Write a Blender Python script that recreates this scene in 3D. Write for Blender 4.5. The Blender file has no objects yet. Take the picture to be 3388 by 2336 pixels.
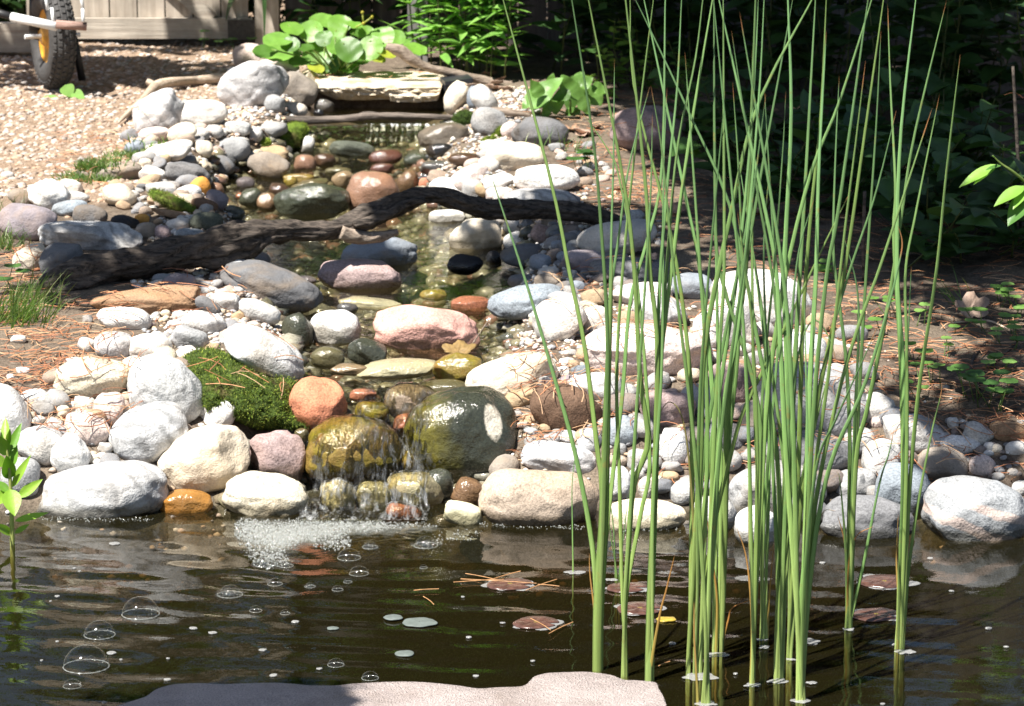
import bpy, math, random, zlib
import numpy as np
from mathutils import Vector, Matrix, Euler, noise
from mathutils.bvhtree import BVHTree

R = math.radians
S = bpy.context.scene
COL = S.collection

# ------------------------------------------------------------------ camera
F = 9513.0            # focal length in photograph pixels (3388 wide)
CAM_H = 1.75          # metres above the pond
PITCH = R(11.7)
cd = bpy.data.cameras.new('camera')
cam = bpy.data.objects.new('camera', cd)
COL.objects.link(cam)
cam.location = (0, 0, CAM_H)
cam.rotation_euler = (R(90) - PITCH, 0, 0)
cd.sensor_width = 36
cd.lens = 36 * F / 3388
cd.clip_start = 0.05
cd.clip_end = 500
cd.dof.use_dof = True
cd.dof.focus_distance = 6.5
cd.dof.aperture_fstop = 11
S.camera = cam

# ------------------------------------------------------------------ sky and sun
SUN = Vector((-0.36, -0.34, 0.87)).normalized()
w = bpy.data.worlds.new('World')
S.world = w
w.use_nodes = True
wn = w.node_tree
sky = wn.nodes.new('ShaderNodeTexSky')
sky.sky_type = 'NISHITA'
sky.sun_disc = False
sky.sun_elevation = math.asin(SUN.z)
sky.sun_rotation = math.atan2(SUN.x, SUN.y)
wn.links.new(sky.outputs[0], wn.nodes['Background'].inputs[0])
wn.nodes['Background'].inputs[1].default_value = 0.05
ld = bpy.data.lights.new('sun', 'SUN')
ld.energy = 5.0
ld.angle = R(0.5)
ld.color = (1, 0.955, 0.88)
sun = bpy.data.objects.new('sun', ld)
COL.objects.link(sun)
sun.rotation_euler = SUN.to_track_quat('Z', 'Y').to_euler()
S.view_settings.view_transform = 'Standard'
S.view_settings.look = 'None'
S.view_settings.exposure = 1.28
S.view_settings.gamma = 1
S.render.engine = 'CYCLES'
c = S.cycles
c.use_denoising = True
c.max_bounces = 10
c.transparent_max_bounces = 24
c.transmission_bounces = 8
c.glossy_bounces = 4
c.diffuse_bounces = 3
c.caustics_reflective = False
c.caustics_refractive = False
c.sample_clamp_indirect = 6

# ------------------------------------------------------------------ picture <-> place
CP, SP = math.cos(PITCH), math.sin(PITCH)
ZONES = {'A': (0, 0, .37594), 'B': (650, 0, .37594), 'C': (1300, 0, .37594), 'D': (2100, 0, .5639), 'E': (0, 550, .37594),
         'F': (750, 550, .37594), 'G': (1450, 550, .37594), 'H': (2200, 800, .5264), 'I': (0, 1100, .37594),
         'J': (750, 1100, .37594), 'K': (1500, 1200, .37594), 'L': (1700, 900, .37594), 'N': (2250, 1500, .5237),
         'U': (0, 1700, .3985), 'V': (750, 1700, .3985), 'W': (1500, 1700, .3985), 'P': (0, 0, 1.4635),
         'R': (1600, 0, .3888), 'Q': (2300, 900, .47), 'M': (900, 0, .26316), 'T': (0, 0, .20048)}


def uv(zone, x, y):
    o = ZONES[zone]
    return o[0] + x * o[2], o[1] + y * o[2]


def ray(u, v):
    xn, yn = (u - 1694) / F, (1168 - v) / F
    return np.array((xn, CP + yn * SP, -SP + yn * CP))


def at_z(u, v, z):
    d = ray(u, v)
    t = (z - CAM_H) / d[2]
    return Vector((d[0] * t, d[1] * t, z))


def at_y(u, v, Y):
    d = ray(u, v)
    t = Y / d[1]
    return Vector((d[0] * t, Y, CAM_H + d[2] * t))


def pxm(p):                      # photograph pixels per metre at a point
    return F / (p[1] * CP - (p[2] - CAM_H) * SP)


# stream profile: (row in the 2315-wide view, water level, left limit, right limit)
PROF = [(1150, 0.0, 540, 1100), (1050, .06, 560, 1080), (905, .17, 650, 1090), (870, .188, 690, 1090), (780, .2, 680, 1150), (700, .215, 630, 1130),
        (640, .224, 590, 1170), (580, .23, 580, 1190), (520, .236, 550, 1120), (480, .245, 425, 1000), (440, .26, 490, 960),
        (400, .28, 510, 960), (360, .31, 630, 960), (330, .33, 680, 975), (312, .335, 695, 985), (285, .382, 700, 1000),
        (255, .385, 705, 1000), (244, .385, 710, 1000)]
WY, WZ, WL, WR = [], [], [], []
for row, z, xl, xr in PROF:
    a, b = at_z(xl * 1.4635, row * 1.4635, z), at_z(xr * 1.4635, row * 1.4635, z)
    WY.append(a.y); WZ.append(z); WL.append(a.x); WR.append(b.x)
o_ = np.argsort(WY)
WY, WZ, WL, WR = [np.array(q)[o_] for q in (WY, WZ, WL, WR)]
BY = np.array([3.0, 4.6, 4.95, 5.2, 5.7, 6.2, 6.5, 6.6, 6.85, 7.05, 7.3, 8, 9, 10, 11, 12.7, 16, 40])
BZ = np.array([-.02, -.03, -.12, -.42, -.5, -.38, -.13, -.02, .15, .215, .25, .295, .35, .405, .455, .5, .56, .8])


def sstep(a, b, x):
    t = np.clip((x - a) / (b - a), 0, 1)
    return t * t * (3 - 2 * t)


def water_level(Y):
    return np.interp(Y, WY, WZ)


def wob(X, Y):
    return (np.sin(X * 3.1 + Y * 1.7) + np.sin(X * 7.3 - Y * 5.1 + 1) * .5 + np.sin(X * 13.7 + Y * 11.3 + 2) * .3 + np.sin(Y * 17.1 - X * 9.2) * .25)


def terrain(X, Y):
    X = np.asarray(X, float); Y = np.asarray(Y, float)
    sh = np.where(Y < 8, -.045 * sstep(.75, 1.15, np.abs(X - .05)), 0)   # the shore bends towards the viewer at both sides
    zb = np.interp(Y - sh, BY, BZ) + wob(X, Y) * .006
    zb = zb + .05 * sstep(1.2, 3, np.abs(X)) * sstep(6.6, 8, Y)
    s = np.minimum(X - np.interp(Y, WY, WL), np.interp(Y, WY, WR) - X)
    wgt = sstep(-.13, .07, s) * sstep(11.5, 11.42, Y) * sstep(6.2, 6.5, Y)
    bed = water_level(Y) - .045 - .03 * sstep(.05, .3, s) + wob(X * 2, Y * 2) * .005
    return np.minimum(zb, zb * (1 - wgt) + bed * wgt)


def surface(X, Y):                 # ground or water, whichever is higher
    t = terrain(X, Y)
    s = np.minimum(X - np.interp(Y, WY, WL), np.interp(Y, WY, WR) - X)
    wl = np.where((s > -.06) & (Y > 6.6) & (Y < 11.45), water_level(Y), -9)
    wl = np.where(Y < 6.9, np.maximum(wl, 0), wl)
    wl = np.where(Y < 4.95, -9, wl)
    return np.maximum(t, wl)


TT = np.linspace(4.3, 18, 2800)


def hit(u, v, fn=None):            # where the ray of a photograph pixel meets ground or water
    d = ray(u, v)
    t = TT / d[1]
    X, Y, Z = d[0] * t, TT, CAM_H + d[2] * t
    below = Z <= (fn or surface)(X, Y)
    i = int(np.argmax(below)) if below.any() else len(TT) - 1
    return Vector((X[i], Y[i], Z[i]))


# ------------------------------------------------------------------ mesh and object helpers
def srand(key):
    return random.Random(zlib.crc32(str(key).encode()))


def mk(name, V, Fs, mat=None, parent=None, smooth=True, attrs=None, loc=None):
    me = bpy.data.meshes.new(name)
    V = np.asarray(V, np.float32)
    if isinstance(Fs, np.ndarray):
        k = Fs.shape[1]
        me.vertices.add(len(V)); me.vertices.foreach_set('co', V.ravel())
        me.loops.add(Fs.size); me.loops.foreach_set('vertex_index', Fs.astype(np.int32).ravel())
        me.polygons.add(len(Fs))
        me.polygons.foreach_set('loop_start', np.arange(0, Fs.size, k, dtype=np.int32))
        me.update(calc_edges=True)
    else:
        me.from_pydata([tuple(map(float, p)) for p in V], [], Fs)
    for an, (typ, data) in (attrs or {}).items():
        at = me.attributes.new(an, typ, 'POINT')
        if typ == 'FLOAT':
            at.data.foreach_set('value', np.asarray(data, np.float32).ravel())
        else:
            at.data.foreach_set('color', np.asarray(data, np.float32).ravel())
    me.polygons.foreach_set('use_smooth', [smooth] * len(me.polygons))
    me.validate()
    me.update()
    ob = bpy.data.objects.new(name, me)
    if mat: me.materials.append(mat)
    COL.objects.link(ob)
    if parent: ob.parent = parent
    if loc is not None: ob.location = loc
    return ob


def tag(o, label=None, cat=None, group=None, kind=None):
    if label: o['label'] = label
    if cat: o['category'] = cat
    if group: o['group'] = group
    if kind: o['kind'] = kind
    return o


def empty(name, loc=(0, 0, 0), label=None, cat=None, group=None):
    o = bpy.data.objects.new(name, None)
    o.empty_display_size = .05
    o.location = loc
    COL.objects.link(o)
    return tag(o, label, cat, group)


class MB:                          # collects pieces of ONE mesh
    def __init__(s):
        s.V = []; s.F = []; s.n = 0; s.C = []

    def add(s, V, Fs, col=None):
        V = np.asarray(V, float)
        s.V.append(V)
        s.F += [tuple(int(i) + s.n for i in f) for f in Fs]
        if col is not None: s.C.append(np.tile(np.array(col, float), (len(V), 1)))
        s.n += len(V)

    def build(s, name, mat, parent=None, smooth=True):
        V = np.concatenate(s.V)
        at = {}
        if s.C: at['col'] = ('FLOAT_COLOR', np.concatenate(s.C))
        k = {len(f) for f in s.F}
        Fs = np.array(s.F) if len(k) == 1 else s.F
        return mk(name, V, Fs, mat, parent, smooth, at)


def box_vf(c, h, rot=None, taper=0, bev=0):
    c = np.array(c, float); hx, hy, hz = h
    P = np.array([(x, y, z) for z in (-1, 1) for y in (-1, 1) for x in (-1, 1)], float) * (hx, hy, hz)
    if taper: P[4:, :2] *= (1 - taper)
    if rot is not None: P = P @ np.array(rot).T
    return P + c, [(0, 2, 3, 1), (4, 5, 7, 6), (0, 1, 5, 4), (2, 6, 7, 3), (0, 4, 6, 2), (1, 3, 7, 5)]


def tube_vf(pts, rad, seg=10, caps=True, disp=None):
    pts = [Vector(p) for p in pts]
    n = len(pts)
    V = []; up = Vector((0, 0, 1))
    for i, p in enumerate(pts):
        t = (pts[min(i + 1, n - 1)] - pts[max(i - 1, 0)]).normalized()
        if abs(t.dot(up)) > .95: up = Vector((0, 1, 0)) if abs(t.y) < .9 else Vector((1, 0, 0))
        a = t.cross(up).normalized(); b = a.cross(t).normalized()
        r = rad[i] if hasattr(rad, '__len__') else rad
        for k in range(seg):
            th = 2 * math.pi * k / seg
            rr = r * (disp(i, th, p) if disp else 1)
            V.append(p + a * math.cos(th) * rr + b * math.sin(th) * rr)
    Fs = [(i * seg + k, i * seg + (k + 1) % seg, (i + 1) * seg + (k + 1) % seg, (i + 1) * seg + k) for i in range(n - 1) for k in range(seg)]
    if caps:
        V += [pts[0], pts[-1]]
        Fs += [(n * seg, (k + 1) % seg, k) for k in range(seg)]
        Fs += [(n * seg + 1, (n - 1) * seg + k, (n - 1) * seg + (k + 1) % seg) for k in range(seg)]
    return np.array([tuple(v) for v in V]), Fs


def smooth_path(pts, n):           # Catmull-Rom through rows of numbers
    P = np.array(pts, float)
    P = np.vstack([2 * P[0] - P[1], P, 2 * P[-1] - P[-2]])
    m = len(P) - 3
    out = []
    for t in np.linspace(0, m - 1e-6, n):
        i = int(t); f = t - i
        a, b, c_, d = P[i:i + 4]
        out.append(.5 * (2 * b + (c_ - a) * f + (2 * a - 5 * b + 4 * c_ - d) * f * f + (3 * b - a - 3 * c_ + d) * f ** 3))
    return np.array(out)


_ico = {}


def ico(n):
    if n not in _ico:
        import bmesh
        bm = bmesh.new()
        bmesh.ops.create_icosphere(bm, subdivisions=n, radius=1)
        _ico[n] = (np.array([v.co[:] for v in bm.verts]), np.array([[v.index for v in f.verts] for f in bm.faces]))
        bm.free()
    return _ico[n]


# ------------------------------------------------------------------ materials
class NT:
    def __init__(s, name):
        s.m = bpy.data.materials.new(name)
        s.m.use_nodes = True
        s.t = s.m.node_tree
        s.t.nodes.clear()
        s.out = s.t.nodes.new('ShaderNodeOutputMaterial')

    def n(s, typ, **kw):
        nd = s.t.nodes.new('ShaderNode' + typ)
        ins = kw.pop('i', {})
        for k, v in kw.items(): setattr(nd, k, v)
        for k, v in ins.items():
            sock = nd.inputs[k]
            if isinstance(v, bpy.types.NodeSocket): s.t.links.new(v, sock)
            else: sock.default_value = v
        return nd

    def noise(s, scale, detail=3, rough=.6, vec=None, dist=0, out=0):
        i = {'Scale': scale, 'Detail': detail, 'Roughness': rough, 'Distortion': dist}
        if vec is not None: i['Vector'] = vec
        return s.n('TexNoise', i=i).outputs[out]

    def rng(s, v, a, b, c_=0., d=1.):
        return s.n('MapRange', i={0: v, 1: a, 2: b, 3: c_, 4: d}).outputs[0]

    def math(s, op, a, b=0.):
        return s.n('Math', operation=op, i={0: a, 1: b}).outputs[0]

    def mix(s, f, a, b, mode='MIX'):
        nd = s.n('MixRGB', blend_type=mode, i={0: f})
        for k, v in ((1, a), (2, b)):
            if isinstance(v, bpy.types.NodeSocket): s.t.links.new(v, nd.inputs[k])
            else: nd.inputs[k].default_value = (*v, 1) if len(v) == 3 else v
        return nd.outputs[0]

    def scale(s, colr, f):
        return s.n('VectorMath', operation='SCALE', i={0: colr, 'Scale': f}).outputs[0]

    def bump(s, h, strength=.5, dist=.01, normal=None):
        i = {'Height': h, 'Strength': strength, 'Distance': dist}
        if normal is not None: i['Normal'] = normal
        return s.n('Bump', i=i).outputs[0]

    def pbr(s, colr, rough=.7, normal=None, spec=.4, **kw):
        i = {'Roughness': rough, 'Specular IOR Level': spec}
        if isinstance(colr, bpy.types.NodeSocket): i['Base Color'] = colr
        else: i['Base Color'] = (*colr, 1)
        if normal is not None: i['Normal'] = normal
        i.update(kw)
        return s.n('BsdfPrincipled', i=i).outputs[0]

    def end(s, sh, vol=None):
        if sh is not None: s.t.links.new(sh, s.out.inputs[0])
        if vol is not None: s.t.links.new(vol, s.out.inputs[1])
        return s.m


def rock_material(name, kind):
    t = NT(name)
    oi = t.n('ObjectInfo')
    tc = t.n('TexCoord').outputs['Object']
    off = t.n('VectorMath', operation='SCALE', i={0: (37., 61., 13.), 'Scale': oi.outputs['Random']}).outputs[0]
    vec = t.n('VectorMath', operation='ADD', i={0: tc, 1: off}).outputs[0]
    base = oi.outputs['Color']
    big = t.noise(11, 4, .6, vec)
    mid = t.noise(45, 3, .6, vec)
    fine = t.noise(170, 2, .75, vec)
    val = t.rng(big, .3, .7, .74, 1.2)
    col = t.scale(base, val)
    if kind in ('granite', 'algae', 'banded'):
        sp = t.rng(fine, .34, .64, .76, 1.2)
        col = t.scale(col, sp)
        dk = t.rng(t.noise(95, 2, .7, vec), .58, .68, 0, .42)
        col = t.mix(dk, col, t.scale(base, .28))
    elif kind == 'smooth':
        col = t.scale(col, t.rng(fine, .3, .7, .86, 1.12))
        st = t.rng(t.noise(6, 4, .6, vec, 1.2), .55, .72, 0, .5)
        col = t.mix(st, col, t.mix(.5, t.scale(base, .8), (.4, .25, .1)))
    elif kind == 'veined':
        wv = t.n('TexWave', wave_type='BANDS', bands_direction='DIAGONAL', i={'Vector': vec, 'Scale': 7., 'Distortion': 9., 'Detail': 4., 'Detail Scale': 1.6}).outputs[1]
        col = t.scale(col, t.rng(wv, 0, .5, .68, 1.08))
        col = t.scale(col, t.rng(fine, .3, .7, .8, 1.18))
    if kind == 'banded':
        sx = t.n('SeparateXYZ', i={0: tc}).outputs
        v = t.math('ADD', t.math('ADD', sx[2], t.math('MULTIPLY', sx[0], .22)), t.math('MULTIPLY', t.math('SUBTRACT', t.noise(9, 4, .6, vec), .5), .05))
        b1 = t.rng(t.math('ABSOLUTE', t.math('SUBTRACT', v, .034)), .012, .008)
        b2 = t.rng(t.math('ABSOLUTE', t.math('SUBTRACT', v, -.022)), .014, .010)
        col = t.mix(t.math('MAXIMUM', b1, b2), col, t.scale(t.mix(1., (.50, .41, .37), (.98, .98, .98), 'MULTIPLY'), t.rng(fine, .3, .7, .8, 1.2)))
    if kind == 'algae':
        g = t.rng(big, .42, .6)
        col = t.mix(g, col, t.scale((.26, .23, .03), t.rng(mid, .3, .7, .55, 1.5)))
        col = t.mix(t.rng(t.noise(16, 3, .6, vec), .56, .68), col, (.42, .24, .06))
    if kind == 'patched':
        sp3 = t.n('SeparateXYZ', i={0: tc}).outputs
        col = t.scale(col, t.rng(fine, .34, .64, .7, 1.25))
        lf = t.math('ADD', sp3[0], t.math('MULTIPLY', t.math('SUBTRACT', big, .5), .12))
        col = t.mix(t.rng(lf, .0, -.06, 0, .75), col, t.scale((.24, .22, .03), t.rng(mid, .3, .7, .6, 1.4)))
        d3 = t.n('VectorMath', operation='MULTIPLY', i={0: t.n('VectorMath', operation='SUBTRACT', i={0: tc, 1: (.085, -.06, .035)}).outputs[0], 1: (1.5, .6, .75)}).outputs[0]
        ln = t.math('ADD', t.n('VectorMath', operation='LENGTH', i={0: d3}).outputs['Value'], t.math('MULTIPLY', t.math('SUBTRACT', mid, .5), .02))
        col = t.mix(t.rng(ln, .036, .029), col, t.scale((1.1, 1.05, .95), t.rng(fine, .3, .7, .6, 1.2)))
    # broad tinted patches
    col = t.mix(t.rng(t.noise(3.5, 3, .6, vec, .8), .48, .66, 0, .4), col, t.mix(1., col, (1.0, .82, .62), 'MULTIPLY'))
    # lichen and grime of their own shape
    col = t.mix(t.rng(t.noise(21, 5, .7, vec), .6, .75, 0, .35), col, t.scale(base, .5))
    # wet below its own water line
    wz = t.n('Attribute', attribute_type='OBJECT', attribute_name='wetz').outputs['Fac']
    z = t.n('SeparateXYZ', i={0: t.n('NewGeometry').outputs['Position']}).outputs[2]
    edge = t.math('ADD', t.math('SUBTRACT', wz, z), t.math('MULTIPLY', t.math('SUBTRACT', t.noise(30, 3, .6, vec), .5), .03))
    wet = t.rng(edge, -.006, .008)
    col = t.mix(wet, col, t.mix(.3, t.scale(col, .6), (.6, .5, .25), 'MULTIPLY'))
    rough = t.rng(wet, 0, 1, .78 if kind not in ('algae', 'patched') else .25, .14)
    h = t.math('ADD', t.math('MULTIPLY', fine, .5), t.math('ADD', t.math('MULTIPLY', mid, .9), t.math('MULTIPLY', big, .8)))
    nm = t.bump(h, .55, .008)
    return t.end(t.pbr(col, rough, nm, t.rng(wet, 0, 1, .25, .7)))


ROCK = {k: rock_material('rock ' + k, k) for k in ('granite', 'smooth', 'veined', 'banded', 'algae', 'patched')}


def leaf_material(name, colr, var=.3, trans=.35, rough=.45, veins=False):
    t = NT(name)
    oi = t.n('ObjectInfo')
    tc = t.n('TexCoord').outputs['Object']
    n1 = t.noise(14, 3, .6, tc)
    rn = t.n('Attribute', attribute_name='col').outputs['Color']
    col = t.scale(t.mix(1., colr, rn, 'MULTIPLY'), t.rng(n1, .3, .7, 1 - var, 1 + var))
    nm = t.bump(t.noise(120, 2, .6, tc), .15, .004)
    a = t.pbr(col, rough, nm, .4)
    b = t.n('BsdfTranslucent', i={'Color': t.mix(1., col, (1.1, 1.25, .5), 'MULTIPLY')}).outputs[0]
    return t.end(t.n('MixShader', i={0: trans, 1: a, 2: b}).outputs[0])


def simple(name, colr, rough=.6, scale=30, var=.25, bump=.3, spec=.4, metal=0.):
    t = NT(name)
    tc = t.n('TexCoord').outputs['Object']
    n1 = t.noise(scale, 4, .6, tc)
    col = t.scale(colr + (1,) if False else t.mix(0., colr, colr), t.rng(n1, .3, .7, 1 - var, 1 + var))
    return t.end(t.pbr(col, rough, t.bump(n1, bump, .004), spec, Metallic=metal))


def wood_material(name, light, dark, along='X', scale=26, rough=.8):
    t = NT(name)
    tc = t.n('TexCoord').outputs['Object']
    sc = {'X': (.06, 1, 1), 'Z': (1, 1, .05)}[along]
    mp = t.n('Mapping', i={'Vector': tc, 'Scale': sc}).outputs[0]
    g = t.noise(scale * 3, 5, .7, mp)
    b = t.noise(5, 4, .6, tc)
    col = t.mix(t.rng(g, .35, .65), dark, light)
    col = t.scale(col, t.rng(b, .3, .7, .65, 1.2))
    return t.end(t.pbr(col, rough, t.bump(g, .6, .006), .25))


def vcol_material(name, rough=.7, spec=.3, scale=160, trans=0.):
    t = NT(name)
    tc = t.n('NewGeometry').outputs['Position']
    cl = t.n('Attribute', attribute_name='col').outputs['Color']
    n1 = t.noise(scale, 2, .7, tc)
    col = t.scale(cl, t.rng(n1, .3, .7, .7, 1.25))
    sh = t.pbr(col, rough, t.bump(n1, .4, .004), spec)
    if trans:
        sh = t.n('MixShader', i={0: trans, 1: sh, 2: t.n('BsdfTranslucent', i={'Color': col}).outputs[0]}).outputs[0]
    return t.end(sh)


M_VCOL = vcol_material('small stones')
M_WETV = vcol_material('wet small stones', .15, .7)
M_NEEDLE = vcol_material('dry needles', .6, .3, 60)
M_GREEN = leaf_material('green leaves', (1, 1, 1), .25, .3)

# ------------------------------------------------------------------ ground
def ground_material():
    t = NT('ground')
    g = t.n('NewGeometry').outputs['Position']
    pa = t.n('Attribute', attribute_name='path').outputs['Fac']
    be = t.n('Attribute', attribute_name='bed').outputs['Fac']
    n1, n2, n3 = t.noise(3, 5, .6, g), t.noise(28, 4, .65, g), t.noise(150, 3, .7, g)
    soil = t.mix(t.rng(n2, .35, .65), (.085, .062, .046), (.19, .15, .115))
    soil = t.mix(t.rng(n1, .45, .62), soil, (.20, .16, .12))
    vor = t.n('TexVoronoi', i={'Vector': g, 'Scale': 62.})
    pth = t.mix(t.rng(n2, .35, .65), (.24, .165, .11), (.36, .27, .20))
    bedc = t.mix(t.rng(n2, .38, .62), (.035, .034, .024), (.10, .09, .06))
    shadeside = t.rng(t.n('SeparateXYZ', i={0: g}).outputs[0], .5, 1.3, 1, .72)  # soil colour painted darker to the right, for the bank's shade
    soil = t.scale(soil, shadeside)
    col = t.mix(pa, soil, pth)
    col = t.mix(be, col, bedc)
    col = t.scale(col, t.rng(n3, .3, .7, .6, 1.3))
    h = t.math('ADD', t.math('MULTIPLY', n3, .5), n2)
    return t.end(t.pbr(col, .9, t.bump(h, .8, .02), .15))


def grid(x0, x1, y0, y1, st):
    nx, ny = int((x1 - x0) / st) + 1, int((y1 - y0) / st) + 1
    X, Y = np.meshgrid(np.linspace(x0, x1, nx), np.linspace(y0, y1, ny))
    i = np.arange(nx * ny).reshape(ny, nx)
    Fs = np.stack([i[:-1, :-1], i[:-1, 1:], i[1:, 1:], i[1:, :-1]], -1).reshape(-1, 4)
    return X, Y, Fs


def path_mask(X, Y):               # the gravel yard on the left
    edge = np.interp(Y, [8.6, 9.2, 10, 10.8, 11.5, 13], [-1.6, -1.25, -1.12, -1.02, -.9, -.5]) + wob(X, Y) * .03
    return sstep(.10, -.10, X - edge) * sstep(8.7, 9.3, Y)


xs = np.concatenate([np.linspace(-40, -3.2, 14)[:-1], np.arange(-3.2, 3.8, .028), np.linspace(3.8, 40, 14)])
ys = np.concatenate([np.linspace(-8, 3.6, 8)[:-1], np.arange(3.6, 14.4, .028), np.linspace(14.5, 70, 16)])
GX, GY = np.meshgrid(xs, ys)
gi = np.arange(GX.size).reshape(GX.shape)
GF = np.stack([gi[:-1, :-1], gi[:-1, 1:], gi[1:, 1:], gi[1:, :-1]], -1).reshape(-1, 4)
GZ = terrain(GX, GY)
s_ = np.minimum(GX - np.interp(GY, WY, WL), np.interp(GY, WY, WR) - GX)
bedm = np.maximum(sstep(-.10, .0, s_) * sstep(10.98, 10.86, GY) * sstep(6.2, 6.5, GY), sstep(.03, -.02, GZ) * (GY < 7))
rr_ = np.random.RandomState(3)
GZ2 = GZ + (rr_.rand(*GZ.shape) - .5) * .006 * (np.abs(GX) < 3)
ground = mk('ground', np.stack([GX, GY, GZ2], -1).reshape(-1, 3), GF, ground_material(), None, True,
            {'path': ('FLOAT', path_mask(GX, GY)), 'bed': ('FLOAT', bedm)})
tag(ground, 'brown soil and gravel ground sloping down to the pond', 'ground', kind='structure')


# ------------------------------------------------------------------ water
def water_surface_nodes(t, tint, bump1, s1, d1, stretch=(1, 1, 1), rough=.0, milky=0., var=False):
    g = t.n('NewGeometry').outputs['Position']
    mp = t.n('Mapping', i={'Vector': g, 'Scale': stretch}).outputs[0]
    h = t.math('ADD', t.noise(s1, 3, .5, mp, .6), t.math('MULTIPLY', t.noise(s1 * 2.7, 2, .5, mp, .4), .4))
    nm = t.bump(h, bump1 if not var else t.rng(t.n('Attribute', attribute_name='rapid').outputs['Fac'], .2, 1, bump1 * .4, bump1 * 3), d1)
    fr = t.n('Fresnel', i={'IOR': 1.33, 'Normal': nm}).outputs[0]
    gl = t.n('BsdfGlossy', i={'Roughness': rough, 'Normal': nm}).outputs[0]
    tr = t.n('BsdfTransparent', i={0: (*tint, 1)}).outputs[0]
    if milky:
        tr = t.n('MixShader', i={0: milky, 1: tr, 2: t.n('BsdfDiffuse', i={0: (.14, .12, .04, 1)}).outputs[0]}).outputs[0]
    return t.n('MixShader', i={0: fr, 1: tr, 2: gl}).outputs[0]


t = NT('pond water')
sh = water_surface_nodes(t, (1, 1, 1), .014, 20, .010, (1, 2.6, 1), .0, .05)
M_POND = t.end(sh, t.n('VolumeAbsorption', i={'Color': (.46, .33, .10, 1), 'Density': 8.5}).outputs[0])
t = NT('stream water')
M_STREAM = t.end(water_surface_nodes(t, (.86, .84, .72),   .2, 30, .02, (1, 1.5, 1), .01, .03, True))

X, Y, Fs = grid(-2.0, 2.2, 4.72, 6.9, .0065)
cx0, cy0 = at_z(850 * 1.4635, 1195 * 1.4635, 0).x, at_z(850 * 1.4635, 1195 * 1.4635, 0).y
rd = np.hypot(X - cx0, (Y - cy0))
calm = sstep(1.25, .25, X) * .92 + .08
ph = rd * 2 * math.pi / .085 + .9 * np.sin(X * 6 + Y * 4) + .6 * np.sin(X * 11 - Y * 9)
Z = .00045 * np.sin(ph) * np.exp(-rd * .8) * calm
Z += .0022 * (np.sin(X * 7 + Y * 31 + 1.2 * np.sin(X * 4.1)) + .7 * np.sin(X * -5 + Y * 47 + 1.1 * np.sin(X * 6.3 + 1)) + .5 * np.sin(X * 17 + Y * 71)) * calm * .30
Z += .0012 * np.exp(-(rd / .16) ** 2) * np.sin(X * 90 + 3 * np.sin(Y * 60)) * np.sin(Y * 110 + 2 * np.sin(X * 50))
top = np.stack([X, Y, Z], -1)
ny, nx = X.shape
idx = np.arange(nx * ny).reshape(ny, nx)
ring = np.concatenate([idx[0, :], idx[1:, -1], idx[-1, -2::-1], idx[-2:0:-1, 0]])
V = np.concatenate([top.reshape(-1, 3), np.stack([X.ravel()[ring], Y.ravel()[ring], np.full(len(ring), -.8)], -1)])
nb = nx * ny
m = len(ring)
side = [(ring[(k + 1) % m], ring[k], nb + k, nb + (k + 1) % m) for k in range(m)]
bot = [tuple(nb + k for k in range(m))[::-1]]
allF = [tuple(f) for f in Fs] + side + bot
pond = mk('pond_water', V, allF, M_POND)
for p in pond.data.polygons[len(Fs):]: p.use_smooth = False
tag(pond, 'dark brown rippled pond water in front of the boulders', 'water', kind='structure')

# stream surface from the lip of the front fall up to the slab
ys_ = np.arange(7.0, 11.42, .013)
us = np.linspace(0, 1, 120)
YY = np.repeat(ys_[:, None], len(us), 1)
xl, xr = np.interp(YY, WY, WL) - .09, np.interp(YY, WY, WR) + .09
XX = xl + (xr - xl) * us[None]
rapid = np.interp(YY, [7, 7.9, 8.2, 9.4, 9.6, 10.5, 10.9, 11.4], [1, .8, .22, .2, .6, .7, .9, .5])
ZZ = water_level(YY) + rapid * .0019 * (np.sin(XX * 43 + 2 * np.sin(YY * 23)) * np.sin(YY * 51 + 1.5 * np.sin(XX * 31)) + .6 * np.sin(XX * 87 + YY * 70) * np.sin(YY * 90 - XX * 40))
ZZ += (1 - rapid) * .0003 * np.sin(YY * 80 + 2 * np.sin(XX * 9) + XX * 14)
i_ = np.arange(YY.size).reshape(YY.shape)
Fs = np.stack([i_[:-1, :-1], i_[:-1, 1:], i_[1:, 1:], i_[1:, :-1]], -1).reshape(-1, 4)
stream = mk('stream_water', np.stack([XX, YY, ZZ], -1).reshape(-1, 3), Fs, M_STREAM, None, True, {'rapid': ('FLOAT', rapid)})
tag(stream, 'shallow clear stream running down between the stones', 'water', kind='structure')

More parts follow.
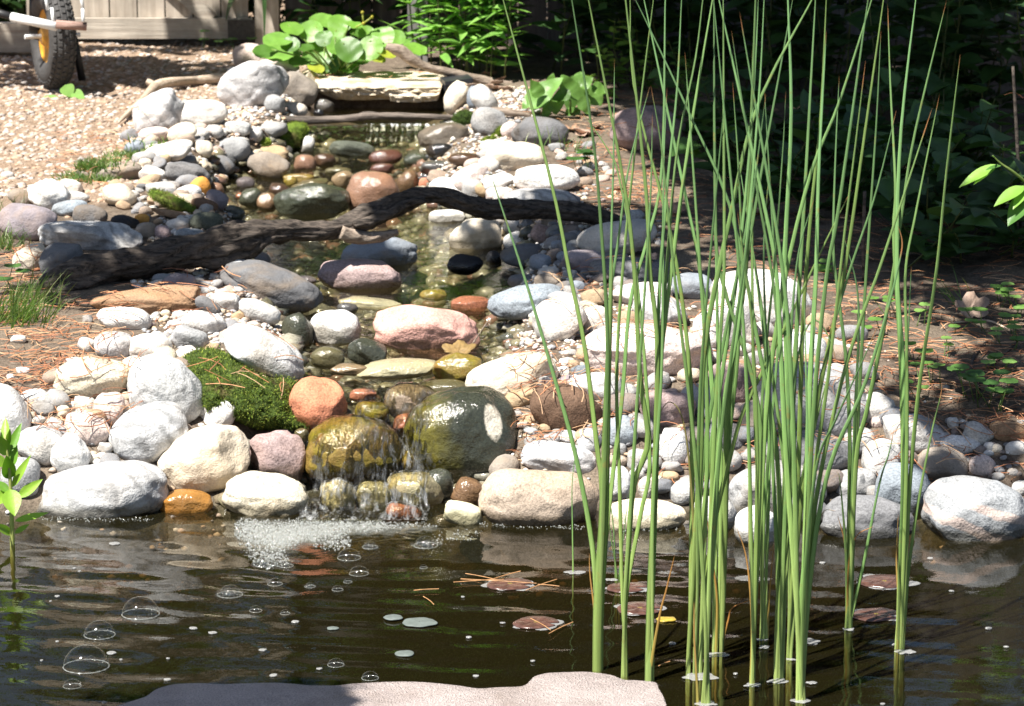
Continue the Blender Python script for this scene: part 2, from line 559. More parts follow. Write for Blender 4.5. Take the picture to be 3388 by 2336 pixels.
# ------------------------------------------------------------------ stones
COLS = {'white': ((.66, .64, .61), 'smooth'), 'whiteg': ((.62, .61, .59), 'granite'), 'cream': ((.64, .57, .46), 'smooth'), 'creamg': ((.60, .54, .42), 'granite'),
        'pale': ((.50, .49, .47), 'smooth'), 'paleg': ((.50, .50, .49), 'granite'), 'grey': ((.31, .31, .31), 'smooth'),
        'greyg': ((.33, .33, .33), 'granite'), 'dgrey': ((.15, .15, .155), 'smooth'), 'dgreyg': ((.17, .17, .175), 'granite'),
        'blue': ((.22, .25, .29), 'smooth'), 'blueg': ((.24, .27, .30), 'granite'), 'black': ((.03, .03, .034), 'smooth'), 'pinkw': ((.60, .50, .46), 'granite'),
        'pink': ((.66, .38, .32), 'granite'), 'pinkg': ((.36, .27, .26), 'granite'), 'orange': ((.62, .30, .07), 'smooth'),
        'salmon': ((.55, .23, .14), 'granite'), 'coral': ((.47, .28, .20), 'smooth'), 'tan': ((.40, .30, .19), 'smooth'), 'tang': ((.41, .33, .26), 'granite'),
        'brown': ((.14, .085, .055), 'granite'), 'rust': ((.30, .19, .115), 'granite'), 'taupe': ((.27, .235, .20), 'smooth'),
        'purple': ((.26, .23, .25), 'smooth'), 'olive': ((.17, .155, .085), 'smooth'), 'gold': ((.46, .33, .10), 'algae'),
        'green': ((.10, .115, .085), 'granite'), 'patch': ((.075, .085, .065), 'patched'), 'dgreen': ((.10, .11, .085), 'granite'), 'red': ((.17, .078, .058), 'smooth'), 'vein': ((.55, .54, .54), 'veined'),
        'veing': ((.42, .42, .42), 'veined'), 'band': ((.27, .28, .29), 'banded'), 'lime': ((.66, .62, .42), 'smooth')}
SOLID = []                          # world-space (verts, faces) of everything solid, for draping


def rock_mesh(key, a, c_, b, shape, level):
    D, Fc = ico(level)
    rn = srand(key)
    pw = {'r': 2.35, 'b': 3.0, 'f': 2.6, 'l': 2.4}[shape]
    amp = {'r': .115, 'b': .13, 'f': .10, 'l': .2}[shape]
    P = D / (np.abs(D) ** pw).sum(1, keepdims=True) ** (1 / pw)
    planes = []
    for _ in range({'r': rn.randint(2, 5), 'b': 8, 'f': 5, 'l': 5}[shape]):
        n = Vector((rn.gauss(0, 1), rn.gauss(0, 1), rn.gauss(0, .8))).normalized()
        planes.append((np.array(n), rn.uniform(.76, .95)))
    for n, d in planes:
        over = np.maximum(0, P @ n - d)
        P = P - over[:, None] * n * .82
    o = Vector((rn.uniform(-50, 50), rn.uniform(-50, 50), rn.uniform(-50, 50)))
    nz = noise.noise
    k = np.empty(len(P))
    for i, p in enumerate(P):
        v = Vector(p)
        k[i] = amp * nz(v * 1.15 + o) + amp * .45 * nz(v * 2.7 + o) + amp * .2 * nz(v * 6 + o) + (.012 if shape != 'r' else .006) * nz(v * 15 + o)
    P = P * (1 + k)[:, None]
    ext = np.abs(P).max(0)
    P = P / (ext[0], 1, ext[2])       # keep the outline's width and height
    return P * (a, c_, b), Fc


def rock(zone, x, y, hw, hh, ang=0, ck='grey', shape='r', label='', sub=False, wet=False, wz=.026, name=None, d=None, up=0., yaw=None, lvl=None, group='stones along the stream'):
    u, v = uv(zone, x, y)
    s = ZONES[zone][2]
    hw, hh = hw * s * 1.09, hh * s * 1.12
    an = R(ang)
    ev = math.hypot(hw * math.sin(an), hh * math.cos(an))
    p = hit(u, v + ev * .86)
    sc = pxm(p)
    dep = (d or (.62 * min(hw, hh) + .3 * max(hw, hh))) / sc
    ctr = at_y(u, v, p.y + dep * .72)
    sc = pxm(ctr)
    a, b, c_ = hw / sc, hh / sc, dep
    tz, sz = float(terrain(p.x, p.y)), float(surface(p.x, p.y))
    inw = sz > tz + .004
    if inw and not sub:              # carry it on down to the bed
        b *= 1.14
        ctr.z -= b * .12
    if sub: ctr.z -= b * .5
    ctr.z += up
    key = (zone, x, y)
    big = max(hw, hh) > 62
    V, Fc = rock_mesh(key, a, c_, b, shape, lvl or (5 if max(hw, hh) > 125 else 4 if big else 3))
    if sub: V[:, 2] = np.where(V[:, 2] > 0, V[:, 2] * .7, V[:, 2])
    nm = name or ('boulder' if big else 'stone')
    rgb, kind = COLS[ck]
    ob = mk(nm, V, Fc, ROCK[kind])
    rn = srand(('c',) + key)
    f = rn.uniform(.93, 1.07)
    ob.color = (rgb[0] * f, rgb[1] * f, rgb[2] * f, 1)
    ob.location = ctr
    ob.rotation_euler = (0, -an, 0)
    ob['wetz'] = 10. if (wet or sub) else (sz + wz if inw else 0.012)
    tag(ob, label, nm, group)
    M3 = np.array(Euler((0, -an, 0)).to_matrix())
    SOLID.append((V @ M3.T + np.array(ctr), Fc))
    return ob


def rocks(zone, rows, **kw):
    out = []
    for r in rows:
        o = dict(kw)
        if isinstance(r[-1], dict): o.update(r[-1]); r = r[:-1]
        out.append(rock(zone, *r, **o))
    return out

rocks('A', [
    (1400, 1010, 225, 175, 28, 'vein', 'b', 'grey and white veined boulder below the crook of the pale branch'),
    (1770, 1010, 225, 118, 0, 'white', 'b', 'white square boulder right of the veined boulder, below the driftwood stick end'),
    (1360, 1190, 150, 68, 4, 'pinkw', 'r', 'pinkish beige rounded stone in front of the veined boulder'),
    (1600, 1172, 130, 82, 20, 'cream', 'r', 'cream stone with tan end at the foot of the white square boulder'),
    (1190, 1302, 88, 62, 15, 'blue', 'r', 'small blue grey stone at the gravel edge beside green sprouts'),
    (1490, 1335, 205, 82, 12, 'white', 'r', 'white oblong stone beside the upper grass sprouts'),
    (1780, 1310, 88, 70, -10, 'cream', 'b', 'cream knobbly stone right of the white oblong stone'),
    (1885, 1160, 82, 56, 0, 'pale', 'r', 'smooth pale grey oval pebble below the white square boulder', {'name': 'stone'}),
    (2090, 1128, 112, 58, -4, 'paleg', 'b', 'grey and white stone under the left end of the thin driftwood stick'),
    (2045, 1322, 148, 102, 0, 'grey', 'r', 'rounded grey stone with a dark shadow on its front, among white pebbles'),
    (970, 1510, 275, 78, 2, 'taupe', 'f', 'flat brownish grey stone between two patches of green sprouts'),
    (1340, 1545, 118, 72, -6, 'white', 'l', 'lumpy white stone at the right end of the flat brownish stone'),
    (1655, 1535, 195, 92, -8, 'dgreyg', 'b', 'speckled dark grey angular boulder below the white oblong stone'),
    (1955, 1458, 108, 78, -10, 'dgrey', 'b', 'dark grey angular stone below the rounded grey stone in shadow'),
    (1320, 1275, 56, 24, 8, 'white', 'r', 'small white flat stone just above the white oblong stone'),
    (1280, 1440, 56, 46, 0, 'cream', 'r', 'small cream stone left of the speckled dark grey boulder'),
    (1690, 1420, 62, 40, 0, 'cream', 'b', 'small cream stone above the speckled dark grey boulder'),
    (1785, 1190, 46, 40, 0, 'tan', 'r', 'small tan stone between the cream stone and the pale oval pebble'),
    (1440, 1400, 60, 36, 5, 'tan', 'b', 'small tan stone under the white oblong stone'),
    (1690, 1230, 42, 34, 0, 'white', 'b', 'tiny white stone left of the cream knobbly stone'),
])
rocks('B', [
    (470, 505, 148, 112, 0, 'pinkw', 'r', 'pale pink round boulder left of the round-leaved plant'),
    (330, 640, 62, 48, 0, 'white', 'r', 'small white stone in front of the pale pink round boulder'),
    (500, 750, 295, 190, 22, 'vein', 'b', 'largest white boulder, finely cracked, left of the stone slab'),
    (610, 570, 130, 46, 12, 'pinkw', 'f', 'flat pinkish stone lying on top of the largest white boulder'),
    (800, 622, 104, 48, -14, 'pale', 'b', 'pale grey stone tucked under the round-leaved plant', {'up': .02}),
    (900, 788, 158, 126, -22, 'taupe', 'b', 'brownish grey boulder with a hollow, at the left end of the slab'),
    (690, 920, 92, 76, -20, 'greyg', 'r', 'greenish grey stone below the largest white boulder'),
    (868, 962, 108, 58, -8, 'pale', 'r', 'pale rounded stone under the brownish grey hollowed boulder'),
    (1128, 930, 86, 56, -6, 'dgrey', 'r', 'shiny dark round stone in the cavity under the slab', {'wet': True}),
    (1075, 990, 46, 30, 0, 'black', 'r', 'small black wet stone in the cavity under the slab', {'wet': True}),
    (655, 1142, 150, 68, 0, 'grey', 'b', 'grey stone behind the moss cushion, under the driftwood stick'),
    (980, 1272, 55, 68, -15, 'pale', 'b', 'small pale upright stone right of the moss cushion'),
    (1375, 1308, 195, 62, -6, 'dgreen', 'f', 'flat greenish grey stone lying in the upper pool'),
    (955, 1430, 96, 66, 0, 'coral', 'r', 'glossy orange stone in the upper pool', {'wet': True}),
    (1130, 1408, 98, 54, 0, 'brown', 'r', 'reddish brown wet stone right of the glossy orange stone', {'wet': True}),
    (1660, 1378, 142, 56, 5, 'red', 'r', 'dark red wet stone in the upper pool', {'wet': True}),
    (1640, 1480, 104, 42, 0, 'red', 'r', 'small maroon wet stone above the big coral boulder', {'wet': True}),
    (650, 1345, 158, 66, -8, 'tan', 'b', 'mottled orange and white stone below the moss cushion'),
    (640, 1462, 182, 108, -10, 'taupe', 'r', 'brown cobble with half its face in shadow, beside the upper pool'),
    (460, 1400, 70, 72, 30, 'blue', 'r', 'bluish grey stone left of the brown cobble'),
    (520, 1190, 62, 62, 0, 'pale', 'b', 'small pale stone left of the moss cushion'),
    (1200, 1390, 60, 40, 0, 'olive', 'r', 'small olive stone sunk in the upper pool', {'sub': True}),
    (1250, 1480, 110, 50, 0, 'olive', 'r', 'olive stone under water above the big dark green stone', {'sub': True}),
    (900, 1540, 130, 46, 0, 'gold', 'f', 'yellowish stone under water left of the coral boulder', {'sub': True}),
    (800, 1325, 46, 40, 0, 'dgrey', 'r', 'small dark stone below the moss cushion tip', {'wet': True}),
])
rocks('C', [
    (720, 860, 66, 104, 0, 'blue', 'r', 'dark blue grey stone between the two upright pale stones'),
    (555, 868, 148, 94, 64, 'cream', 'r', 'upright cream stone with ochre foot at the right end of the slab'),
    (800, 878, 140, 88, -54, 'white', 'r', 'upright white stone leaning left behind the mossy ball'),
    (850, 1080, 152, 116, -15, 'greyg', 'r', 'grey boulder right of the green moss ball'),
    (440, 1200, 215, 108, 12, 'taupe', 'r', 'dark wet boulder at the right side of the small back waterfall', {'wet': True}),
    (1030, 1150, 82, 70, 35, 'pinkw', 'r', 'pinkish stone left of the dark purple boulder'),
    (1290, 1168, 238, 126, -4, 'dgrey', 'r', 'smooth dark purple grey boulder on the right bank'),
    (1080, 1385, 250, 124, 0, 'cream', 'b', 'cream boulder with a peaked top in front of the dark purple boulder'),
    (420, 1330, 124, 62, 0, 'black', 'r', 'blue black wet stone below the back waterfall', {'wet': True}),
    (630, 1402, 132, 54, 0, 'brown', 'f', 'dark brown wet stone at the right edge of the upper pool', {'wet': True}),
    (380, 1482, 132, 58, 0, 'dgrey', 'b', 'dark wet rough stone in the upper pool', {'wet': True}),
    (840, 1372, 92, 60, 0, 'grey', 'b', 'grey angular stone left of the cream peaked boulder'),
    (930, 1258, 56, 32, 0, 'white', 'b', 'small white stone above the cream peaked boulder'),
    (200, 1400, 100, 50, 0, 'green', 'r', 'dark green wet stone in the middle of the upper pool', {'wet': True}),
    (1440, 1300, 70, 40, 0, 'grey', 'b', 'small grey stone in front of the dark purple boulder'),
])
rocks('E', [
    (430, 262, 180, 142, -28, 'whiteg', 'l', 'large lumpy white boulder at the edge of the gravel yard'),
    (625, 185, 104, 66, -10, 'white', 'l', 'white stone with dark right edge behind the lumpy white boulder'),
    (200, 300, 124, 86, -20, 'taupe', 'r', 'beige grey stone left of the lumpy white boulder'),
    (665, 275, 112, 50, -8, 'pale', 'f', 'pale grey flat stone right of the lumpy white boulder'),
    (1045, 262, 148, 98, -15, 'cream', 'r', 'bright white boulder with a tan underside, left of the mossy strip'),
    (620, 375, 152, 72, 5, 'blueg', 'r', 'grey blue cobble behind the dark round cobble'),
    (790, 430, 146, 82, -4, 'dgrey', 'r', 'dark blue grey round cobble above the long grey boulder'),
    (825, 486, 70, 26, 0, 'pale', 'r', 'small pale stone squeezed under the dark round cobble'),
    (1100, 492, 122, 56, -6, 'black', 'r', 'black green stone at the right end of the long grey boulder'),
    (250, 500, 255, 152, -10, 'purple', 'r', 'big purplish grey boulder at the left picture edge'),
    (800, 622, 435, 122, -4, 'veing', 'b', 'long grey boulder lying above the dark driftwood log'),
    (565, 835, 195, 150, 0, 'dgrey', 'b', 'dark blue grey boulder behind the thick end of the log'),
    (260, 812, 152, 106, 30, 'cream', 'r', 'cream oval stone with an orange spot left of the log end'),
    (1060, 785, 212, 50, 3, 'blue', 'f', 'bluish flat stone showing just over the log'),
    (1290, 570, 96, 72, 0, 'taupe', 'r', 'grey brown stone at the right end of the long grey boulder'),
    (1435, 585, 74, 62, -30, 'pinkg', 'r', 'pinkish grey stone between the black green stone and the log'),
    (1680, 612, 134, 58, -5, 'blueg', 'r', 'blue grey stone just behind the log near the stream'),
    (1815, 490, 142, 80, 0, 'dgreen', 'r', 'greenish grey wet stone at the stream edge above the log'),
    (1570, 512, 104, 52, 0, 'white', 'b', 'white flat stone left of the greenish grey wet stone'),
    (1250, 465, 62, 44, 0, 'orange', 'r', 'small orange stone below the bright white boulder'),
    (1755, 185, 76, 92, -50, 'orange', 'r', 'upright orange tan stone left of the stream'),
    (1900, 200, 72, 52, 0, 'coral', 'r', 'orange brown wet stone right of the upright orange tan stone', {'wet': True}),
    (1800, 340, 112, 56, -12, 'brown', 'f', 'flat brown stone right of the mossy strip'),
    (1910, 290, 100, 72, -35, 'purple', 'b', 'purple grey angular stone at the stream edge'),
    (1660, 228, 108, 60, 0, 'whiteg', 'b', 'grey white stone above the mossy strip'),
    (1420, 192, 134, 60, 0, 'pale', 'b', 'pale grey stone below the speckled dark grey boulder'),
    (1255, 186, 56, 36, 0, 'dgrey', 'b', 'small dark grey stone right of the lumpy white stone'),
    (2160, 142, 78, 46, 0, 'purple', 'r', 'purple wet stone below the brown shadowed cobble', {'wet': True}),
    (1520, 420, 190, 28, -12, 'rust', 'f', 'rusty dark stone under the mossy strip'),
    (1430, 1000, 92, 50, 0, 'blue', 'r', 'dark blue stone in shadow beneath the log'),
    (1570, 1025, 148, 76, 2, 'purple', 'b', 'purplish blocky stone just below the log'),
    (1290, 1185, 445, 108, 4, 'rust', 'b', 'flat rusty brown cracked boulder below the log'),
    (2020, 870, 215, 80, -12, 'veing', 'b', 'bluish grey angular boulder under the log by the stream'),
    (1800, 1042, 72, 32, 0, 'grey', 'r', 'small grey pebble above another, right of the purplish blocky stone', {'name': 'stone'}),
    (1825, 1090, 92, 32, -3, 'pale', 'f', 'small flat pale stone left of the big dark grey boulder'),
    (1990, 1198, 142, 80, -8, 'paleg', 'r', 'white grey oval stone below the big dark grey boulder'),
    (1830, 1235, 120, 60, -38, 'dgrey', 'f', 'dark slanting slate stone right of the rusty brown boulder'),
    (1100, 1345, 232, 96, -5, 'white', 'r', 'white oblong boulder in front of the rusty brown boulder'),
    (1790, 1382, 192, 96, -10, 'paleg', 'r', 'pale speckled boulder amid small pebbles below the rusty boulder'),
    (770, 1350, 46, 40, 0, 'grey', 'b', 'small grey stone lying on the pine needles'),
    (1850, 1145, 36, 28, 15, 'pale', 'r', 'little pale stone above the white grey oval stone'),
    (2090, 1320, 64, 38, 20, 'tan', 'b', 'tan angular stone left of the smooth pale egg-shaped stone'),
    (1455, 1300, 46, 34, 10, 'cream', 'r', 'little cream stone right of the white oblong boulder'),
    (1540, 1390, 66, 32, -5, 'pinkw', 'f', 'little pinkish stone above the speckled grey stone'),
    (160, 1525, 70, 36, 0, 'pale', 'b', 'pale stone chip lying on bare soil near the left edge', {'wet': False}),
    (70, 80, 60, 30, 0, 'pale', 'r', 'pale stone half sunk in the gravel at the left edge'),
])
rocks('F', [
    (755, 292, 318, 132, 3, 'green', 'r', 'large dark green wet stone in the upper stream', {'wet': True}),
    (1290, 222, 228, 172, 0, 'coral', 'r', 'large coral pink wet boulder in the upper stream', {'wet': True}),
    (1020, 115, 100, 62, 20, 'tan', 'r', 'tan wet stone touching the left of the coral boulder', {'wet': True}),
    (1598, 132, 96, 96, 0, 'rust', 'r', 'orange brown wet stone right of the coral boulder', {'wet': True}),
    (355, 312, 84, 72, 0, 'rust', 'r', 'brown wet stone left of the large dark green stone', {'wet': True}),
    (60, 412, 94, 62, -15, 'dgreen', 'b', 'dark stone at the stream edge above the log', {'wet': True}),
    (460, 202, 94, 50, -10, 'brown', 'r', 'dark brown wet stone above the large dark green stone', {'wet': True}),
    (210, 278, 92, 80, 0, 'green', 'l', 'dark green mottled stone in shallow water on the left', {'wet': True}),
    (730, 130, 155, 62, 12, 'olive', 'f', 'olive stone under shallow water above the dark green stone', {'sub': True}),
    (565, 132, 60, 36, 10, 'gold', 'r', 'small yellow stone by the brown shadowed cobble', {'wet': True}),
    (1740, 160, 52, 56, 0, 'salmon', 'r', 'small pink upright stone right of the orange brown stone'),
    (125, 262, 42, 25, -15, 'salmon', 'r', 'small bright orange stone in shallow water', {'wet': True}),
    (1350, 742, 315, 124, -3, 'blue', 'b', 'blue grey boulder standing in the pool under the log'),
    (1180, 955, 350, 124, -2, 'pinkg', 'r', 'speckled dark pink boulder in the middle of the pool'),
    (2100, 855, 150, 76, 0, 'black', 'l', 'jagged black stone rising from the pool'),
    (270, 842, 112, 82, 0, 'dgrey', 'r', 'dark round stone left of the pool, under the log'),
    (1250, 1172, 285, 58, -6, 'lime', 'f', 'pale olive flat stone under water in the pool', {'sub': True}),
    (1820, 1090, 114, 60, -5, 'gold', 'b', 'yellow olive angular stone under water', {'sub': True}),
    (2150, 1165, 165, 84, 0, 'salmon', 'f', 'pink streaked stone under water on the right', {'sub': True}),
    (700, 972, 84, 50, 0, 'purple', 'r', 'dark purple stone under water left of the speckled pink boulder', {'sub': True}),
    (400, 1062, 432, 168, -20, 'dgrey', 'r', 'big dark grey boulder left of the pool'),
    (290, 1278, 182, 86, -20, 'pale', 'r', 'smooth pale egg-shaped stone below the big dark grey boulder'),
    (620, 1440, 132, 140, 0, 'dgreen', 'r', 'dark wet boulder left of the white-topped stone', {'wet': True}),
    (952, 1420, 218, 142, 0, 'whiteg', 'r', 'round white-topped stone sitting in the stream', {'wz': .045}),
    (1760, 1432, 442, 178, -6, 'pink', 'r', 'large pink granite boulder in the middle of the stream'),
    (1060, 1248, 90, 44, 0, 'dgrey', 'r', 'small dark wet stone above the white-topped stone', {'wet': True}),
    (640, 1180, 80, 50, 0, 'red', 'r', 'dark red stone under water beside the big dark grey boulder', {'sub': True}),
])
rocks('G', [
    (285, 105, 162, 112, 25, 'pinkw', 'r', 'pinkish white boulder above the bright white boulder'),
    (535, 145, 152, 82, 8, 'white', 'b', 'white blocky boulder between the pinkish white and the big round one'),
    (955, 112, 272, 112, 0, 'whiteg', 'r', 'big rounded white boulder on the right bank above the log'),
    (910, 292, 315, 92, -2, 'veing', 'r', 'grey blue striped boulder just above the log on the right bank'),
    (160, 245, 235, 112, -20, 'white', 'r', 'bright white boulder behind the log'),
    (75, 440, 155, 52, 0, 'white', 'f', 'white stone showing below the log at the water'),
    (430, 215, 100, 60, -10, 'tan', 'f', 'beige flat stone right of the bright white boulder'),
    (545, 260, 130, 70, 0, 'pinkw', 'b', 'pinkish stone left of the grey blue striped boulder'),
    (330, 600, 220, 128, 0, 'cream', 'b', 'white square boulder with a yellowish foot at the pool edge'),
    (700, 545, 124, 70, -12, 'pale', 'r', 'pale grey stone below the log on the right bank'),
    (695, 652, 122, 72, 12, 'whiteg', 'r', 'white oval stone right of the square yellow-footed boulder'),
    (930, 602, 108, 78, -20, 'pinkg', 'b', 'pinkish grey angular stone below the log'),
    (780, 782, 222, 98, 0, 'dgrey', 'r', 'dark grey boulder in shade at the right pool edge'),
    (488, 800, 66, 52, 0, 'black', 'r', 'small blue black stone left of the shaded dark grey boulder'),
    (900, 845, 96, 66, 0, 'blue', 'b', 'dark blue stone in front of the shaded dark grey boulder'),
    (970, 930, 92, 42, 5, 'pale', 'r', 'pale flat stone in the shade by the water'),
    (1570, 640, 332, 152, 12, 'pale', 'r', 'big smooth pale grey boulder in shade behind the reeds'),
    (1720, 440, 92, 56, 0, 'greyg', 'b', 'grey stone at the right end of the log'),
    (1300, 850, 192, 102, 0, 'purple', 'b', 'purple grey rough boulder in shade below the big smooth one'),
    (1750, 922, 405, 92, -3, 'dgreyg', 'b', 'long dark grey boulder in shade behind the reeds'),
    (790, 1200, 332, 142, 8, 'blueg', 'r', 'dark blue grey boulder at the right side of the stream'),
    (1120, 1185, 152, 72, -8, 'greyg', 'r', 'grey stone behind the rough white boulder'),
    (1060, 1352, 232, 182, 22, 'whiteg', 'b', 'rough white boulder at the right side of the stream'),
    (1375, 1162, 124, 76, 0, 'tan', 'b', 'orange beige blocky stone behind the white boulders'),
    (1385, 1350, 124, 112, 0, 'white', 'r', 'white stone right of the rough white boulder'),
    (1800, 1125, 262, 94, 5, 'white', 'r', 'smooth white boulder behind the tall reeds'),
    (1950, 1280, 242, 142, -18, 'vein', 'r', 'grey and white rough boulder behind the thick reed stalks'),
    (730, 1012, 112, 60, 0, 'dgrey', 'r', 'dark stone under the shaded pool edge'),
    (960, 1015, 114, 66, 0, 'taupe', 'r', 'brownish stone at the shaded pool edge'),
    (1150, 640, 90, 54, 0, 'dgrey', 'r', 'dark grey stone among shaded pebbles below the log'),
    (1200, 700, 76, 48, 10, 'grey', 'r', 'grey stone left of the big smooth pale boulder'),
    (1050, 690, 60, 36, 10, 'blue', 'r', 'small bluish stone among shaded pebbles'),
    (1110, 800, 70, 48, 0, 'blueg', 'r', 'blue grey stone left of the purple rough boulder'),
    (1160, 960, 74, 44, 0, 'grey', 'b', 'grey stone below the purple rough boulder'),
    (1250, 990, 60, 44, 0, 'dgrey', 'r', 'small dark stone under the purple rough boulder'),
    (1100, 1060, 80, 46, 10, 'dgrey', 'b', 'dark grey stone above the grey one behind the rough white boulder'),
    (1220, 1060, 70, 50, 0, 'blue', 'r', 'bluish stone left of the orange beige block'),
    (1010, 520, 46, 32, 0, 'dgrey', 'r', 'small dark stone under the right part of the log'),
    (560, 480, 50, 30, 0, 'grey', 'r', 'small grey stone right below the log near the pool'),
])

rocks('R', [(1395, 1105, 305, 190, -4, 'pinkg', 'r', 'big pinkish grey boulder standing in half shade behind the reeds')])
rocks('I', [
    (1005, 112, 160, 112, 0, 'vein', 'r', 'white boulder with thin grey veins on the left bank'),
    (1312, 132, 190, 106, 0, 'white', 'r', 'bright white boulder right of the thin-veined one'),
    (1660, 62, 165, 102, -10, 'greyg', 'b', 'speckled grey angular stone above the moss mat'),
    (772, 115, 84, 62, -18, 'pale', 'b', 'pale flat stone chip left of the thin-veined white boulder'),
    (830, 402, 335, 182, 4, 'creamg', 'r', 'big cream white boulder on the left bank amid needles'),
    (1450, 515, 345, 282, -48, 'paleg', 'r', 'big pale grey speckled boulder left of the moss mat'),
    (1330, 905, 345, 262, 22, 'veing', 'r', 'grey boulder leaning on the big pale speckled one'),
    (962, 682, 132, 146, 0, 'pinkw', 'b', 'pinkish white angular stone left of the leaning grey boulder'),
    (780, 850, 200, 138, -15, 'pinkw', 'r', 'pink tinged white boulder in the left pile'),
    (70, 710, 265, 160, -62, 'white', 'r', 'bright white boulder cut by the left picture edge'),
    (312, 580, 134, 78, 8, 'paleg', 'r', 'grey white oval stone behind the left pile'),
    (380, 672, 104, 66, -8, 'grey', 'r', 'grey flat stone under the grey white oval stone'),
    (365, 1012, 208, 172, -15, 'paleg', 'r', 'grey speckled rounded boulder behind the leafy water plant'),
    (622, 1082, 162, 172, -38, 'whiteg', 'l', 'lumpy white boulder above the big waterline boulder'),
    (480, 812, 88, 50, -15, 'pale', 'r', 'smooth grey white stone left of the pink tinged boulder'),
    (575, 872, 62, 46, -30, 'grey', 'r', 'small grey stone left of the pink tinged boulder'),
    (1930, 735, 184, 112, 38, 'white', 'r', 'white egg-shaped stone at the lower left of the moss mat'),
    (1805, 1122, 395, 272, 18, 'cream', 'r', 'very large white and tan boulder above the orange stone'),
    (865, 1385, 575, 228, 8, 'veing', 'r', 'large grey cracked boulder lying at the left waterline'),
    (1625, 1485, 232, 100, -3, 'orange', 'r', 'wet orange oval stone at the waterline', {'wet': True}),
    (190, 1290, 172, 172, 0, 'greyg', 'r', 'black and grey stone behind the leafy water plant'),
    (932, 1022, 72, 38, 8, 'white', 'r', 'small white pebble above three others in the left pile', {'name': 'stone'}),
    (818, 1112, 58, 42, 0, 'cream', 'r', 'small cream stone at the left of the white pebble group'),
    (912, 1092, 60, 36, 0, 'white', 'r', 'small white stone in the middle of the pebble group'),
    (1000, 1112, 42, 36, -10, 'cream', 'r', 'small cream stone touching the leaning grey boulder'),
    (1110, 702, 52, 50, 0, 'cream', 'b', 'small cream stone right of the pinkish white angular stone'),
    (560, 682, 54, 42, 0, 'cream', 'b', 'small cream stone right of the grey flat stone'),
    (720, 692, 58, 30, 0, 'white', 'r', 'small white stone on needles before the big cream boulder'),
    (1402, 1245, 46, 46, 0, 'dgreen', 'r', 'small grey green pebble left of the very large white boulder', {'name': 'stone'}),
    (1640, 182, 94, 62, 10, 'white', 'b', 'white stone touching the top of the moss mat'),
    (1770, 128, 62, 32, 8, 'tan', 'r', 'small orange tan stone above the moss mat'),
    (200, 335, 64, 28, 0, 'pale', 'b', 'white stone chip on the bare soil', {}),
    (95, 395, 34, 28, 0, 'white', 'b', 'small white stone chip near the left edge of the soil', {}),
    (470, 440, 40, 28, 20, 'pale', 'b', 'small pale chip left of the big cream boulder'),
    (660, 745, 80, 40, 10, 'pale', 'f', 'pale flat stone above the pink tinged boulder'),
    (540, 1010, 60, 40, 0, 'pale', 'r', 'small pale stone between grey speckled and lumpy white boulders'),
    (2120, 1260, 90, 70, 0, 'olive', 'b', 'dark olive stone in the gap by the waterline', {'wet': True}),
    (640, 640, 60, 30, 5, 'paleg', 'r', 'small speckled stone on needles in the left pile'),
    (640, 250, 70, 30, 5, 'white', 'f', 'flat white stone behind the big cream boulder'),
    (1150, 180, 50, 34, 5, 'tan', 'b', 'small tan stone between the two white left bank boulders'),
])
rocks('J', [
    (345, 185, 372, 168, -28, 'paleg', 'r', 'big pale boulder right of the moss mat top'),
    (1240, 172, 168, 98, -15, 'dgreen', 'b', 'grey green wet stone below the pink granite boulder', {'wet': True}),
    (1500, 300, 330, 92, 4, 'lime', 'f', 'pale green flat stone under running water', {'sub': True, 'up': .012}),
    (2030, 300, 205, 112, 12, 'gold', 'b', 'golden wet stone below the pink granite boulder', {'wet': True}),
    (812, 622, 268, 208, -5, 'salmon', 'r', 'round orange granite boulder right of the moss mat'),
    (1620, 605, 222, 132, -6, 'tang', 'r', 'grey and orange wet boulder in the rapid', {'wet': True}),
    (1280, 702, 142, 92, 0, 'gold', 'r', 'olive yellow wet stone in the rapid', {'wet': True}),
    (1580, 802, 114, 80, 0, 'salmon', 'r', 'reddish pink wet stone at the lip of the fall', {'wet': True}),
    (1110, 1020, 402, 258, 0, 'gold', 'r', 'large golden algae covered boulder in the front fall', {'wet': True}),
    (440, 1075, 242, 190, 0, 'pinkg', 'b', 'grey and purple boulder left of the golden boulder'),
    (345, 1425, 360, 178, 0, 'creamg', 'b', 'cream and tan boulder at the foot of the fall'),
    (980, 1425, 155, 140, 0, 'lime', 'l', 'pale yellow stone washed by the front fall', {'wet': True}),
    (1300, 1440, 155, 112, 0, 'lime', 'b', 'yellowish stone in the middle of the front fall', {'wet': True}),
    (1575, 1385, 125, 112, 0, 'tan', 'b', 'beige square stone in the white water', {'wet': True}),
    (1865, 1320, 125, 112, 0, 'dgreen', 'r', 'dark stone right of the white water', {'wet': True}),
    (1200, 545, 112, 62, 0, 'salmon', 'r', 'pinkish stone under water above the golden boulder', {'sub': True, 'up': .01}),
    (1620, 1125, 74, 92, 0, 'gold', 'r', 'small yellow stone between the golden and dark green boulders', {'wet': True}),
    (890, 215, 140, 82, 0, 'olive', 'r', 'olive brown wet stone left of the grey green one', {'wet': True}),
    (660, 900, 62, 52, 0, 'olive', 'r', 'small olive stone left of the golden boulder', {'wet': True}),
    (1560, 1570, 150, 60, -10, 'salmon', 'f', 'orange flat stone at the foot of the fall', {'wet': True}),
    (1900, 480, 220, 90, 0, 'olive', 'r', 'olive stone under the rapid beside the yellow-white boulder', {'sub': True, 'up': .012}),
    (1080, 320, 160, 56, 0, 'tan', 'f', 'tan stone under water beside the pale green flat stone', {'sub': True, 'up': .01}),
])
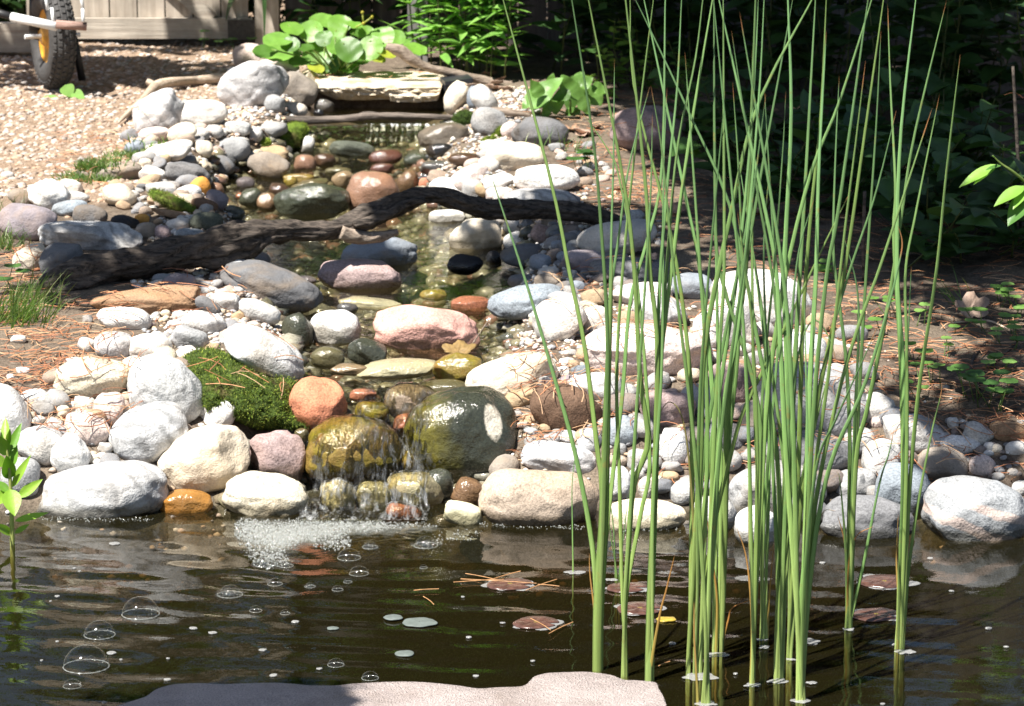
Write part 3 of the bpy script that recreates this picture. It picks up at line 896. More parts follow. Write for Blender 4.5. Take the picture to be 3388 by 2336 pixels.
rocks('P', [
    (1046, 978, 122, 90, 14, 'patch', 'r', 'large dark green boulder with a white patch beside the fall', {'wet': True}),
    (940, 1105, 60, 34, 0, 'lime', 'b', 'pale stone behind the white water', {'wet': True}),
])
rocks('K', [
    (520, 140, 385, 182, 14, 'cream', 'r', 'very bright white boulder with yellow stained foot by the rapid'),
    (740, 150, 136, 96, -25, 'pale', 'r', 'smooth grey stone resting on the very bright white boulder'),
    (600, 312, 152, 78, 15, 'tan', 'r', 'tan stone left of the dark brown boulder'),
    (985, 402, 300, 192, -14, 'brown', 'r', 'dark brown speckled boulder on the right bank'),
    (1250, 212, 242, 118, 4, 'pale', 'r', 'grey oval boulder behind the dark brown boulder'),
    (640, 532, 58, 32, 0, 'tan', 'r', 'small tan stone under the dark brown boulder'),
    (800, 582, 58, 42, 0, 'tan', 'r', 'small brown tan stone beside another under the brown boulder'),
    (920, 605, 48, 27, 0, 'grey', 'r', 'small grey stone under the dark brown boulder'),
    (680, 602, 62, 36, -5, 'paleg', 'b', 'small pale stone right of the dark green boulder'),
    (680, 692, 58, 44, 10, 'grey', 'b', 'small grey stone above the white and grey oblong boulder'),
    (860, 668, 112, 46, 18, 'grey', 'f', 'grey flat stone above the white and grey oblong boulder'),
    (1020, 652, 84, 52, -10, 'vein', 'b', 'white and grey chip above the white and grey oblong boulder'),
    (1205, 682, 112, 98, 0, 'veing', 'b', 'grey angular stone left of the blue grey round stone'),
    (1470, 605, 152, 146, 0, 'blueg', 'r', 'blue grey round stone behind the thick reed stalk'),
    (930, 850, 332, 138, -8, 'vein', 'r', 'white and grey oblong boulder with dark stains'),
    (1470, 765, 56, 56, 0, 'grey', 'r', 'small round grey stone below the blue grey round stone'),
    (755, 1182, 492, 242, -4, 'tang', 'r', 'large orange and grey granite boulder at the waterline'),
    (1440, 1082, 118, 158, 0, 'paleg', 'r', 'pale grey oval boulder right of the granite boulder'),
    (1935, 742, 138, 168, 10, 'whiteg', 'r', 'white round boulder behind the second reed stalk'),
    (1690, 1112, 66, 100, 0, 'white', 'r', 'small white stone left of the grey white round stone'),
    (2015, 1165, 118, 118, 0, 'paleg', 'r', 'grey white round stone above the cream waterline boulder'),
    (1690, 1340, 335, 128, 0, 'creamg', 'r', 'cream low boulder at the waterline behind reed stalks'),
    (1885, 400, 230, 150, 0, 'pinkg', 'b', 'purple pink boulder behind the reeds'),
    (2150, 322, 172, 122, 0, 'grey', 'r', 'grey smooth boulder right of the purple pink boulder'),
    (1405, 872, 124, 62, -5, 'tang', 'b', 'speckled flat stone above the pale grey oval boulder'),
    (130, 1152, 132, 122, -20, 'rust', 'b', 'orange brown angular stone right of the fall', {'wet': True}),
    (440, 945, 145, 112, 42, 'taupe', 'r', 'slanting grey tan stone between dark green and granite boulders'),
    (90, 1322, 168, 90, -15, 'lime', 'r', 'pale yellow green stone at the foot of the fall'),
    (962, 82, 62, 52, 0, 'white', 'b', 'small white stone behind the smooth grey stone'),
    (1112, 80, 78, 54, 10, 'blueg', 'b', 'small bluish stone behind the grey oval boulder'),
    (975, 160, 78, 42, 20, 'purple', 'b', 'small purple stone between smooth grey stone and grey oval boulder'),
    (1900, 1000, 84, 44, 0, 'tan', 'r', 'tan stone under the white round boulder'),
    (1640, 860, 104, 92, 0, 'greyg', 'b', 'grey stone between the two reed stalks'),
    (1620, 980, 70, 50, 0, 'pale', 'r', 'small pale stone between the two reed stalks'),
    (420, 1085, 70, 40, 20, 'tan', 'b', 'small tan wet stone left of the granite boulder', {'wet': True}),
    (1560, 250, 70, 60, 0, 'greyg', 'b', 'small grey stone right of the grey oval boulder'),
    (1640, 330, 60, 56, 0, 'pale', 'r', 'small pale stone above the blue grey round stone'),
    (1790, 1040, 60, 44, 0, 'cream', 'r', 'small cream stone left of the grey white round stone'),
])
rocks('L', [
    (1180, 705, 520, 225, 0, 'pinkw', 'b', 'biggest pinkish white boulder behind the reed stalks'),
    (1850, 475, 275, 215, 8, 'white', 'b', 'tall white boulder behind the reeds'),
    (1570, 130, 202, 112, -4, 'blue', 'r', 'blue grey boulder in shade behind the tall white boulder'),
])
rocks('H', [
    (600, 370, 300, 180, -8, 'whiteg', 'r', 'whitish boulder with dark lichen top behind the reeds'),
    (870, 702, 152, 122, -15, 'whiteg', 'r', 'white grey boulder right of the tall white one'),
    (400, 890, 165, 132, -10, 'pinkg', 'r', 'pink boulder behind the left reeds'),
    (920, 1005, 350, 215, -14, 'greyg', 'r', 'largest dark grey boulder behind the dense reeds'),
    (640, 1110, 192, 112, 0, 'taupe', 'r', 'brownish boulder behind the dense reeds'),
    (365, 1225, 142, 92, -10, 'dgreyg', 'r', 'dark grey green boulder behind the dense reeds'),
    (945, 1350, 215, 142, -15, 'dgreyg', 'r', 'dark grey boulder right of the dense reeds'),
    (1330, 1052, 112, 92, -12, 'paleg', 'r', 'pale stone at the edge of the needle covered soil'),
    (1555, 1212, 196, 114, -8, 'veing', 'b', 'grey angular boulder at the right behind the last reeds'),
    (1365, 1372, 118, 126, 0, 'pale', 'r', 'pale grey round boulder behind the right reeds'),
    (1210, 1500, 112, 72, 0, 'greyg', 'r', 'grey boulder left of the bluish one by the right reeds'),
    (1855, 1285, 128, 62, -4, 'whiteg', 'r', 'white speckled stone at the right bank'),
    (1970, 1212, 92, 64, -20, 'paleg', 'l', 'grey white lumpy stone at the right bank'),
    (1740, 1412, 152, 110, -8, 'taupe', 'r', 'grey brown boulder above the striped boulder'),
    (1990, 1412, 82, 66, 0, 'pinkw', 'r', 'pinkish round stone right of the grey brown boulder'),
    (2150, 1195, 118, 66, -8, 'rust', 'r', 'brown shaded stone at the right bank'),
    (2215, 1300, 74, 46, 10, 'pale', 'r', 'grey stone cut by the right picture edge'),
    (1812, 1142, 36, 40, 0, 'paleg', 'b', 'small pale stone lying alone on the needles'),
    (1760, 1222, 40, 26, 0, 'grey', 'r', 'small grey stone left of the white speckled stone'),
    (2040, 1290, 36, 30, 0, 'pale', 'r', 'small pale round stone below the lumpy one'),
    (2085, 1300, 34, 28, 0, 'cream', 'r', 'small cream stone right of the pale round one'),
    (2020, 1330, 44, 22, 0, 'paleg', 'r', 'small flat stone above the pinkish round stone'),
    (690, 1330, 130, 90, 0, 'grey', 'r', 'grey boulder half hidden by the dense reeds'),
    (1220, 1240, 90, 70, 0, 'pale', 'r', 'pale stone left of the grey angular boulder'),
    (1340, 1135, 56, 40, 0, 'pinkw', 'r', 'small pinkish stone below the pale stone by the soil'),
    (1000, 650, 70, 46, 0, 'tan', 'b', 'tan stone half buried in needles right of the reeds'),
])
rocks('N', [
    (1865, 355, 335, 192, -8, 'band', 'r', 'grey boulder with pale pink stripes at the right waterline'),
    (1175, 405, 285, 128, -4, 'dgreyg', 'r', 'dark grey low boulder at the right waterline'),
    (1405, 232, 172, 156, 0, 'blueg', 'r', 'blue green boulder with an orange stain behind the right reeds'),
    (1095, 195, 138, 92, -5, 'greyg', 'r', 'grey rounded boulder above the dark grey low boulder'),
    (480, 458, 132, 112, -8, 'whiteg', 'r', 'white boulder at the waterline behind the reeds'),
    (610, 240, 300, 158, 0, 'greyg', 'r', 'large grey boulder hidden behind the middle reeds'),
    (205, 382, 140, 104, 0, 'paleg', 'r', 'grey white boulder at the waterline among reed stalks'),
    (850, 370, 90, 80, 0, 'dgrey', 'r', 'dark stone in shadow left of the dark grey low boulder'),
    (2150, 222, 56, 46, 0, 'pale', 'r', 'small pale stone at the right edge above the striped boulder'),
    (2100, 125, 34, 28, 0, 'grey', 'r', 'small grey pebble near the right edge', {'name': 'stone'}),
    (2010, 150, 40, 30, 0, 'grey', 'r', 'small grey stone above the striped boulder'),
])

# ------------------------------------------------------------------ pebbles between the stones
_peb = [rock_mesh(('peb', k), 1, .85, .68, 'rbrlrb'[k % 6], 3) for k in range(9)]
PM = []
for k, (V, Fc) in enumerate(_peb):
    me = bpy.data.meshes.new('pebble')
    me.vertices.add(len(V)); me.vertices.foreach_set('co', V.astype(np.float32).ravel())
    me.loops.add(Fc.size); me.loops.foreach_set('vertex_index', Fc.astype(np.int32).ravel())
    me.polygons.add(len(Fc)); me.polygons.foreach_set('loop_start', np.arange(0, Fc.size, 3, dtype=np.int32))
    me.update(calc_edges=True)
    me.polygons.foreach_set('use_smooth', [True] * len(Fc))
    me.materials.append(ROCK['granite' if k % 3 == 0 else 'smooth'])
    PM.append(me)
DRY = [(.62, .60, .56), (.55, .53, .5), (.6, .52, .4), (.42, .41, .4), (.3, .3, .31), (.5, .36, .24), (.56, .44, .38), (.38, .3, .24)]
WETC = [(.18, .16, .10), (.12, .11, .07), (.22, .18, .12), (.08, .08, .06), (.28, .26, .2), (.17, .10, .07), (.08, .08, .08), (.2, .19, .15)]
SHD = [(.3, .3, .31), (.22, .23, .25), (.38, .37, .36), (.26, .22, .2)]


def in_poly(x, y, P):
    r = False
    j = len(P) - 1
    for i in range(len(P)):
        if (P[i][1] > y) != (P[j][1] > y) and x < (P[j][0] - P[i][0]) * (y - P[i][1]) / (P[j][1] - P[i][1]) + P[i][0]: r = not r
        j = i
    return r


def poly_points(P, n, seed):       # n places inside a polygon of the 2315-wide view
    rn = srand(seed)
    xs_, ys2 = [p[0] for p in P], [p[1] for p in P]
    out = []
    while len(out) < n:
        x, y = rn.uniform(min(xs_), max(xs_)), rn.uniform(min(ys2), max(ys2))
        if in_poly(x, y, P): out.append((x, y))
    return out


def make_bvh():
    Vs, Fs_, n = [], [], 0
    for V, Fc in SOLID:
        Vs.append(V); Fs_.append(Fc + n); n += len(V)
    g = (np.abs(GX) < 3).ravel()
    Vs = np.concatenate(Vs).tolist(); Fs_ = np.concatenate(Fs_).tolist()
    return BVHTree.FromPolygons(Vs, Fs_)


BVH = make_bvh()


def drop(x, y, top=2.0):           # highest solid surface under a point
    z = float(terrain(x, y)); n = Vector((0, 0, 1))
    h = BVH.ray_cast(Vector((x, y, top)), Vector((0, 0, -1)))
    if h[0] is not None and h[0].z > z: z, n = h[0].z, h[1]
    return z, n


def free_spot(p, r):               # is there room on the ground here?
    z, n = drop(p.x, p.y)
    return z - float(terrain(p.x, p.y)) < r * .9


PEBBLE_SPOTS = [   # polygon, how many, radius range in metres, colours, label
    ([(1200, 700), (1900, 720), (2060, 960), (1700, 960), (1430, 880), (1250, 800)], 34, (.03, .052), DRY, 'rounded pale cobble wedged between the boulders behind the upper reeds'),
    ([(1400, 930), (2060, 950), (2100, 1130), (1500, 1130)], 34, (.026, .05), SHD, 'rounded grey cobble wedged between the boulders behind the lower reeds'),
    ([(60, 880), (420, 780), (520, 900), (420, 1060), (80, 1060)], 26, (.022, .042), DRY, 'rounded pale cobble wedged in the left waterside pile'),
    ([(290, 300), (560, 280), (640, 400), (420, 480), (280, 450)], 26, (.026, .046), DRY, 'rounded cobble in the bank left of the upper pool'),
    ([(1120, 330), (1300, 400), (1300, 480), (1000, 470), (980, 400)], 16, (.026, .046), DRY, 'rounded cobble between the white boulders above the log'),
    ([(300, 330), (420, 300), (560, 280), (600, 320), (560, 380), (480, 420), (360, 420)], 46, (.016, .034), DRY, 'small pale pebble in the bed left of the upper pool'),
    ([(260, 420), (380, 400), (500, 410), (470, 490), (360, 510), (270, 470)], 36, (.014, .03), DRY, 'small pale pebble around the mossy strip stone'),
    ([(330, 640), (480, 620), (560, 700), (620, 730), (520, 800), (380, 790), (330, 720)], 44, (.012, .026), DRY, 'small pale pebble below the rusty brown boulder'),
    ([(60, 900), (260, 880), (320, 980), (200, 1050), (60, 980)], 34, (.010, .022), DRY, 'small white pebble in the left waterside pile'),
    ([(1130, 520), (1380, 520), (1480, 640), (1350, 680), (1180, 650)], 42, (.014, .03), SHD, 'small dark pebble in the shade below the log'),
    ([(1150, 850), (1300, 800), (1420, 850), (1420, 990), (1180, 1000)], 40, (.009, .02), DRY, 'small pebble around the dark brown boulder'),
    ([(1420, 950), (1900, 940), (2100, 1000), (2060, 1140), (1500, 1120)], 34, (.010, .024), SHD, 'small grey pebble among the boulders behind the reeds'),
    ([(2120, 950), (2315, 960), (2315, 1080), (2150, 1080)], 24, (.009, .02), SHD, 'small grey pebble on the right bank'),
    ([(1250, 340), (1330, 330), (1400, 420), (1330, 430)], 22, (.014, .028), DRY, 'small pebble on the soil right of the cream peaked boulder'),
]
placed = []
for P, n, (r0, r1), cols, lab in PEBBLE_SPOTS:
    rn = srand(lab)
    k = 0
    for x, y in poly_points(P, n * 9, lab + 'p'):
        p = hit(x * 1.4635, y * 1.4635, terrain)
        r = rn.uniform(r0, r1) if rn.random() < .7 else r0
        if not free_spot(p, r) or float(surface(p.x, p.y)) > p.z + .01: continue
        if any((p.x - a_) ** 2 + (p.y - b_) ** 2 < (.85 * (r + c_)) ** 2 for a_, b_, c_ in placed): continue
        ob = bpy.data.objects.new('cobble' if 'cobble' in lab else 'pebble', PM[rn.randrange(len(PM))])
        COL.objects.link(ob)
        ob.location = (p.x, p.y, p.z + r * .35)
        ob.scale = (r * rn.uniform(.85, 1.3), r, r * rn.uniform(.75, 1.05))
        ob.rotation_euler = (rn.uniform(-.4, .4), rn.uniform(-.4, .4), rn.uniform(0, 6.3))
        cc = cols[rn.randrange(len(cols))]
        ob.color = (*cc, 1)
        ob['wetz'] = 0.0
        kd = 'cobble' if 'cobble' in lab else 'pebble'
        tag(ob, lab, kd, lab.replace('small ', '').replace(kd, kd + 's', 1))
        placed.append((p.x, p.y, r))
        k += 1
        if k >= n: break


def stone_scatter(name, pts, cols, size, mat, label, cat, seed, lift=.25, sub=1):
    D, Fc = ico(sub)
    rs = np.random.RandomState(seed)
    n = len(pts)
    P = np.array(pts)
    var = [D * (1 + .18 * rs.randn(len(D), 1).clip(-1.2, 1.2)) for _ in range(12)]
    base = np.stack([var[i % 12] for i in range(n)])
    r = size[0] + (size[1] - size[0]) * rs.rand(n) ** 1.7
    sc = np.stack([r * (.8 + .6 * rs.rand(n)), r * (.7 + .5 * rs.rand(n)), r * (.45 + .35 * rs.rand(n))], -1)
    th = rs.rand(n) * 6.283
    v = base * sc[:, None, :]
    cx_, sx_ = np.cos(th)[:, None], np.sin(th)[:, None]
    v = np.stack([v[..., 0] * cx_ - v[..., 1] * sx_, v[..., 0] * sx_ + v[..., 1] * cx_, v[..., 2]], -1)
    v += P[:, None, :] + np.array([0, 0, 1]) * (r * lift)[:, None, None]
    ca = np.array(cols)[rs.randint(0, len(cols), n)] * (.8 + .4 * rs.rand(n, 1))
    ca = np.concatenate([ca, np.ones((n, 1))], 1)
    Fall = (Fc[None] + (np.arange(n) * len(D))[:, None, None]).reshape(-1, 3)
    o = mk(name, v.reshape(-1, 3), Fall, mat, None, True, {'col': ('FLOAT_COLOR', np.repeat(ca, len(D), 0))})
    return tag(o, label, cat, kind='stuff')


# the gravel yard
rs = np.random.RandomState(5)
gx, gy = rs.uniform(-3.2, .1, 60000), rs.uniform(8.8, 13.6, 60000)
keep = rs.rand(60000) < path_mask(gx, gy) * np.clip((14.5 - gy) / 4, .3, 1) * .42
gx, gy = gx[keep], gy[keep]
vis = (np.abs(gx / gy) < .2)
gx, gy = gx[vis], gy[vis]
pts = np.stack([gx, gy, terrain(gx, gy)], -1)
stone_scatter('gravel', pts, [(.42, .33, .26), (.34, .26, .2), (.50, .42, .36), (.28, .21, .16), (.42, .29, .2), (.40, .36, .33)], (.007, .017), M_VCOL,
              'tan and pinkish gravel covering the yard on the left', 'gravel', 6, -.12)
# bed of the stream, and the small stuff between the dry stones
gx, gy = rs.uniform(-1.1, .55, 26000), rs.uniform(6.4, 11.4, 26000)
s2 = np.minimum(gx - np.interp(gy, WY, WL), np.interp(gy, WY, WR) - gx)
kb = (s2 > -.05) & (gy > 6.62) & (gy < 10.9)
pts = np.stack([gx[kb], gy[kb], terrain(gx[kb], gy[kb])], -1)
pts = pts[rs.rand(len(pts)) < .3]
stone_scatter('stream_bed_pebbles', pts, WETC, (.010, .036), M_WETV, 'golden brown pebbles on the bed of the stream', 'pebbles', 7)
kd = (s2 < -.03) & (s2 > -.42)
pts = np.stack([gx[kd], gy[kd], terrain(gx[kd], gy[kd])], -1)
bx, by = rs.uniform(-1.25, 1.3, 9000), rs.uniform(6.45, 7.7, 9000)
sb = np.minimum(bx - np.interp(by, WY, WL), np.interp(by, WY, WR) - bx)
kk = (sb < -.02) & (np.abs(bx - .05) < np.interp(by, [6.5, 7.1, 7.7], [1.3, 1.0, .75]))
pts = np.concatenate([pts[rs.rand(len(pts)) < np.where(pts[:, 0] < .1, .8, np.where(pts[:, 1] > 8.7, .12, .35))], np.stack([bx, by, terrain(bx, by)], -1)[kk][::5]])
pts = pts[(pts[:, 1] > 7.15) | (rs.rand(len(pts)) < .3)]
stone_scatter('fine_gravel', pts, DRY, (.004, .013), M_VCOL, 'fine pale gravel filling the gaps between the stones', 'gravel', 8)

# ------------------------------------------------------------------ stone slab over the source
def slab():
    q = lambda x, y, Y: at_y(*uv('P', x, y), Y)
    Yf = hit(*uv('P', 850, 262), surface).y + .10
    outline = [(692, 175), (720, 213), (760, 229), (822, 230), (870, 228), (935, 232), (990, 228), (996, 214), (1000, 180)]
    V, Fs = [], []
    nx, ny, nz = 60, 9, 7
    xs2 = np.linspace(0, 1, nx)
    lowx = [p[0] for p in outline]; lowy = [p[1] for p in outline]
    zt = []
    a, b = q(690, 196, Yf), q(1000, 199, Yf)
    for j in range(ny + nz):
        for i, s in enumerate(xs2):
            px = 692 + s * 306
            if j < ny:      # top, back to front
                f = j / (ny - 1)
                y_ = Yf + .46 * (1 - f)
                p = q(px, 197, Yf)
                p.x = p.x - (1 - f) * (.05 - .02 * s)
                z = p.z + .012 * (1 - f) - .01 * max(0, f - .75) + .006 * noise.noise(Vector((s * 9, f * 3, 1)))
                V.append((p.x, y_, z))
            else:
                f = (j - ny + 1) / nz
                yl = np.interp(px, lowx, lowy)
                p = q(px, 197 + (yl - 197) * f, Yf)
                step = .02 if (s > .62 and f > .45) else 0
                V.append((p.x, Yf - step + .05 * f * f * (1 - .6 * (s > .62)) + .02 * noise.noise(Vector((s * 14, f * 4, 5))) + .01 * noise.noise(Vector((s * 40, f * 11, 7))), p.z))
    n0 = len(V)
    for i in range(nx):     # underside back
        V.append((V[(ny + nz - 1) * nx + i][0], Yf + .46, V[(ny + nz - 1) * nx + i][2]))
    rows = ny + nz + 1
    for j in range(rows - 1):
        for i in range(nx - 1):
            k = j * nx + i
            Fs.append((k, k + nx, k + nx + 1, k + 1))
    for i in range(nx - 1): Fs.append(((rows - 1) * nx + i, i, i + 1, (rows - 1) * nx + i + 1))
    Fs.append(tuple(j * nx for j in range(rows))); Fs.append(tuple(j * nx + nx - 1 for j in range(rows))[::-1])
    t = NT('slab stone')
    g = t.n('TexCoord').outputs['Object']
    n1, n2 = t.noise(8, 5, .65, g), t.noise(60, 4, .7, g)
    mp = t.n('Mapping', i={'Vector': g, 'Scale': (.5, .5, 7)}).outputs[0]
    n3 = t.noise(12, 4, .6, mp)
    col = t.mix(t.rng(n1, .35, .65), (.54, .44, .31), (.64, .57, .46))
    col = t.mix(t.rng(n3, .54, .62, 0, .6), col, (.30, .21, .11))
    col = t.scale(col, t.rng(n2, .3, .7, .7, 1.2))
    m = t.end(t.pbr(col, .85, t.bump(t.math('ADD', n2, n3), .8, .012), .2))
    o = mk('stone_slab', V, Fs, m, smooth=False)
    tag(o, 'thick flat cream stone slab bridging the stream source', 'stone slab')
    SOLID.append((np.array(V), np.array([(f[0], f[1], f[2]) for f in Fs if len(f) == 4] + [(f[0], f[2], f[3]) for f in Fs if len(f) == 4])))
    return Yf


SLAB_Y = slab()
_p = at_y(*uv('P', 1032, 212), SLAB_Y + .12)
mb = MB()
mb.add(*box_vf((_p.x, _p.y, _p.z - .02), (.05, .08, .07), np.array(Euler((0, R(-6), R(8))).to_matrix())))
mb.add(*box_vf((_p.x, _p.y, _p.z + .056), (.056, .086, .008), np.array(Euler((0, R(-6), R(8))).to_matrix())))
tag(mb.build('filter_box', simple('black plastic', (.02, .022, .028), .4, 40, .2, .1), None, False), 'black plastic box standing behind the upright cream stone', 'box')
# added back wall of the cavity; its dark colour stands for shade
V, Fs = rock_mesh('bank', .78, .12, .11, 'l', 4)
c_ = at_y(*uv('P', 850, 240), SLAB_Y + .52)
o = mk('boulder', V, Fs, ROCK['smooth'], loc=(c_.x, c_.y, c_.z - .01))
o.color = (.05, .045, .04, 1)
tag(o, 'dark earthy boulder carrying the back of the slab', 'boulder', 'stones along the stream')

# ------------------------------------------------------------------ driftwood
M_LOG = wood_material('dark weathered wood', (.125, .10, .082), (.010, .009, .008), scale=30)
M_DRIFT = wood_material('grey driftwood', (.42, .34, .27), (.15, .11, .085), scale=40)
M_PALE = wood_material('pale driftwood', (.60, .50, .40), (.40, .30, .21), scale=40)


def px_tube(name, pts, Yf, mat, seg, n, gn, key, label=None, cat=None, parent=None, zone='P', groove=.2, world=None):
    """pts: (x, y, radius) in view pixels, Yf(x) distance"""
    P = smooth_path(pts, n)
    ctr, rad = [], []
    for x, y, r in P:
        u, v = uv(zone, x, y)
        p = at_y(u, v, Yf(x, y))
        ctr.append(p); rad.append(r * ZONES[zone][2] / pxm(p))
    o = Vector((zlib.crc32(key.encode()) % 91, 3, 7))

    def disp(i, th, p):
        c2, s2 = math.cos(th), math.sin(th)
        L = i / n
        a = noise.noise(Vector((c2 * 1.5, s2 * 1.5, L * gn * .35)) + o) * groove * 1.3
        b = noise.noise(Vector((c2 * 4.2, s2 * 4.2, L * gn * .5)) + o) * groove
        d_ = noise.noise(Vector((c2 * 9, s2 * 9, L * gn * 1.2)) + o) * groove * .35
        rg = max(0, .22 - abs(noise.noise(Vector((c2 * 2.1, s2 * 2.1, L * gn * .16 + 9)) + o))) * groove * 4.2
        return 1 + a + b - abs(d_) - rg * .8
    V, Fs = tube_vf(ctr, rad, seg, True, disp)
    ob = mk(name, V, [f for f in Fs], mat, parent)
    if label: tag(ob, label, cat)
    SOLID.append((V, np.array([f[:3] for f in Fs] + [(f[0], f[2], f[3]) for f in Fs if len(f) == 4])))
    return ob


ya = hit(*uv('P', 150, 672)).y + .1
yb = hit(*uv('P', 1400, 525)).y + .05
ylog = lambda x, y: ya + (yb - ya) * (x - 130) / 1270
log = empty('driftwood_log', at_y(*uv('P', 150, 690), ya), 'thick dark twisted driftwood log bridging the stream', 'log')
inv = Matrix.Translation(-log.location)
parts = [px_tube('trunk', [(98, 650, 24), (130, 640, 37), (185, 624, 39), (250, 608, 35), (330, 590, 34), (400, 572, 34), (450, 558, 36), (510, 544, 38), (560, 533, 36), (605, 524, 27), (650, 522, 25),
                           (700, 523, 25), (750, 520, 25), (795, 508, 25), (840, 490, 27), (885, 468, 27), (925, 450, 24), (965, 441, 20), (1005, 445, 20), (1045, 458, 22),
                           (1095, 471, 23), (1150, 475, 24), (1210, 474, 22), (1270, 476, 21), (1340, 488, 21), (1400, 508, 17)], ylog, M_LOG, 40, 260, 60, 'log', groove=.27),
         px_tube('branch_stub', [(770, 524, 17), (805, 536, 16), (840, 538, 14), (870, 533, 11), (898, 524, 8)], lambda x, y: ylog(x, y) - .03, M_DRIFT, 20, 50, 14, 'stub', groove=.15),
         px_tube('root_lobe', [(395, 590, 12), (450, 585, 22), (505, 580, 26), (560, 562, 24), (610, 540, 14), (660, 532, 8)], lambda x, y: ylog(x, y) - .02, M_LOG, 24, 70, 22, 'lobe', groove=.3),
         px_tube('side_branch', [(800, 508, 9), (840, 500, 12), (880, 482, 13), (920, 462, 10), (960, 452, 7)], lambda x, y: ylog(x, y) - .04, M_LOG, 18, 50, 16, 'side', groove=.3)]
for o in parts:
    o.parent = log
    o.matrix_parent_inverse = inv
parts[0].name = 'log_body'


def ground_y(x, y):
    return hit(*uv('P', x, y)).y


y0, y1 = ground_y(300, 262), ground_y(520, 190)
_br = ([268, 290, 330, 352, 440, 535], [hit(*uv('P', a_, b_ + 9), terrain).y - .02 for a_, b_ in [(268, 277), (290, 256), (330, 220), (352, 200), (440, 183), (520, 180)]])
br = px_tube('pale_branch', [(268, 277, 2.5), (290, 256, 6), (330, 220, 10), (352, 196, 12), (385, 186, 11), (440, 181, 10), (500, 175, 10), (535, 172, 9)],
             lambda x, y: np.interp(x, *_br), M_PALE, 16, 90, 20, 'pale', groove=.12)
br.name = 'driftwood_branch'
tag(br, 'pale bent branch lying on gravel at the left of the white boulder', 'branch')
st_ = px_tube('branch_knot', [(352, 196, 9), (340, 188, 8), (331, 183, 6)], lambda x, y: _br[1][3] - .01, M_PALE, 12, 12, 5, 'kn', parent=None)
st_.parent = br
yq = ground_y(1010, 285)
o = px_tube('driftwood_branch', [(514, 264, 7), (560, 267, 10), (620, 271, 11), (680, 272, 10), (740, 271, 9), (800, 267, 9), (830, 262, 10), (870, 263, 9), (940, 264, 8), (1000, 265, 7), (1030, 266, 6)],
            lambda x, y: yq - .12 + .0001 * (x - 514), wood_material('mid driftwood', (.22, .18, .15), (.05, .042, .036), scale=40), 18, 120, 40, 'stick', 'long thin grey driftwood stick lying across the small back waterfall', 'branch', groove=.16)  # single wood tone midway between pale and dark
o = px_tube('driftwood_branch', [(874, 104, 9), (905, 116, 14), (940, 140, 12), (965, 152, 9), (1010, 163, 10), (1060, 175, 11), (1110, 186, 10), (1160, 194, 9), (1205, 203, 8)],
            lambda x, y: SLAB_Y + .14 + .0004 * (x - 874), M_DRIFT, 18, 110, 36, 'ubranch', 'thick greyish brown branch leaning behind the slab at the right', 'branch', groove=.16)
yw = ground_y(1100, 268)
o = px_tube('driftwood_branch', [(1040, 268, 5), (1070, 258, 9), (1120, 253, 10), (1160, 256, 8), (1200, 262, 4)], lambda x, y: yw, M_DRIFT, 14, 50, 12, 'flatw',
            'short flat piece of weathered wood above the dark purple boulder', 'branch', groove=.2)
yp = hit(*uv('P', 1062, 800)).y
o = px_tube('twig', [(1052, 812, 2), (1064, 785, 2), (1080, 760, 1.7), (1095, 738, 1.8), (1103, 727, 1.6)], lambda x, y: yp, M_DRIFT, 8, 20, 5, 'twig', 'thin dry twig standing at the right end of the pink boulder', 'twig')
for pts, lab, Yo in [([(1953, 640, 4), (1952, 560, 4), (1955, 432, 4)], 'thin pinkish grey stake standing in the shade behind the reeds', .3),
                     ([(2308, 520, 4), (2300, 330, 4), (2290, 150, 3.5)], 'thin grey stake standing in the dark bushes at the right edge', .8),
                     ([(2060, 555, 2.5), (1985, 480, 2.5)], 'thin dry stick leaning in the shade behind the reeds', .3)]:
    yy = hit(*uv('P', pts[0][0], pts[0][1])).y
    px_tube('stake' if 'stake' in lab else 'stick', pts, lambda x, y: yy, M_LOG, 8, 12, 4, lab, lab, 'stake' if 'stake' in lab else 'stick', groove=.08)
for k, (pts, lab) in enumerate([([(2235, 770, 4), (2205, 800, 5), (2195, 840, 5), (2215, 880, 4)], 'dark curved root lying on the needles at the right'),
                                ([(2310, 765, 2.5), (2270, 800, 3), (2240, 830, 2.5)], 'thin dark twig lying on the soil near the right edge'),
                                ([(2150, 790 - 60, 2), (2230, 765 - 40, 3), (2290, 780 - 30, 3)], 'pale dry stem lying below the fallen oak leaf'),
                                ([(1855, 970, 3), (1900, 985, 3), (1950, 1000, 2.5)], 'thin dark twig on the pale stone at the soil edge')]):
    px_tube('twig', pts, lambda x, y: hit(*uv('P', x, y), terrain).y - .01, M_PALE if 'pale' in lab.split()[0] else M_LOG, 8, 24, 6, lab, lab, 'twig')

# ------------------------------------------------------------------ gate and fence
GY0 = 12.75
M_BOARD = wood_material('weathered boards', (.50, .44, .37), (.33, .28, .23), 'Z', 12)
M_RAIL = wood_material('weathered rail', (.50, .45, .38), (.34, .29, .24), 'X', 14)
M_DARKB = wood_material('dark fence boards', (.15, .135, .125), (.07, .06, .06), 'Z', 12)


def xz(x, y, Y=GY0):
    p = at_y(*uv('P', x, y), Y)
    return p.x, p.z


gx0, gzb = xz(60, 86)
gx1, _ = xz(572, 86)
_, gzt = xz(300, 40)
gate = empty('garden_gate', ((gx0 + gx1) / 2, GY0, gzb), 'weathered grey wooden board gate with bottom rail and diagonal brace', 'gate')


def part(name, mb, mat, parent, smooth=False):
    o = mb.build(name, mat, None, smooth)
    o.parent = parent
    o.matrix_parent_inverse = Matrix.Translation(-parent.location)
    return o


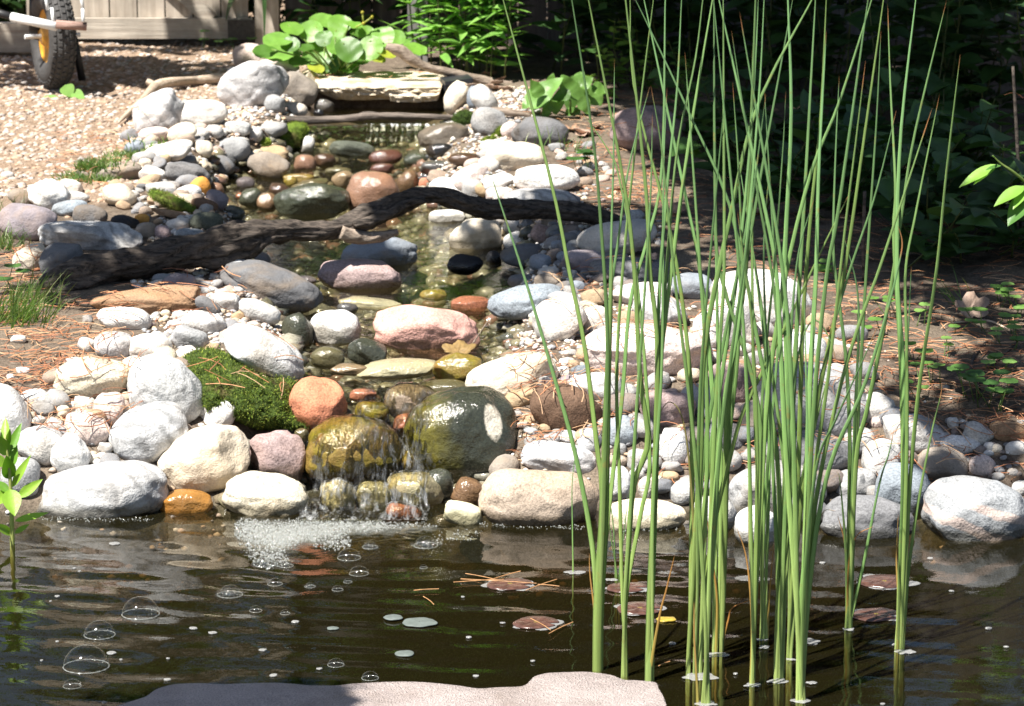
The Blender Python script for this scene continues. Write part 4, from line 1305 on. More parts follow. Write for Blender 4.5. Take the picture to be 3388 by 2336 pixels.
mb = MB()
wd = xz(63, 0)[0] - xz(0, 0)[0]
x = gx0
k = 0
while x < gx1 - .02:
    wv = min(wd, gx1 - x)
    mb.add(*box_vf((x + wv / 2, GY0 + .02 + .002 * (k % 2), gzb + .03 + .85), (wv / 2 - .003, .011, .85)))
    x += wd; k += 1
part('board_panel', mb, M_BOARD, gate)
mb = MB(); mb.add(*box_vf(((gx0 + gx1) / 2, GY0 - .015, (gzb + gzt) / 2), ((gx1 - gx0) / 2, .02, (gzt - gzb) / 2)))
part('rail', mb, M_RAIL, gate)
mb = MB(); mb.add(*box_vf(((gx0 + gx1) / 2, GY0 - .015, gzb + 1.55), ((gx1 - gx0) / 2, .02, (gzt - gzb) / 2)))
part('rail', mb, M_RAIL, gate)
a, b = Vector((xz(478, 44)[0], GY0 - .012, xz(478, 44)[1])), Vector((xz(400, -30)[0], GY0 - .012, xz(400, -30)[1]))
d_ = (b - a).normalized()
a2 = a; b2 = a + d_ * 1.65
mb = MB()
mid_ = (a2 + b2) / 2; L = (b2 - a2).length / 2
ang_ = math.atan2(d_.z, d_.x)
mb.add(*box_vf(mid_, (L, .016, .035), np.array(Matrix.Rotation(-ang_, 3, 'Y'))))
part('brace', mb, M_RAIL, gate)
mb = MB(); hx, hz = xz(548, 66); mb.add(*box_vf((hx, GY0 - .042, hz), (.06, .006, .045)))  # flat dark plate on the rail beside the post
part('dark_plate', mb, simple('dark plate', (.05, .045, .04), .6, 60, .4, .4), gate)
px0, px1 = xz(578, 100)[0], xz(632, 100)[0]
z0 = float(terrain((px0 + px1) / 2, GY0))
mb = MB(); mb.add(*box_vf(((px0 + px1) / 2, GY0 + .03, z0 + .95), ((px1 - px0) / 2, .05, .98)))
tag(mb.build('fence_post', M_BOARD, None, False), 'sunlit weathered gate post at the right end of the gate', 'fence post')
fx0, fx1 = xz(640, 100)[0], 4.4
mb = MB(); x = fx0; k = 0
while x < fx1:
    mb.add(*box_vf((x + .065, GY0 + .1 + .004 * (k % 2), .5 + .93), (.062, .01, .95)))
    x += .13; k += 1
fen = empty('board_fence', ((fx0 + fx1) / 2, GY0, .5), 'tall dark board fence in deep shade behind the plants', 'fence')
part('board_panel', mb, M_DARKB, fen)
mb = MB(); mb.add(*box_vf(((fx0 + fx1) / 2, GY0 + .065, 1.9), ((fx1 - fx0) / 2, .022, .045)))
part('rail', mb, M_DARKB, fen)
mb = MB(); fx, fz = xz(945, 148, 12.2); zt_ = float(terrain(fx, 12.2))
mb.add(*box_vf((fx, 12.2, zt_ + .7), (.042, .042, .75)))
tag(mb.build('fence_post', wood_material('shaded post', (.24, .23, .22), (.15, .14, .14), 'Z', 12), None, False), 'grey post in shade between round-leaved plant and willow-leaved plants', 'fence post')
mb = MB(); bx_, bz_ = xz(10, 110, 12.2)
mb.add(*box_vf((bx_ - .25, 12.2, bz_ + .05), (.42, .05, .06)))
tag(mb.build('timber_beam', M_RAIL, None, False), 'grey timber beam lying in shade behind the wheelbarrow', 'timber')

# ------------------------------------------------------------------ wheelbarrow
WYB = hit(*uv('P', 118, 205), terrain).y
M_RUB = simple('tyre rubber', (.055, .053, .052), .75, 50, .25, .3)
M_YEL = simple('yellow paint', (.62, .30, .03), .35, 20, .35, .1, .5)
M_WHT = simple('white painted steel', (.72, .74, .74), .45, 40, .15, .1)
M_BLK = simple('black steel', (.018, .018, .02), .5, 40, .2, .1)
_b = at_y(*uv('P', 120, 204), WYB)
zg = float(terrain(_b.x, WYB)) + .006
RW = .205
wc = Vector((_b.x, WYB + .03, zg + RW))
barrow = empty('wheelbarrow', (wc.x, wc.y, zg), 'wheelbarrow with knobbly black tyre, yellow rim and wooden nose bar', 'wheelbarrow')
YAW = R(24)                       # the wheel's axle turns its left face towards the viewer
RZ = np.array(Matrix.Rotation(YAW, 3, 'Z'))


def lathe_x(prof, seg, c0):        # profile (x, r) revolved about the axle
    V = []
    for x_, r_ in prof:
        for k in range(seg):
            th = 2 * math.pi * k / seg
            V.append((x_, r_ * math.cos(th), r_ * math.sin(th)))
    n = len(prof)
    Fs = [(i * seg + k, (i + 1) * seg + k, (i + 1) * seg + (k + 1) % seg, i * seg + (k + 1) % seg) for i in range(n - 1) for k in range(seg)]
    return np.array(V) @ RZ.T + np.array(c0), Fs


tp = [(.052 * math.sin(q) * (1 if abs(math.sin(q)) < .9 else 1), RW - .058 + .055 * math.cos(q)) for q in np.linspace(-2.5, 2.5, 22)]
mb = MB(); mb.add(*lathe_x(tp, 64, wc))
for ring in range(5):
    for k in range(44):
        th = 2 * math.pi * (k + .5 * (ring % 2)) / 44
        q = (ring - 2) * .42
        x_, r_ = .052 * math.sin(q), RW - .058 + .0555 * math.cos(q)
        P, Fs = box_vf((0, 0, 0), (.0088, .0105, .004), None, .2)
        P = P @ np.array(Matrix.Rotation(q, 3, 'Y')).T + np.array((x_, 0, r_))
        P = P @ np.array(Matrix.Rotation(-th, 3, 'X')).T
        mb.add(P @ RZ.T + np.array(wc), Fs)
tyre = part('tyre', mb, M_RUB, barrow)
mb = MB(); mb.add(*lathe_x([(-.034, RW - .085), (-.040, RW - .092), (-.028, RW - .10), (-.012, RW - .125), (-.014, .05), (-.045, .032), (-.045, .012), (-.045, .001)], 48, wc))
mb.add(*lathe_x([(.045, .001), (.045, .012), (.045, .032), (.014, .05), (.012, RW - .125), (.028, RW - .10), (.040, RW - .092), (.034, RW - .085)], 48, wc))
part('rim', mb, M_YEL, barrow, True)
ax = Vector(RZ @ np.array((1, 0, 0)))
mb = MB(); mb.add(*tube_vf([wc - ax * .11, wc + ax * .11], .009, 12)); part('axle', mb, M_WHT, barrow)


def bar(name, x0, y0, x1, y1, r, Y0, Y1, mat, mid=None):
    pts = [at_y(*uv('P', x0, y0), Y0), at_y(*uv('P', x1, y1), Y1)]
    mb = MB(); mb.add(*tube_vf(pts, r, 14))
    return part(name, mb, mat, barrow, True)


yn = WYB - .24
bar('nose_bar', 126, 55, 196, 60, .0165, yn, yn + .02, wood_material('barrow wood', (.40, .28, .23), (.20, .12, .10), 'X', 20))
bar('handle', -40, 18, 26, 38, .015, yn + .12, yn + .045, M_BLK)
bar('handle', 26, 38, 128, 72 - 12, .0175, yn + .045, yn, M_WHT)
bar('strut', 101, -22, 108, 22, .0065, yn + .04, yn + .02, M_WHT)
bar('strut', 117, 18, 121, 52, .0062, yn + .02, yn, M_WHT)
bar('strut', 181, -22, 188, 22, .0065, yn + .04, yn + .02, M_WHT)
bar('strut', 187, 20, 188, 50, .0062, yn + .02, yn, M_WHT)
bar('fork', 84, -40, 82, 70, .03, WYB + .16, WYB + .12, M_BLK)
bar('leg', 163, 66, 186, 182, .015, WYB + .12, WYB + .12, M_BLK)
mb = MB()
tc_ = at_y(*uv('P', 96, -110), WYB + .42)
V, Fs = box_vf((0, 0, 0), (.27, .42, .13)); V[:4, 0] *= .7; V[:4, 1] *= .75
mb.add(V @ RZ.T + np.array((tc_.x, tc_.y, tc_.z)), Fs[:1] + Fs[2:])
part('tray', mb, M_YEL, barrow)

# ------------------------------------------------------------------ flagstone at the near edge
top = [(170, 1640), (250, 1598), (290, 1583), (330, 1571), (352, 1556), (372, 1548), (400, 1541), (450, 1539), (500, 1542), (560, 1541), (610, 1539), (660, 1541), (700, 1545), (760, 1546), (800, 1542), (880, 1538), (960, 1538),
       (1030, 1544), (1080, 1552), (1120, 1550), (1180, 1546), (1200, 1532), (1210, 1524), (1240, 1517), (1290, 1515), (1330, 1515), (1380, 1521), (1410, 1531), (1440, 1533), (1480, 1538), (1488, 1552), (1500, 1574), (1508, 1600), (1516, 1640)]
zt_ = .05
P2 = [at_z(*uv('P', x, y), zt_) for x, y in top]
P2 = smooth_path([(p.x, p.y, 0) for p in P2], 190)
n = len(P2)
V, Fs = [], []
prof = [(9, 0.0)] + [(f, 0.0) for f in np.linspace(.75, .012, 16)] + [(.006, -.003), (.001, -.010), (0, -.02), (.004, -.036), (.008, -.05)]
for d_in, dz in prof:
    for p in P2:
        y_ = 4.4 if d_in == 9 else max(4.4, p[1] - d_in)
        r_ = noise.noise(Vector((p[0] * 30, dz * 120, 3)))
        V.append((p[0], y_ + (.006 * r_ if dz < -.004 else 0), zt_ + dz + .0022 * noise.noise(Vector((p[0] * 8, y_ * 8, 0)))))
for j in range(len(prof) - 1):
    for i in range(n - 1): Fs.append((j * n + i, j * n + i + 1, (j + 1) * n + i + 1, (j + 1) * n + i))
t = NT('flagstone')
g = t.n('NewGeometry').outputs['Position']
n1, n2, n3 = t.noise(9, 5, .65, g), t.noise(70, 4, .7, g), t.noise(260, 2, .8, g)
col = t.mix(t.rng(n1, .35, .65), (.41, .345, .325), (.52, .445, .42))
col = t.scale(col, t.rng(n3, .3, .7, .65, 1.3))
col = t.mix(t.rng(t.noise(4, 5, .7, g), .52, .68, 0, .5), col, (.26, .20, .16))
fl = mk('flagstone', V, Fs, t.end(t.pbr(col, .85, t.bump(t.math('ADD', n2, t.math('ADD', n1, n3)), .9, .012), .2)), smooth=True)
tag(fl, 'pale pink flagstone with a broken edge at the near side of the pond', 'flagstone')

# ------------------------------------------------------------------ reeds
def reed_material():
    t = NT('reed blade')
    l = t.n('Attribute', attribute_name='along').outputs['Fac']
    oi = t.n('ObjectInfo')
    g = t.n('TexCoord').outputs['Object']
    mp = t.n('Mapping', i={'Vector': g, 'Scale': (260, 260, 3)}).outputs[0]
    st = t.noise(1, 2, .6, mp)
    col = t.mix(t.rng(l, .0, .42), (.42, .50, .16), (.20, .35, .10))
    col = t.mix(t.rng(l, .35, .9), col, (.16, .30, .12))
    rnd = oi.outputs['Random']
    col = t.scale(col, t.rng(rnd, 0, 1, .72, 1.35))
    col = t.mix(t.rng(t.math('FRACT', t.math('MULTIPLY', rnd, 7.3)), .5, 1, 0, .6), col, (.26, .36, .085))
    col = t.scale(col, t.rng(st, .3, .7, .82, 1.15))
    br = t.n('Attribute', attribute_type='OBJECT', attribute_name='tip').outputs['Fac']
    tipf = t.rng(t.math('ADD', l, t.math('MULTIPLY', br, .006)), .985, 1.0)
    col = t.mix(tipf, col, (.42, .20, .08))
    bl = t.noise(26, 3, .7, g)
    col = t.mix(t.rng(bl, .62, .72, 0, .6), col, (.30, .26, .07))
    col = t.mix(t.math('MULTIPLY', t.rng(l, .10, .0, 0, 1), t.rng(t.noise(60, 3, .7, g), .4, .6, .1, .9)), col, (.22, .13, .05))
    dry = t.n('Attribute', attribute_type='OBJECT', attribute_name='dry').outputs['Fac']
    col = t.mix(dry, col, t.mix(t.rng(l, .2, .8), (.5, .45, .1), (.5, .22, .06)))
    a = t.pbr(col, .42, t.bump(st, .15, .002), .45)
    b = t.n('BsdfTranslucent', i={'Color': t.scale(col, 1.3)}).outputs[0]
    return t.end(t.n('MixShader', i={0: .22, 1: a, 2: b}).outputs[0])


M_REED = reed_material()


def blade(parent, base, pts, width, key, lean=None, stalk=False, tip=0., dry=0., part_name='blade'):
    """base: world point on the water; pts: picture points (photograph px) from low to high"""
    rn = srand(key)
    lean = rn.uniform(-.10, .10) if lean is None else lean
    bu = base
    ptsW = [Vector(base) - Vector((0, 0, .12)), Vector(base)]
    zmax = 1.1
    for u, v in pts:
        p = at_y(u, v, base[1])
        p = at_y(u, v, base[1] + lean * max(0, p.z) / 1.0)
        ptsW.append(p)
    P = smooth_path([tuple(p) for p in ptsW], 34)
    P = [Vector(p) for p in P]
    L = [0]
    for i in range(1, len(P)): L.append(L[-1] + (P[i] - P[i - 1]).length)
    tot = L[-1]
    V, Fs, al = [], [], []
    tw0, tw1 = rn.uniform(-.45, .45), rn.uniform(-.4, .4)
    w_m = width * .98 / 1640.
    for i, p in enumerate(P):
        s = L[i] / tot
        T = (P[min(i + 1, len(P) - 1)] - P[max(i - 1, 0)]).normalized()
        side = T.cross(Vector((0, 1, 0))).normalized()
        nrm = side.cross(T).normalized()
        tw = tw0 + (tw1 - tw0) * s
        sd = side * math.cos(tw) + nrm * math.sin(tw)
        nn = nrm * math.cos(tw) - side * math.sin(tw)
        wh = w_m * .5 * (min(1., 1.25 * (1 - s) ** .55 + .01)) * (1 if stalk else .55 + .45 * min(1, s / .3))
        th = w_m * (.26 if s < .25 else .20) * (1 - s * .75)
        if stalk: th = wh * .8
        V += [p - sd * wh, p - sd * wh * .55 - nn * th * .5, p - nn * th * .72, p + sd * wh * .55 - nn * th * .5, p + sd * wh, p + nn * th * .25]
        al += [s] * 6
    n = len(P)
    for i in range(n - 1):
        for k in range(6):
            Fs.append((i * 6 + k, i * 6 + (k + 1) % 6, (i + 1) * 6 + (k + 1) % 6, (i + 1) * 6 + k))
    Fs.append((0, 1, 2, 3, 4, 5)[::-1])
    o = mk(part_name, [tuple(v) for v in V], Fs, M_REED, parent, True, {'along': ('FLOAT', al)})
    o.matrix_parent_inverse = Matrix.Translation(-parent.location)
    o['tip'] = tip; o['dry'] = dry
    return o


# name: (base in photograph pixels, label)
CL = {'c1': ((1978, 2218), 'tall reed with a thick pale stalk, leftmost of the big reeds'),
      'c2': ((2062, 2238), 'dark thin reed between the two thick pale stalks'),
      'c3': ((2146, 2252), 'reed with a slender pale stalk, just left of the dense reeds'),
      'c4': ((2295, 2233), 'leaning reeds at the left of the dense group, in a shared foam ring'),
      'c5': ((2336, 2333), 'nearest reed, its foot at the bottom of the picture left of centre group'),
      'c6': ((2375, 2155), 'reed with the thick whitish foot at the back of the dense group'),
      'c7': ((2488, 2267), 'reed with a single foot in a small round foam ring'),
      'c8': ((2525, 2118), 'thin reeds at the back of the dense group with brown feet'),
      'c9': ((2576, 2250), 'dense bright reeds rising from a white oval foam ring'),
      'c10': ((2611, 2181), 'reed just behind the dense bright one, with a spotted foot'),
      'c11': ((2646, 2322), 'front reed of the dense group with a ragged foam foot'),
      'c12': ((2808, 2081), 'slender reed standing alone, second from the right'),
      'c13': ((2978, 2148), 'rightmost reed with straight pale stems'),
      'c14': ((1894, 1896), 'single thin grass blade left of the thick pale stalk'),
      'c15': ((2045, 1910), 'tuft of fine thin grass blades behind the thick pale stalk')}
ROOT = {}
for k, ((u, v), lab) in CL.items():
    ROOT[k] = empty('reed', at_z(u, v, 0), lab, 'reed', 'reeds standing in the pond')

BL = [  # clump, base offset px, width, points low -> high, extras
    ('c1', 0, 17, [(1974, 2000), (1959, 1800), (1903, 1500), (1820, 1200), (1730, 900), (1615, 550)], {'tip': .6}),
    ('c1', 2, 17, [(1992, 1750), (1989, 1576), (1978, 1500), (1935, 1150), (1884, 900), (1823, 600), (1665, 0), (1640, -90)], {}),
    ('c1', 0, 36, [(1981, 2000), (1996, 1750), (2004, 1500), (2011, 1250), (2019, 1050), (2027, 850)], {'stalk': 1}),
    ('c1', -2, 15, [(1990, 1900), (2002, 1500), (2010, 1114), (1985, 700), (1961, 450), (1892, 0), (1870, -120)], {}),
    ('c1', 3, 13, [(1996, 1800), (2012, 1300), (2017, 1039), (2025, 700), (2030, 520), (2033, 194)], {'tip': 1}),
    ('c1', 4, 15, [(2000, 1850), (2030, 1550), (2060, 1300), (2085, 1000), (2140, 800), (2190, 560), (2201, 0), (2208, -160)], {}),
    ('c1', 4, 14, [(1990, 1800), (2016, 1050), (2018, 982), (2045, 800), (2081, 550), (2150, 286)], {'tip': 1}),
    ('c2', 0, 18, [(2068, 2050), (2080, 1800), (2098, 1600), (2144, 1500 - 40), (2118, 1250), (2099, 900), (2063, 600), (1947, 0), (1930, -90)], {}),
    ('c2', -3, 14, [(2075, 1950), (2120, 1700), (2150, 1500), (2112, 963), (2051, 600), (2014, 500), (1916, 357)], {'tip': 2}),
    ('c2', 3, 13, [(2066, 2000), (2085, 1700), (2110, 1300), (2150, 700), (2159, 372)], {'tip': 2}),
    ('c2', 0, 13, [(2060, 2000), (2050, 1600), (2040, 1250), (2060, 900), (2100, 507), (2162, 0), (2175, -80)], {}),
    ('c3', 0, 27, [(2152, 2000), (2162, 1750), (2172, 1500), (2177, 1275), (2180, 1100)], {'stalk': 1}),
    ('c3', 0, 18, [(2150, 2000), (2165, 1600), (2175, 1148), (2151, 900), (2135, 600), (2070, 0), (2055, -150)], {}),
    ('c3', 2, 18, [(2152, 2000), (2168, 1600), (2182, 1250), (2190, 1148), (2232, 813), (2290, 400), (2359, -10), (2375, -110)], {}),
    ('c3', 1, 15, [(2155, 1900), (2172, 1400), (2180, 1000), (2207, 620), (2240, 300), (2255, 0), (2262, -60)], {}),
    ('c3', 0, 14, [(2154, 1900), (2175, 1300), (2205, 900), (2240, 500), (2300, 200), (2325, 0), (2338, -120)], {}),
    ('c3', 0, 12, [(2160, 1700), (2190, 1200), (2195, 600), (2207, 287)], {'tip': 2}),
    ('c3', 3, 11, [(2180, 2050), (2205, 1950), (2232, 1837)], {'dry': .9, 'lean': -.1}),
    ('c4', -20, 20, [(2285, 2050), (2300, 1800), (2318, 1500), (2331, 1150), (2420, 700), (2506, 350), (2686, 0), (2740, -110)], {}),
    ('c4', 23, 16, [(2330, 2000), (2360, 1750), (2410, 1537), (2463, 1353), (2568, 1142), (2732, 800), (2816, 629)], {'tip': 2}),
    ('c4', 20, 15, [(2325, 1950), (2340, 1500), (2335, 1200), (2314, 850), (2266, 169)], {'tip': 2}),
    ('c4', 0, 15, [(2300, 1950), (2330, 1500), (2400, 1100), (2472, 733), (2512, 375)], {'tip': 3}),
    ('c4', -15, 16, [(2285, 1950), (2290, 1500), (2280, 1200), (2225, 800), (2100, 300), (2085, 0), (2078, -50)], {}),
    ('c4', 10, 15, [(2310, 1900), (2350, 1500), (2395, 1200), (2440, 900), (2480, 500), (2500, 200), (2510, -30)], {}),
    ('c5', 0, 15, [(2343, 2100), (2350, 1800), (2360, 1500), (2380, 1150), (2396, 900), (2395, 450), (2393, 0), (2393, -70)], {}),
    ('c5', 0, 14, [(2340, 2100), (2360, 1700), (2400, 1300), (2440, 1100), (2480, 700), (2514, 282), (2528, 0), (2532, -60)], {}),
    ('c5', -4, 14, [(2335, 2100), (2320, 1800), (2290, 1400), (2230, 900), (2190, 500), (2153, 282)], {'tip': 2}),
    ('c5', 2, 14, [(2345, 2050), (2380, 1500), (2430, 1100), (2466, 846), (2534, 313)], {'tip': 1}),
    ('c5', -28, 10, [(2302, 2200), (2297, 2100), (2296, 1990)], {'dry': .7, 'lean': -.05}),
    ('c6', -14, 17, [(2364, 1950), (2372, 1600), (2350, 1200), (2310, 850), (2286, 733), (2131, 0), (2118, -60)], {}),
    ('c6', 12, 22, [(2392, 2000), (2398, 1750), (2404, 1450), (2420, 1200), (2466, 900), (2485, 450), (2500, 0), (2504, -130)], {}),
    ('c6', 10, 14, [(2390, 1950), (2410, 1500), (2440, 1200), (2455, 900), (2444, 564), (2424, 273)], {'tip': 3}),
    ('c6', 0, 13, [(2380, 1950), (2385, 1500), (2375, 1150), (2370, 800), (2365, 400), (2362, 11)], {'tip': 1}),
    ('c6', 14, 10, [(2410, 2050), (2425, 2010), (2482, 1986)], {'dry': 1., 'lean': -.05}),
    ('c7', 0, 16, [(2496, 2050), (2510, 1800), (2520, 1500), (2490, 1250), (2382, 900), (2366, 620), (2362, 11), (2360, -60)], {}),
    ('c7', 4, 18, [(2498, 2000), (2515, 1700), (2540, 1300), (2602, 900), (2686, 564), (2777, 338), (2884, 0), (2905, -90)], {}),
    ('c7', 2, 14, [(2497, 2000), (2505, 1500), (2490, 1100), (2466, 900), (2440, 700)], {'tip': 2}),
    ('c7', -3, 13, [(2492, 2050), (2480, 1800), (2475, 1620)], {'dry': .4}),
    ('c8', 0, 13, [(2522, 1900), (2535, 1600), (2570, 1200), (2590, 850), (2602, 648)], {'tip': 3}),
    ('c8', 10, 13, [(2535, 1900), (2545, 1500), (2530, 1150), (2500, 900), (2470, 700), (2440, 500)], {'tip': 1}),
    ('c8', -5, 12, [(2520, 1850), (2515, 1500), (2530, 1200), (2560, 900), (2590, 500), (2600, 300)], {'tip': 1}),
    ('c8', 14, 9, [(2545, 1980), (2560, 1800)], {'dry': .8}),
    ('c9', -12, 16, [(2570, 2050), (2580, 1800), (2570, 1500), (2520, 1200), (2420, 700), (2292, 400), (2200, 200), (2103, 0), (2085, -30)], {}),
    ('c9', 0, 22, [(2582, 2000), (2595, 1700), (2606, 1300), (2596, 900), (2618, 395), (2607, 0), (2602, -150)], {}),
    ('c9', 12, 18, [(2595, 2000), (2610, 1700), (2625, 1300), (2647, 900), (2664, 620), (2698, 0), (2702, -50)], {}),
    ('c9', 4, 15, [(2588, 1950), (2605, 1500), (2615, 1150), (2640, 850), (2692, 662)], {'tip': 2}),
    ('c9', 8, 14, [(2590, 1950), (2600, 1600), (2590, 1300), (2560, 950), (2500, 600), (2450, 300), (2420, 100)], {'tip': 1}),
    ('c9', -6, 14, [(2574, 1950), (2560, 1600), (2545, 1300), (2530, 1000), (2528, 800), (2545, 560)], {'tip': 1}),
    ('c10', 0, 17, [(2620, 1950), (2640, 1600), (2650, 1250), (2660, 1000), (2686, 677), (2715, 395), (2734, 0), (2737, -60)], {}),
    ('c10', 4, 16, [(2625, 1950), (2660, 1600), (2720, 1250), (2794, 900), (2856, 479), (2923, 0), (2934, -100)], {}),
    ('c10', 6, 14, [(2625, 1900), (2670, 1500), (2740, 1150), (2810, 900), (2895, 648), (2966, 364)], {'tip': 2}),
    ('c10', -3, 13, [(2612, 1900), (2600, 1500), (2580, 1100), (2560, 800), (2540, 480), (2530, 300)], {'tip': 1}),
    ('c11', -8, 18, [(2640, 2100), (2625, 1850), (2600, 1500), (2585, 1200), (2568, 900), (2528, 677), (2379, 0), (2360, -90)], {}),
    ('c11', 0, 17, [(2640, 2050), (2632, 1700), (2620, 1300), (2590, 900), (2500, 350), (2447, 40)], {'tip': 3}),
    ('c11', 6, 20, [(2656, 2050), (2668, 1700), (2678, 1300), (2700, 900), (2709, 564), (2734, 101)], {'tip': 1}),
    ('c11', 8, 17, [(2660, 2050), (2675, 1650), (2700, 1250), (2737, 900), (2777, 677), (2872, 0), (2885, -90)], {}),
    ('c11', 9, 18, [(2672, 2000), (2710, 1700), (2760, 1500), (2853, 1353 - 60), (2930, 1050), (2975, 870), (2985, 800), (2970, 745)], {'tip': 8}),
    ('c11', 8, 14, [(2665, 2000), (2690, 1600), (2740, 1250), (2799, 733), (2827, 508), (2864, 200)], {'tip': 5}),
    ('c11', 9, 16, [(2668, 2000), (2700, 1650), (2775, 1300), (2840, 1080), (2906, 900), (2980, 677), (3084, 358)], {'tip': 6}),
    ('c11', 7, 14, [(2660, 1950), (2700, 1550), (2760, 1400), (2805, 1300), (2860, 1180), (2905, 1074)], {'tip': 5}),
    ('c12', 0, 26, [(2814, 1900), (2822, 1700), (2830, 1500), (2836, 1350)], {'stalk': 1}),
    ('c12', 2, 16, [(2818, 1850), (2835, 1500), (2870, 1350), (2940, 1000), (2985, 700), (3025, 451), (3132, 0)], {'tip': 2}),
    ('c12', -3, 15, [(2806, 1850), (2812, 1500), (2800, 1200), (2770, 950), (2757, 800), (2765, 500), (2777, 250)], {'tip': 1}),
    ('c12', 4, 13, [(2826, 2000), (2860, 1850), (2910, 1600), (2941, 1500), (2958, 1421)], {'tip': 6}),
    ('c12', -5, 13, [(2800, 1850), (2780, 1600), (2768, 1560)], {}),
    ('c12', 0, 15, [(2815, 1850), (2828, 1400), (2840, 1000), (2791, 775)], {'tip': 1}),
    ('c12', 1, 14, [(2816, 1800), (2838, 1400), (2860, 1000), (2880, 700), (2900, 400), (2915, 100)], {'tip': 1}),
    ('c12', 3, 9, [(2806, 1900), (2830, 1780), (2892, 1740)], {'dry': 1.}),
    ('c13', -10, 16, [(2976, 1900), (2988, 1600), (2980, 1200), (2957, 790), (2963, 620), (2946, 282), (2937, 14)], {'tip': 4}),
    ('c13', 0, 20, [(2985, 1900), (2995, 1600), (2990, 1250), (2968, 900), (2980, 451), (3030, 0), (3036, -60)], {}),
    ('c13', 6, 16, [(2992, 2000), (3000, 1800), (3011, 1590), (3042, 1274), (3098, 900), (3132, 564), (3177, 180)], {'tip': 2}),
    ('c13', 2, 14, [(2988, 1900), (3000, 1500), (3000, 1150), (2996, 900), (3030, 705), (3109, 310)], {'tip': 3}),
    ('c13', 10, 13, [(2996, 2000), (3010, 1850), (3042, 1640), (3085, 1420), (3112, 1310), (3116, 1268)], {'tip': 6}),
    ('c13', -6, 13, [(2978, 1900), (2990, 1500), (3000, 1200), (3010, 1000), (3015, 880)], {'tip': 1}),
    ('c14', 0, 6, [(1894, 1750), (1893, 1600), (1905, 1500), (1918, 1450)], {}),
    ('c15', 0, 6, [(2030, 1750), (2010, 1600), (2003, 1520)], {}),
    ('c15', 6, 6, [(2060, 1800), (2072, 1700), (2080, 1620)], {}),
    ('c15', -4, 6, [(2025, 1800), (2012, 1700), (2006, 1640)], {}),
    ('c15', 4, 5, [(2055, 1820), (2066, 1750), (2068, 1700)], {}),
]
for i, (k, off, wd_, pts, ex) in enumerate(BL):
    (u, v), _ = CL[k]
    if not ex.get('stalk') and not off: off = srand(('o', i)).uniform(-15, 15)
    blade(ROOT[k], at_z(u + off, v - abs(off) * .12, 0), pts, wd_, ('bl', i), **ex)
for k, pts, wd_, ex in [('c9', [(2590, 1900), (2612, 1500), (2640, 1180), (2690, 1060), (2745, 1120), (2768, 1210)], 13, {'tip': 4}), ('c4', [(2300, 1950), (2290, 1650), (2262, 1400), (2215, 1330), (2168, 1390)], 12, {'dry': .35}),
                        ('c11', [(2652, 2100), (2675, 1850), (2720, 1700), (2765, 1690)], 11, {'dry': .6}), ('c7', [(2488, 2050), (2470, 1850), (2436, 1742)], 11, {'dry': .8}), ('c6', [(2372, 1980), (2350, 1800), (2338, 1700)], 10, {'dry': .9}),
                        ('c12', [(2804, 1950), (2795, 1800), (2770, 1700)], 10, {'dry': .8}), ('c13', [(2972, 2000), (2966, 1850), (2972, 1700)], 9, {'dry': .7}), ('c1', [(1968, 2050), (1952, 1900), (1950, 1830)], 10, {'dry': .8})]:
    blade(ROOT[k], at_z(pts[0][0] - 3, CL[k][0][1], 0), pts, wd_, ('bent', k), **ex)
# the fuller middle of the group: more blades of the same plants
rn = srand('more reeds')
for k in ('c4', 'c5', 'c6', 'c7', 'c8', 'c9', 'c10', 'c11'):
    (u, v), _ = CL[k]
    bu = u + rn.uniform(-12, 12)
    topx = bu + rn.gauss(30, 110); topv = rn.choice([rn.uniform(-100, 400), rn.uniform(300, 1000), rn.uniform(700, 1300)])
    mid = (bu + (topx - bu) * .3 + rn.uniform(-20, 20), v - (v - topv) * .5)
    blade(ROOT[k], at_z(bu, v, 0), [(bu + rn.uniform(-8, 16), v - 250), mid, (topx, topv)], rn.uniform(11, 16), ('mr', k, topx), tip=rn.uniform(0, 3))

# ------------------------------------------------------------------ leaves
def leaf_vf(base, tip, normal, width, kind='lance', fold=.25, droop=.15, nseg=8):
    base, tip = Vector(base), Vector(tip)
    ax_ = tip - base
    L = ax_.length
    T = ax_.normalized()
    N = Vector(normal); N = (N - T * N.dot(T)).normalized()
    Sd = T.cross(N).normalized()
    V, Fs = [], []
    for i in range(nseg + 1):
        s = i / nseg
        if kind == 'lance': wv = math.sin(math.pi * min(1, s ** .75)) ** .9
        elif kind == 'ovate': wv = math.sin(math.pi * s ** .62) ** .75
        elif kind == 'round': wv = math.sqrt(max(0, 1 - (2 * s - 1) ** 2)) ** .85
        else: wv = math.sin(math.pi * s) ** .8
        wv = max(wv, .02) * width * .5
        c0 = base + T * (L * s) - N * (droop * L * s * s)
        for q in (-1, -.5, 0, .5, 1):
            back = 0
            if kind == 'round' and s < .25: back = -L * .12 * abs(q) * (1 - s / .25)
            V.append(c0 + Sd * (wv * q) + N * (fold * wv * abs(q) - fold * .3 * wv) + T * back)
    for i in range(nseg):
        for k in range(4):
            a = i * 5 + k
            Fs.append((a, a + 1, a + 6, a + 5))
    return np.array([tuple(v) for v in V]), Fs


M_LEAF = leaf_material('leaf', (1, 1, 1), .2, .32, .42)
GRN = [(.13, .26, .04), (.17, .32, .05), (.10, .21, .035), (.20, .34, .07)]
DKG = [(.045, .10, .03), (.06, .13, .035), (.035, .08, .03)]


def rel(o, parent):
    o.parent = parent
    o.matrix_parent_inverse = Matrix.Translation(-parent.location)
    return o


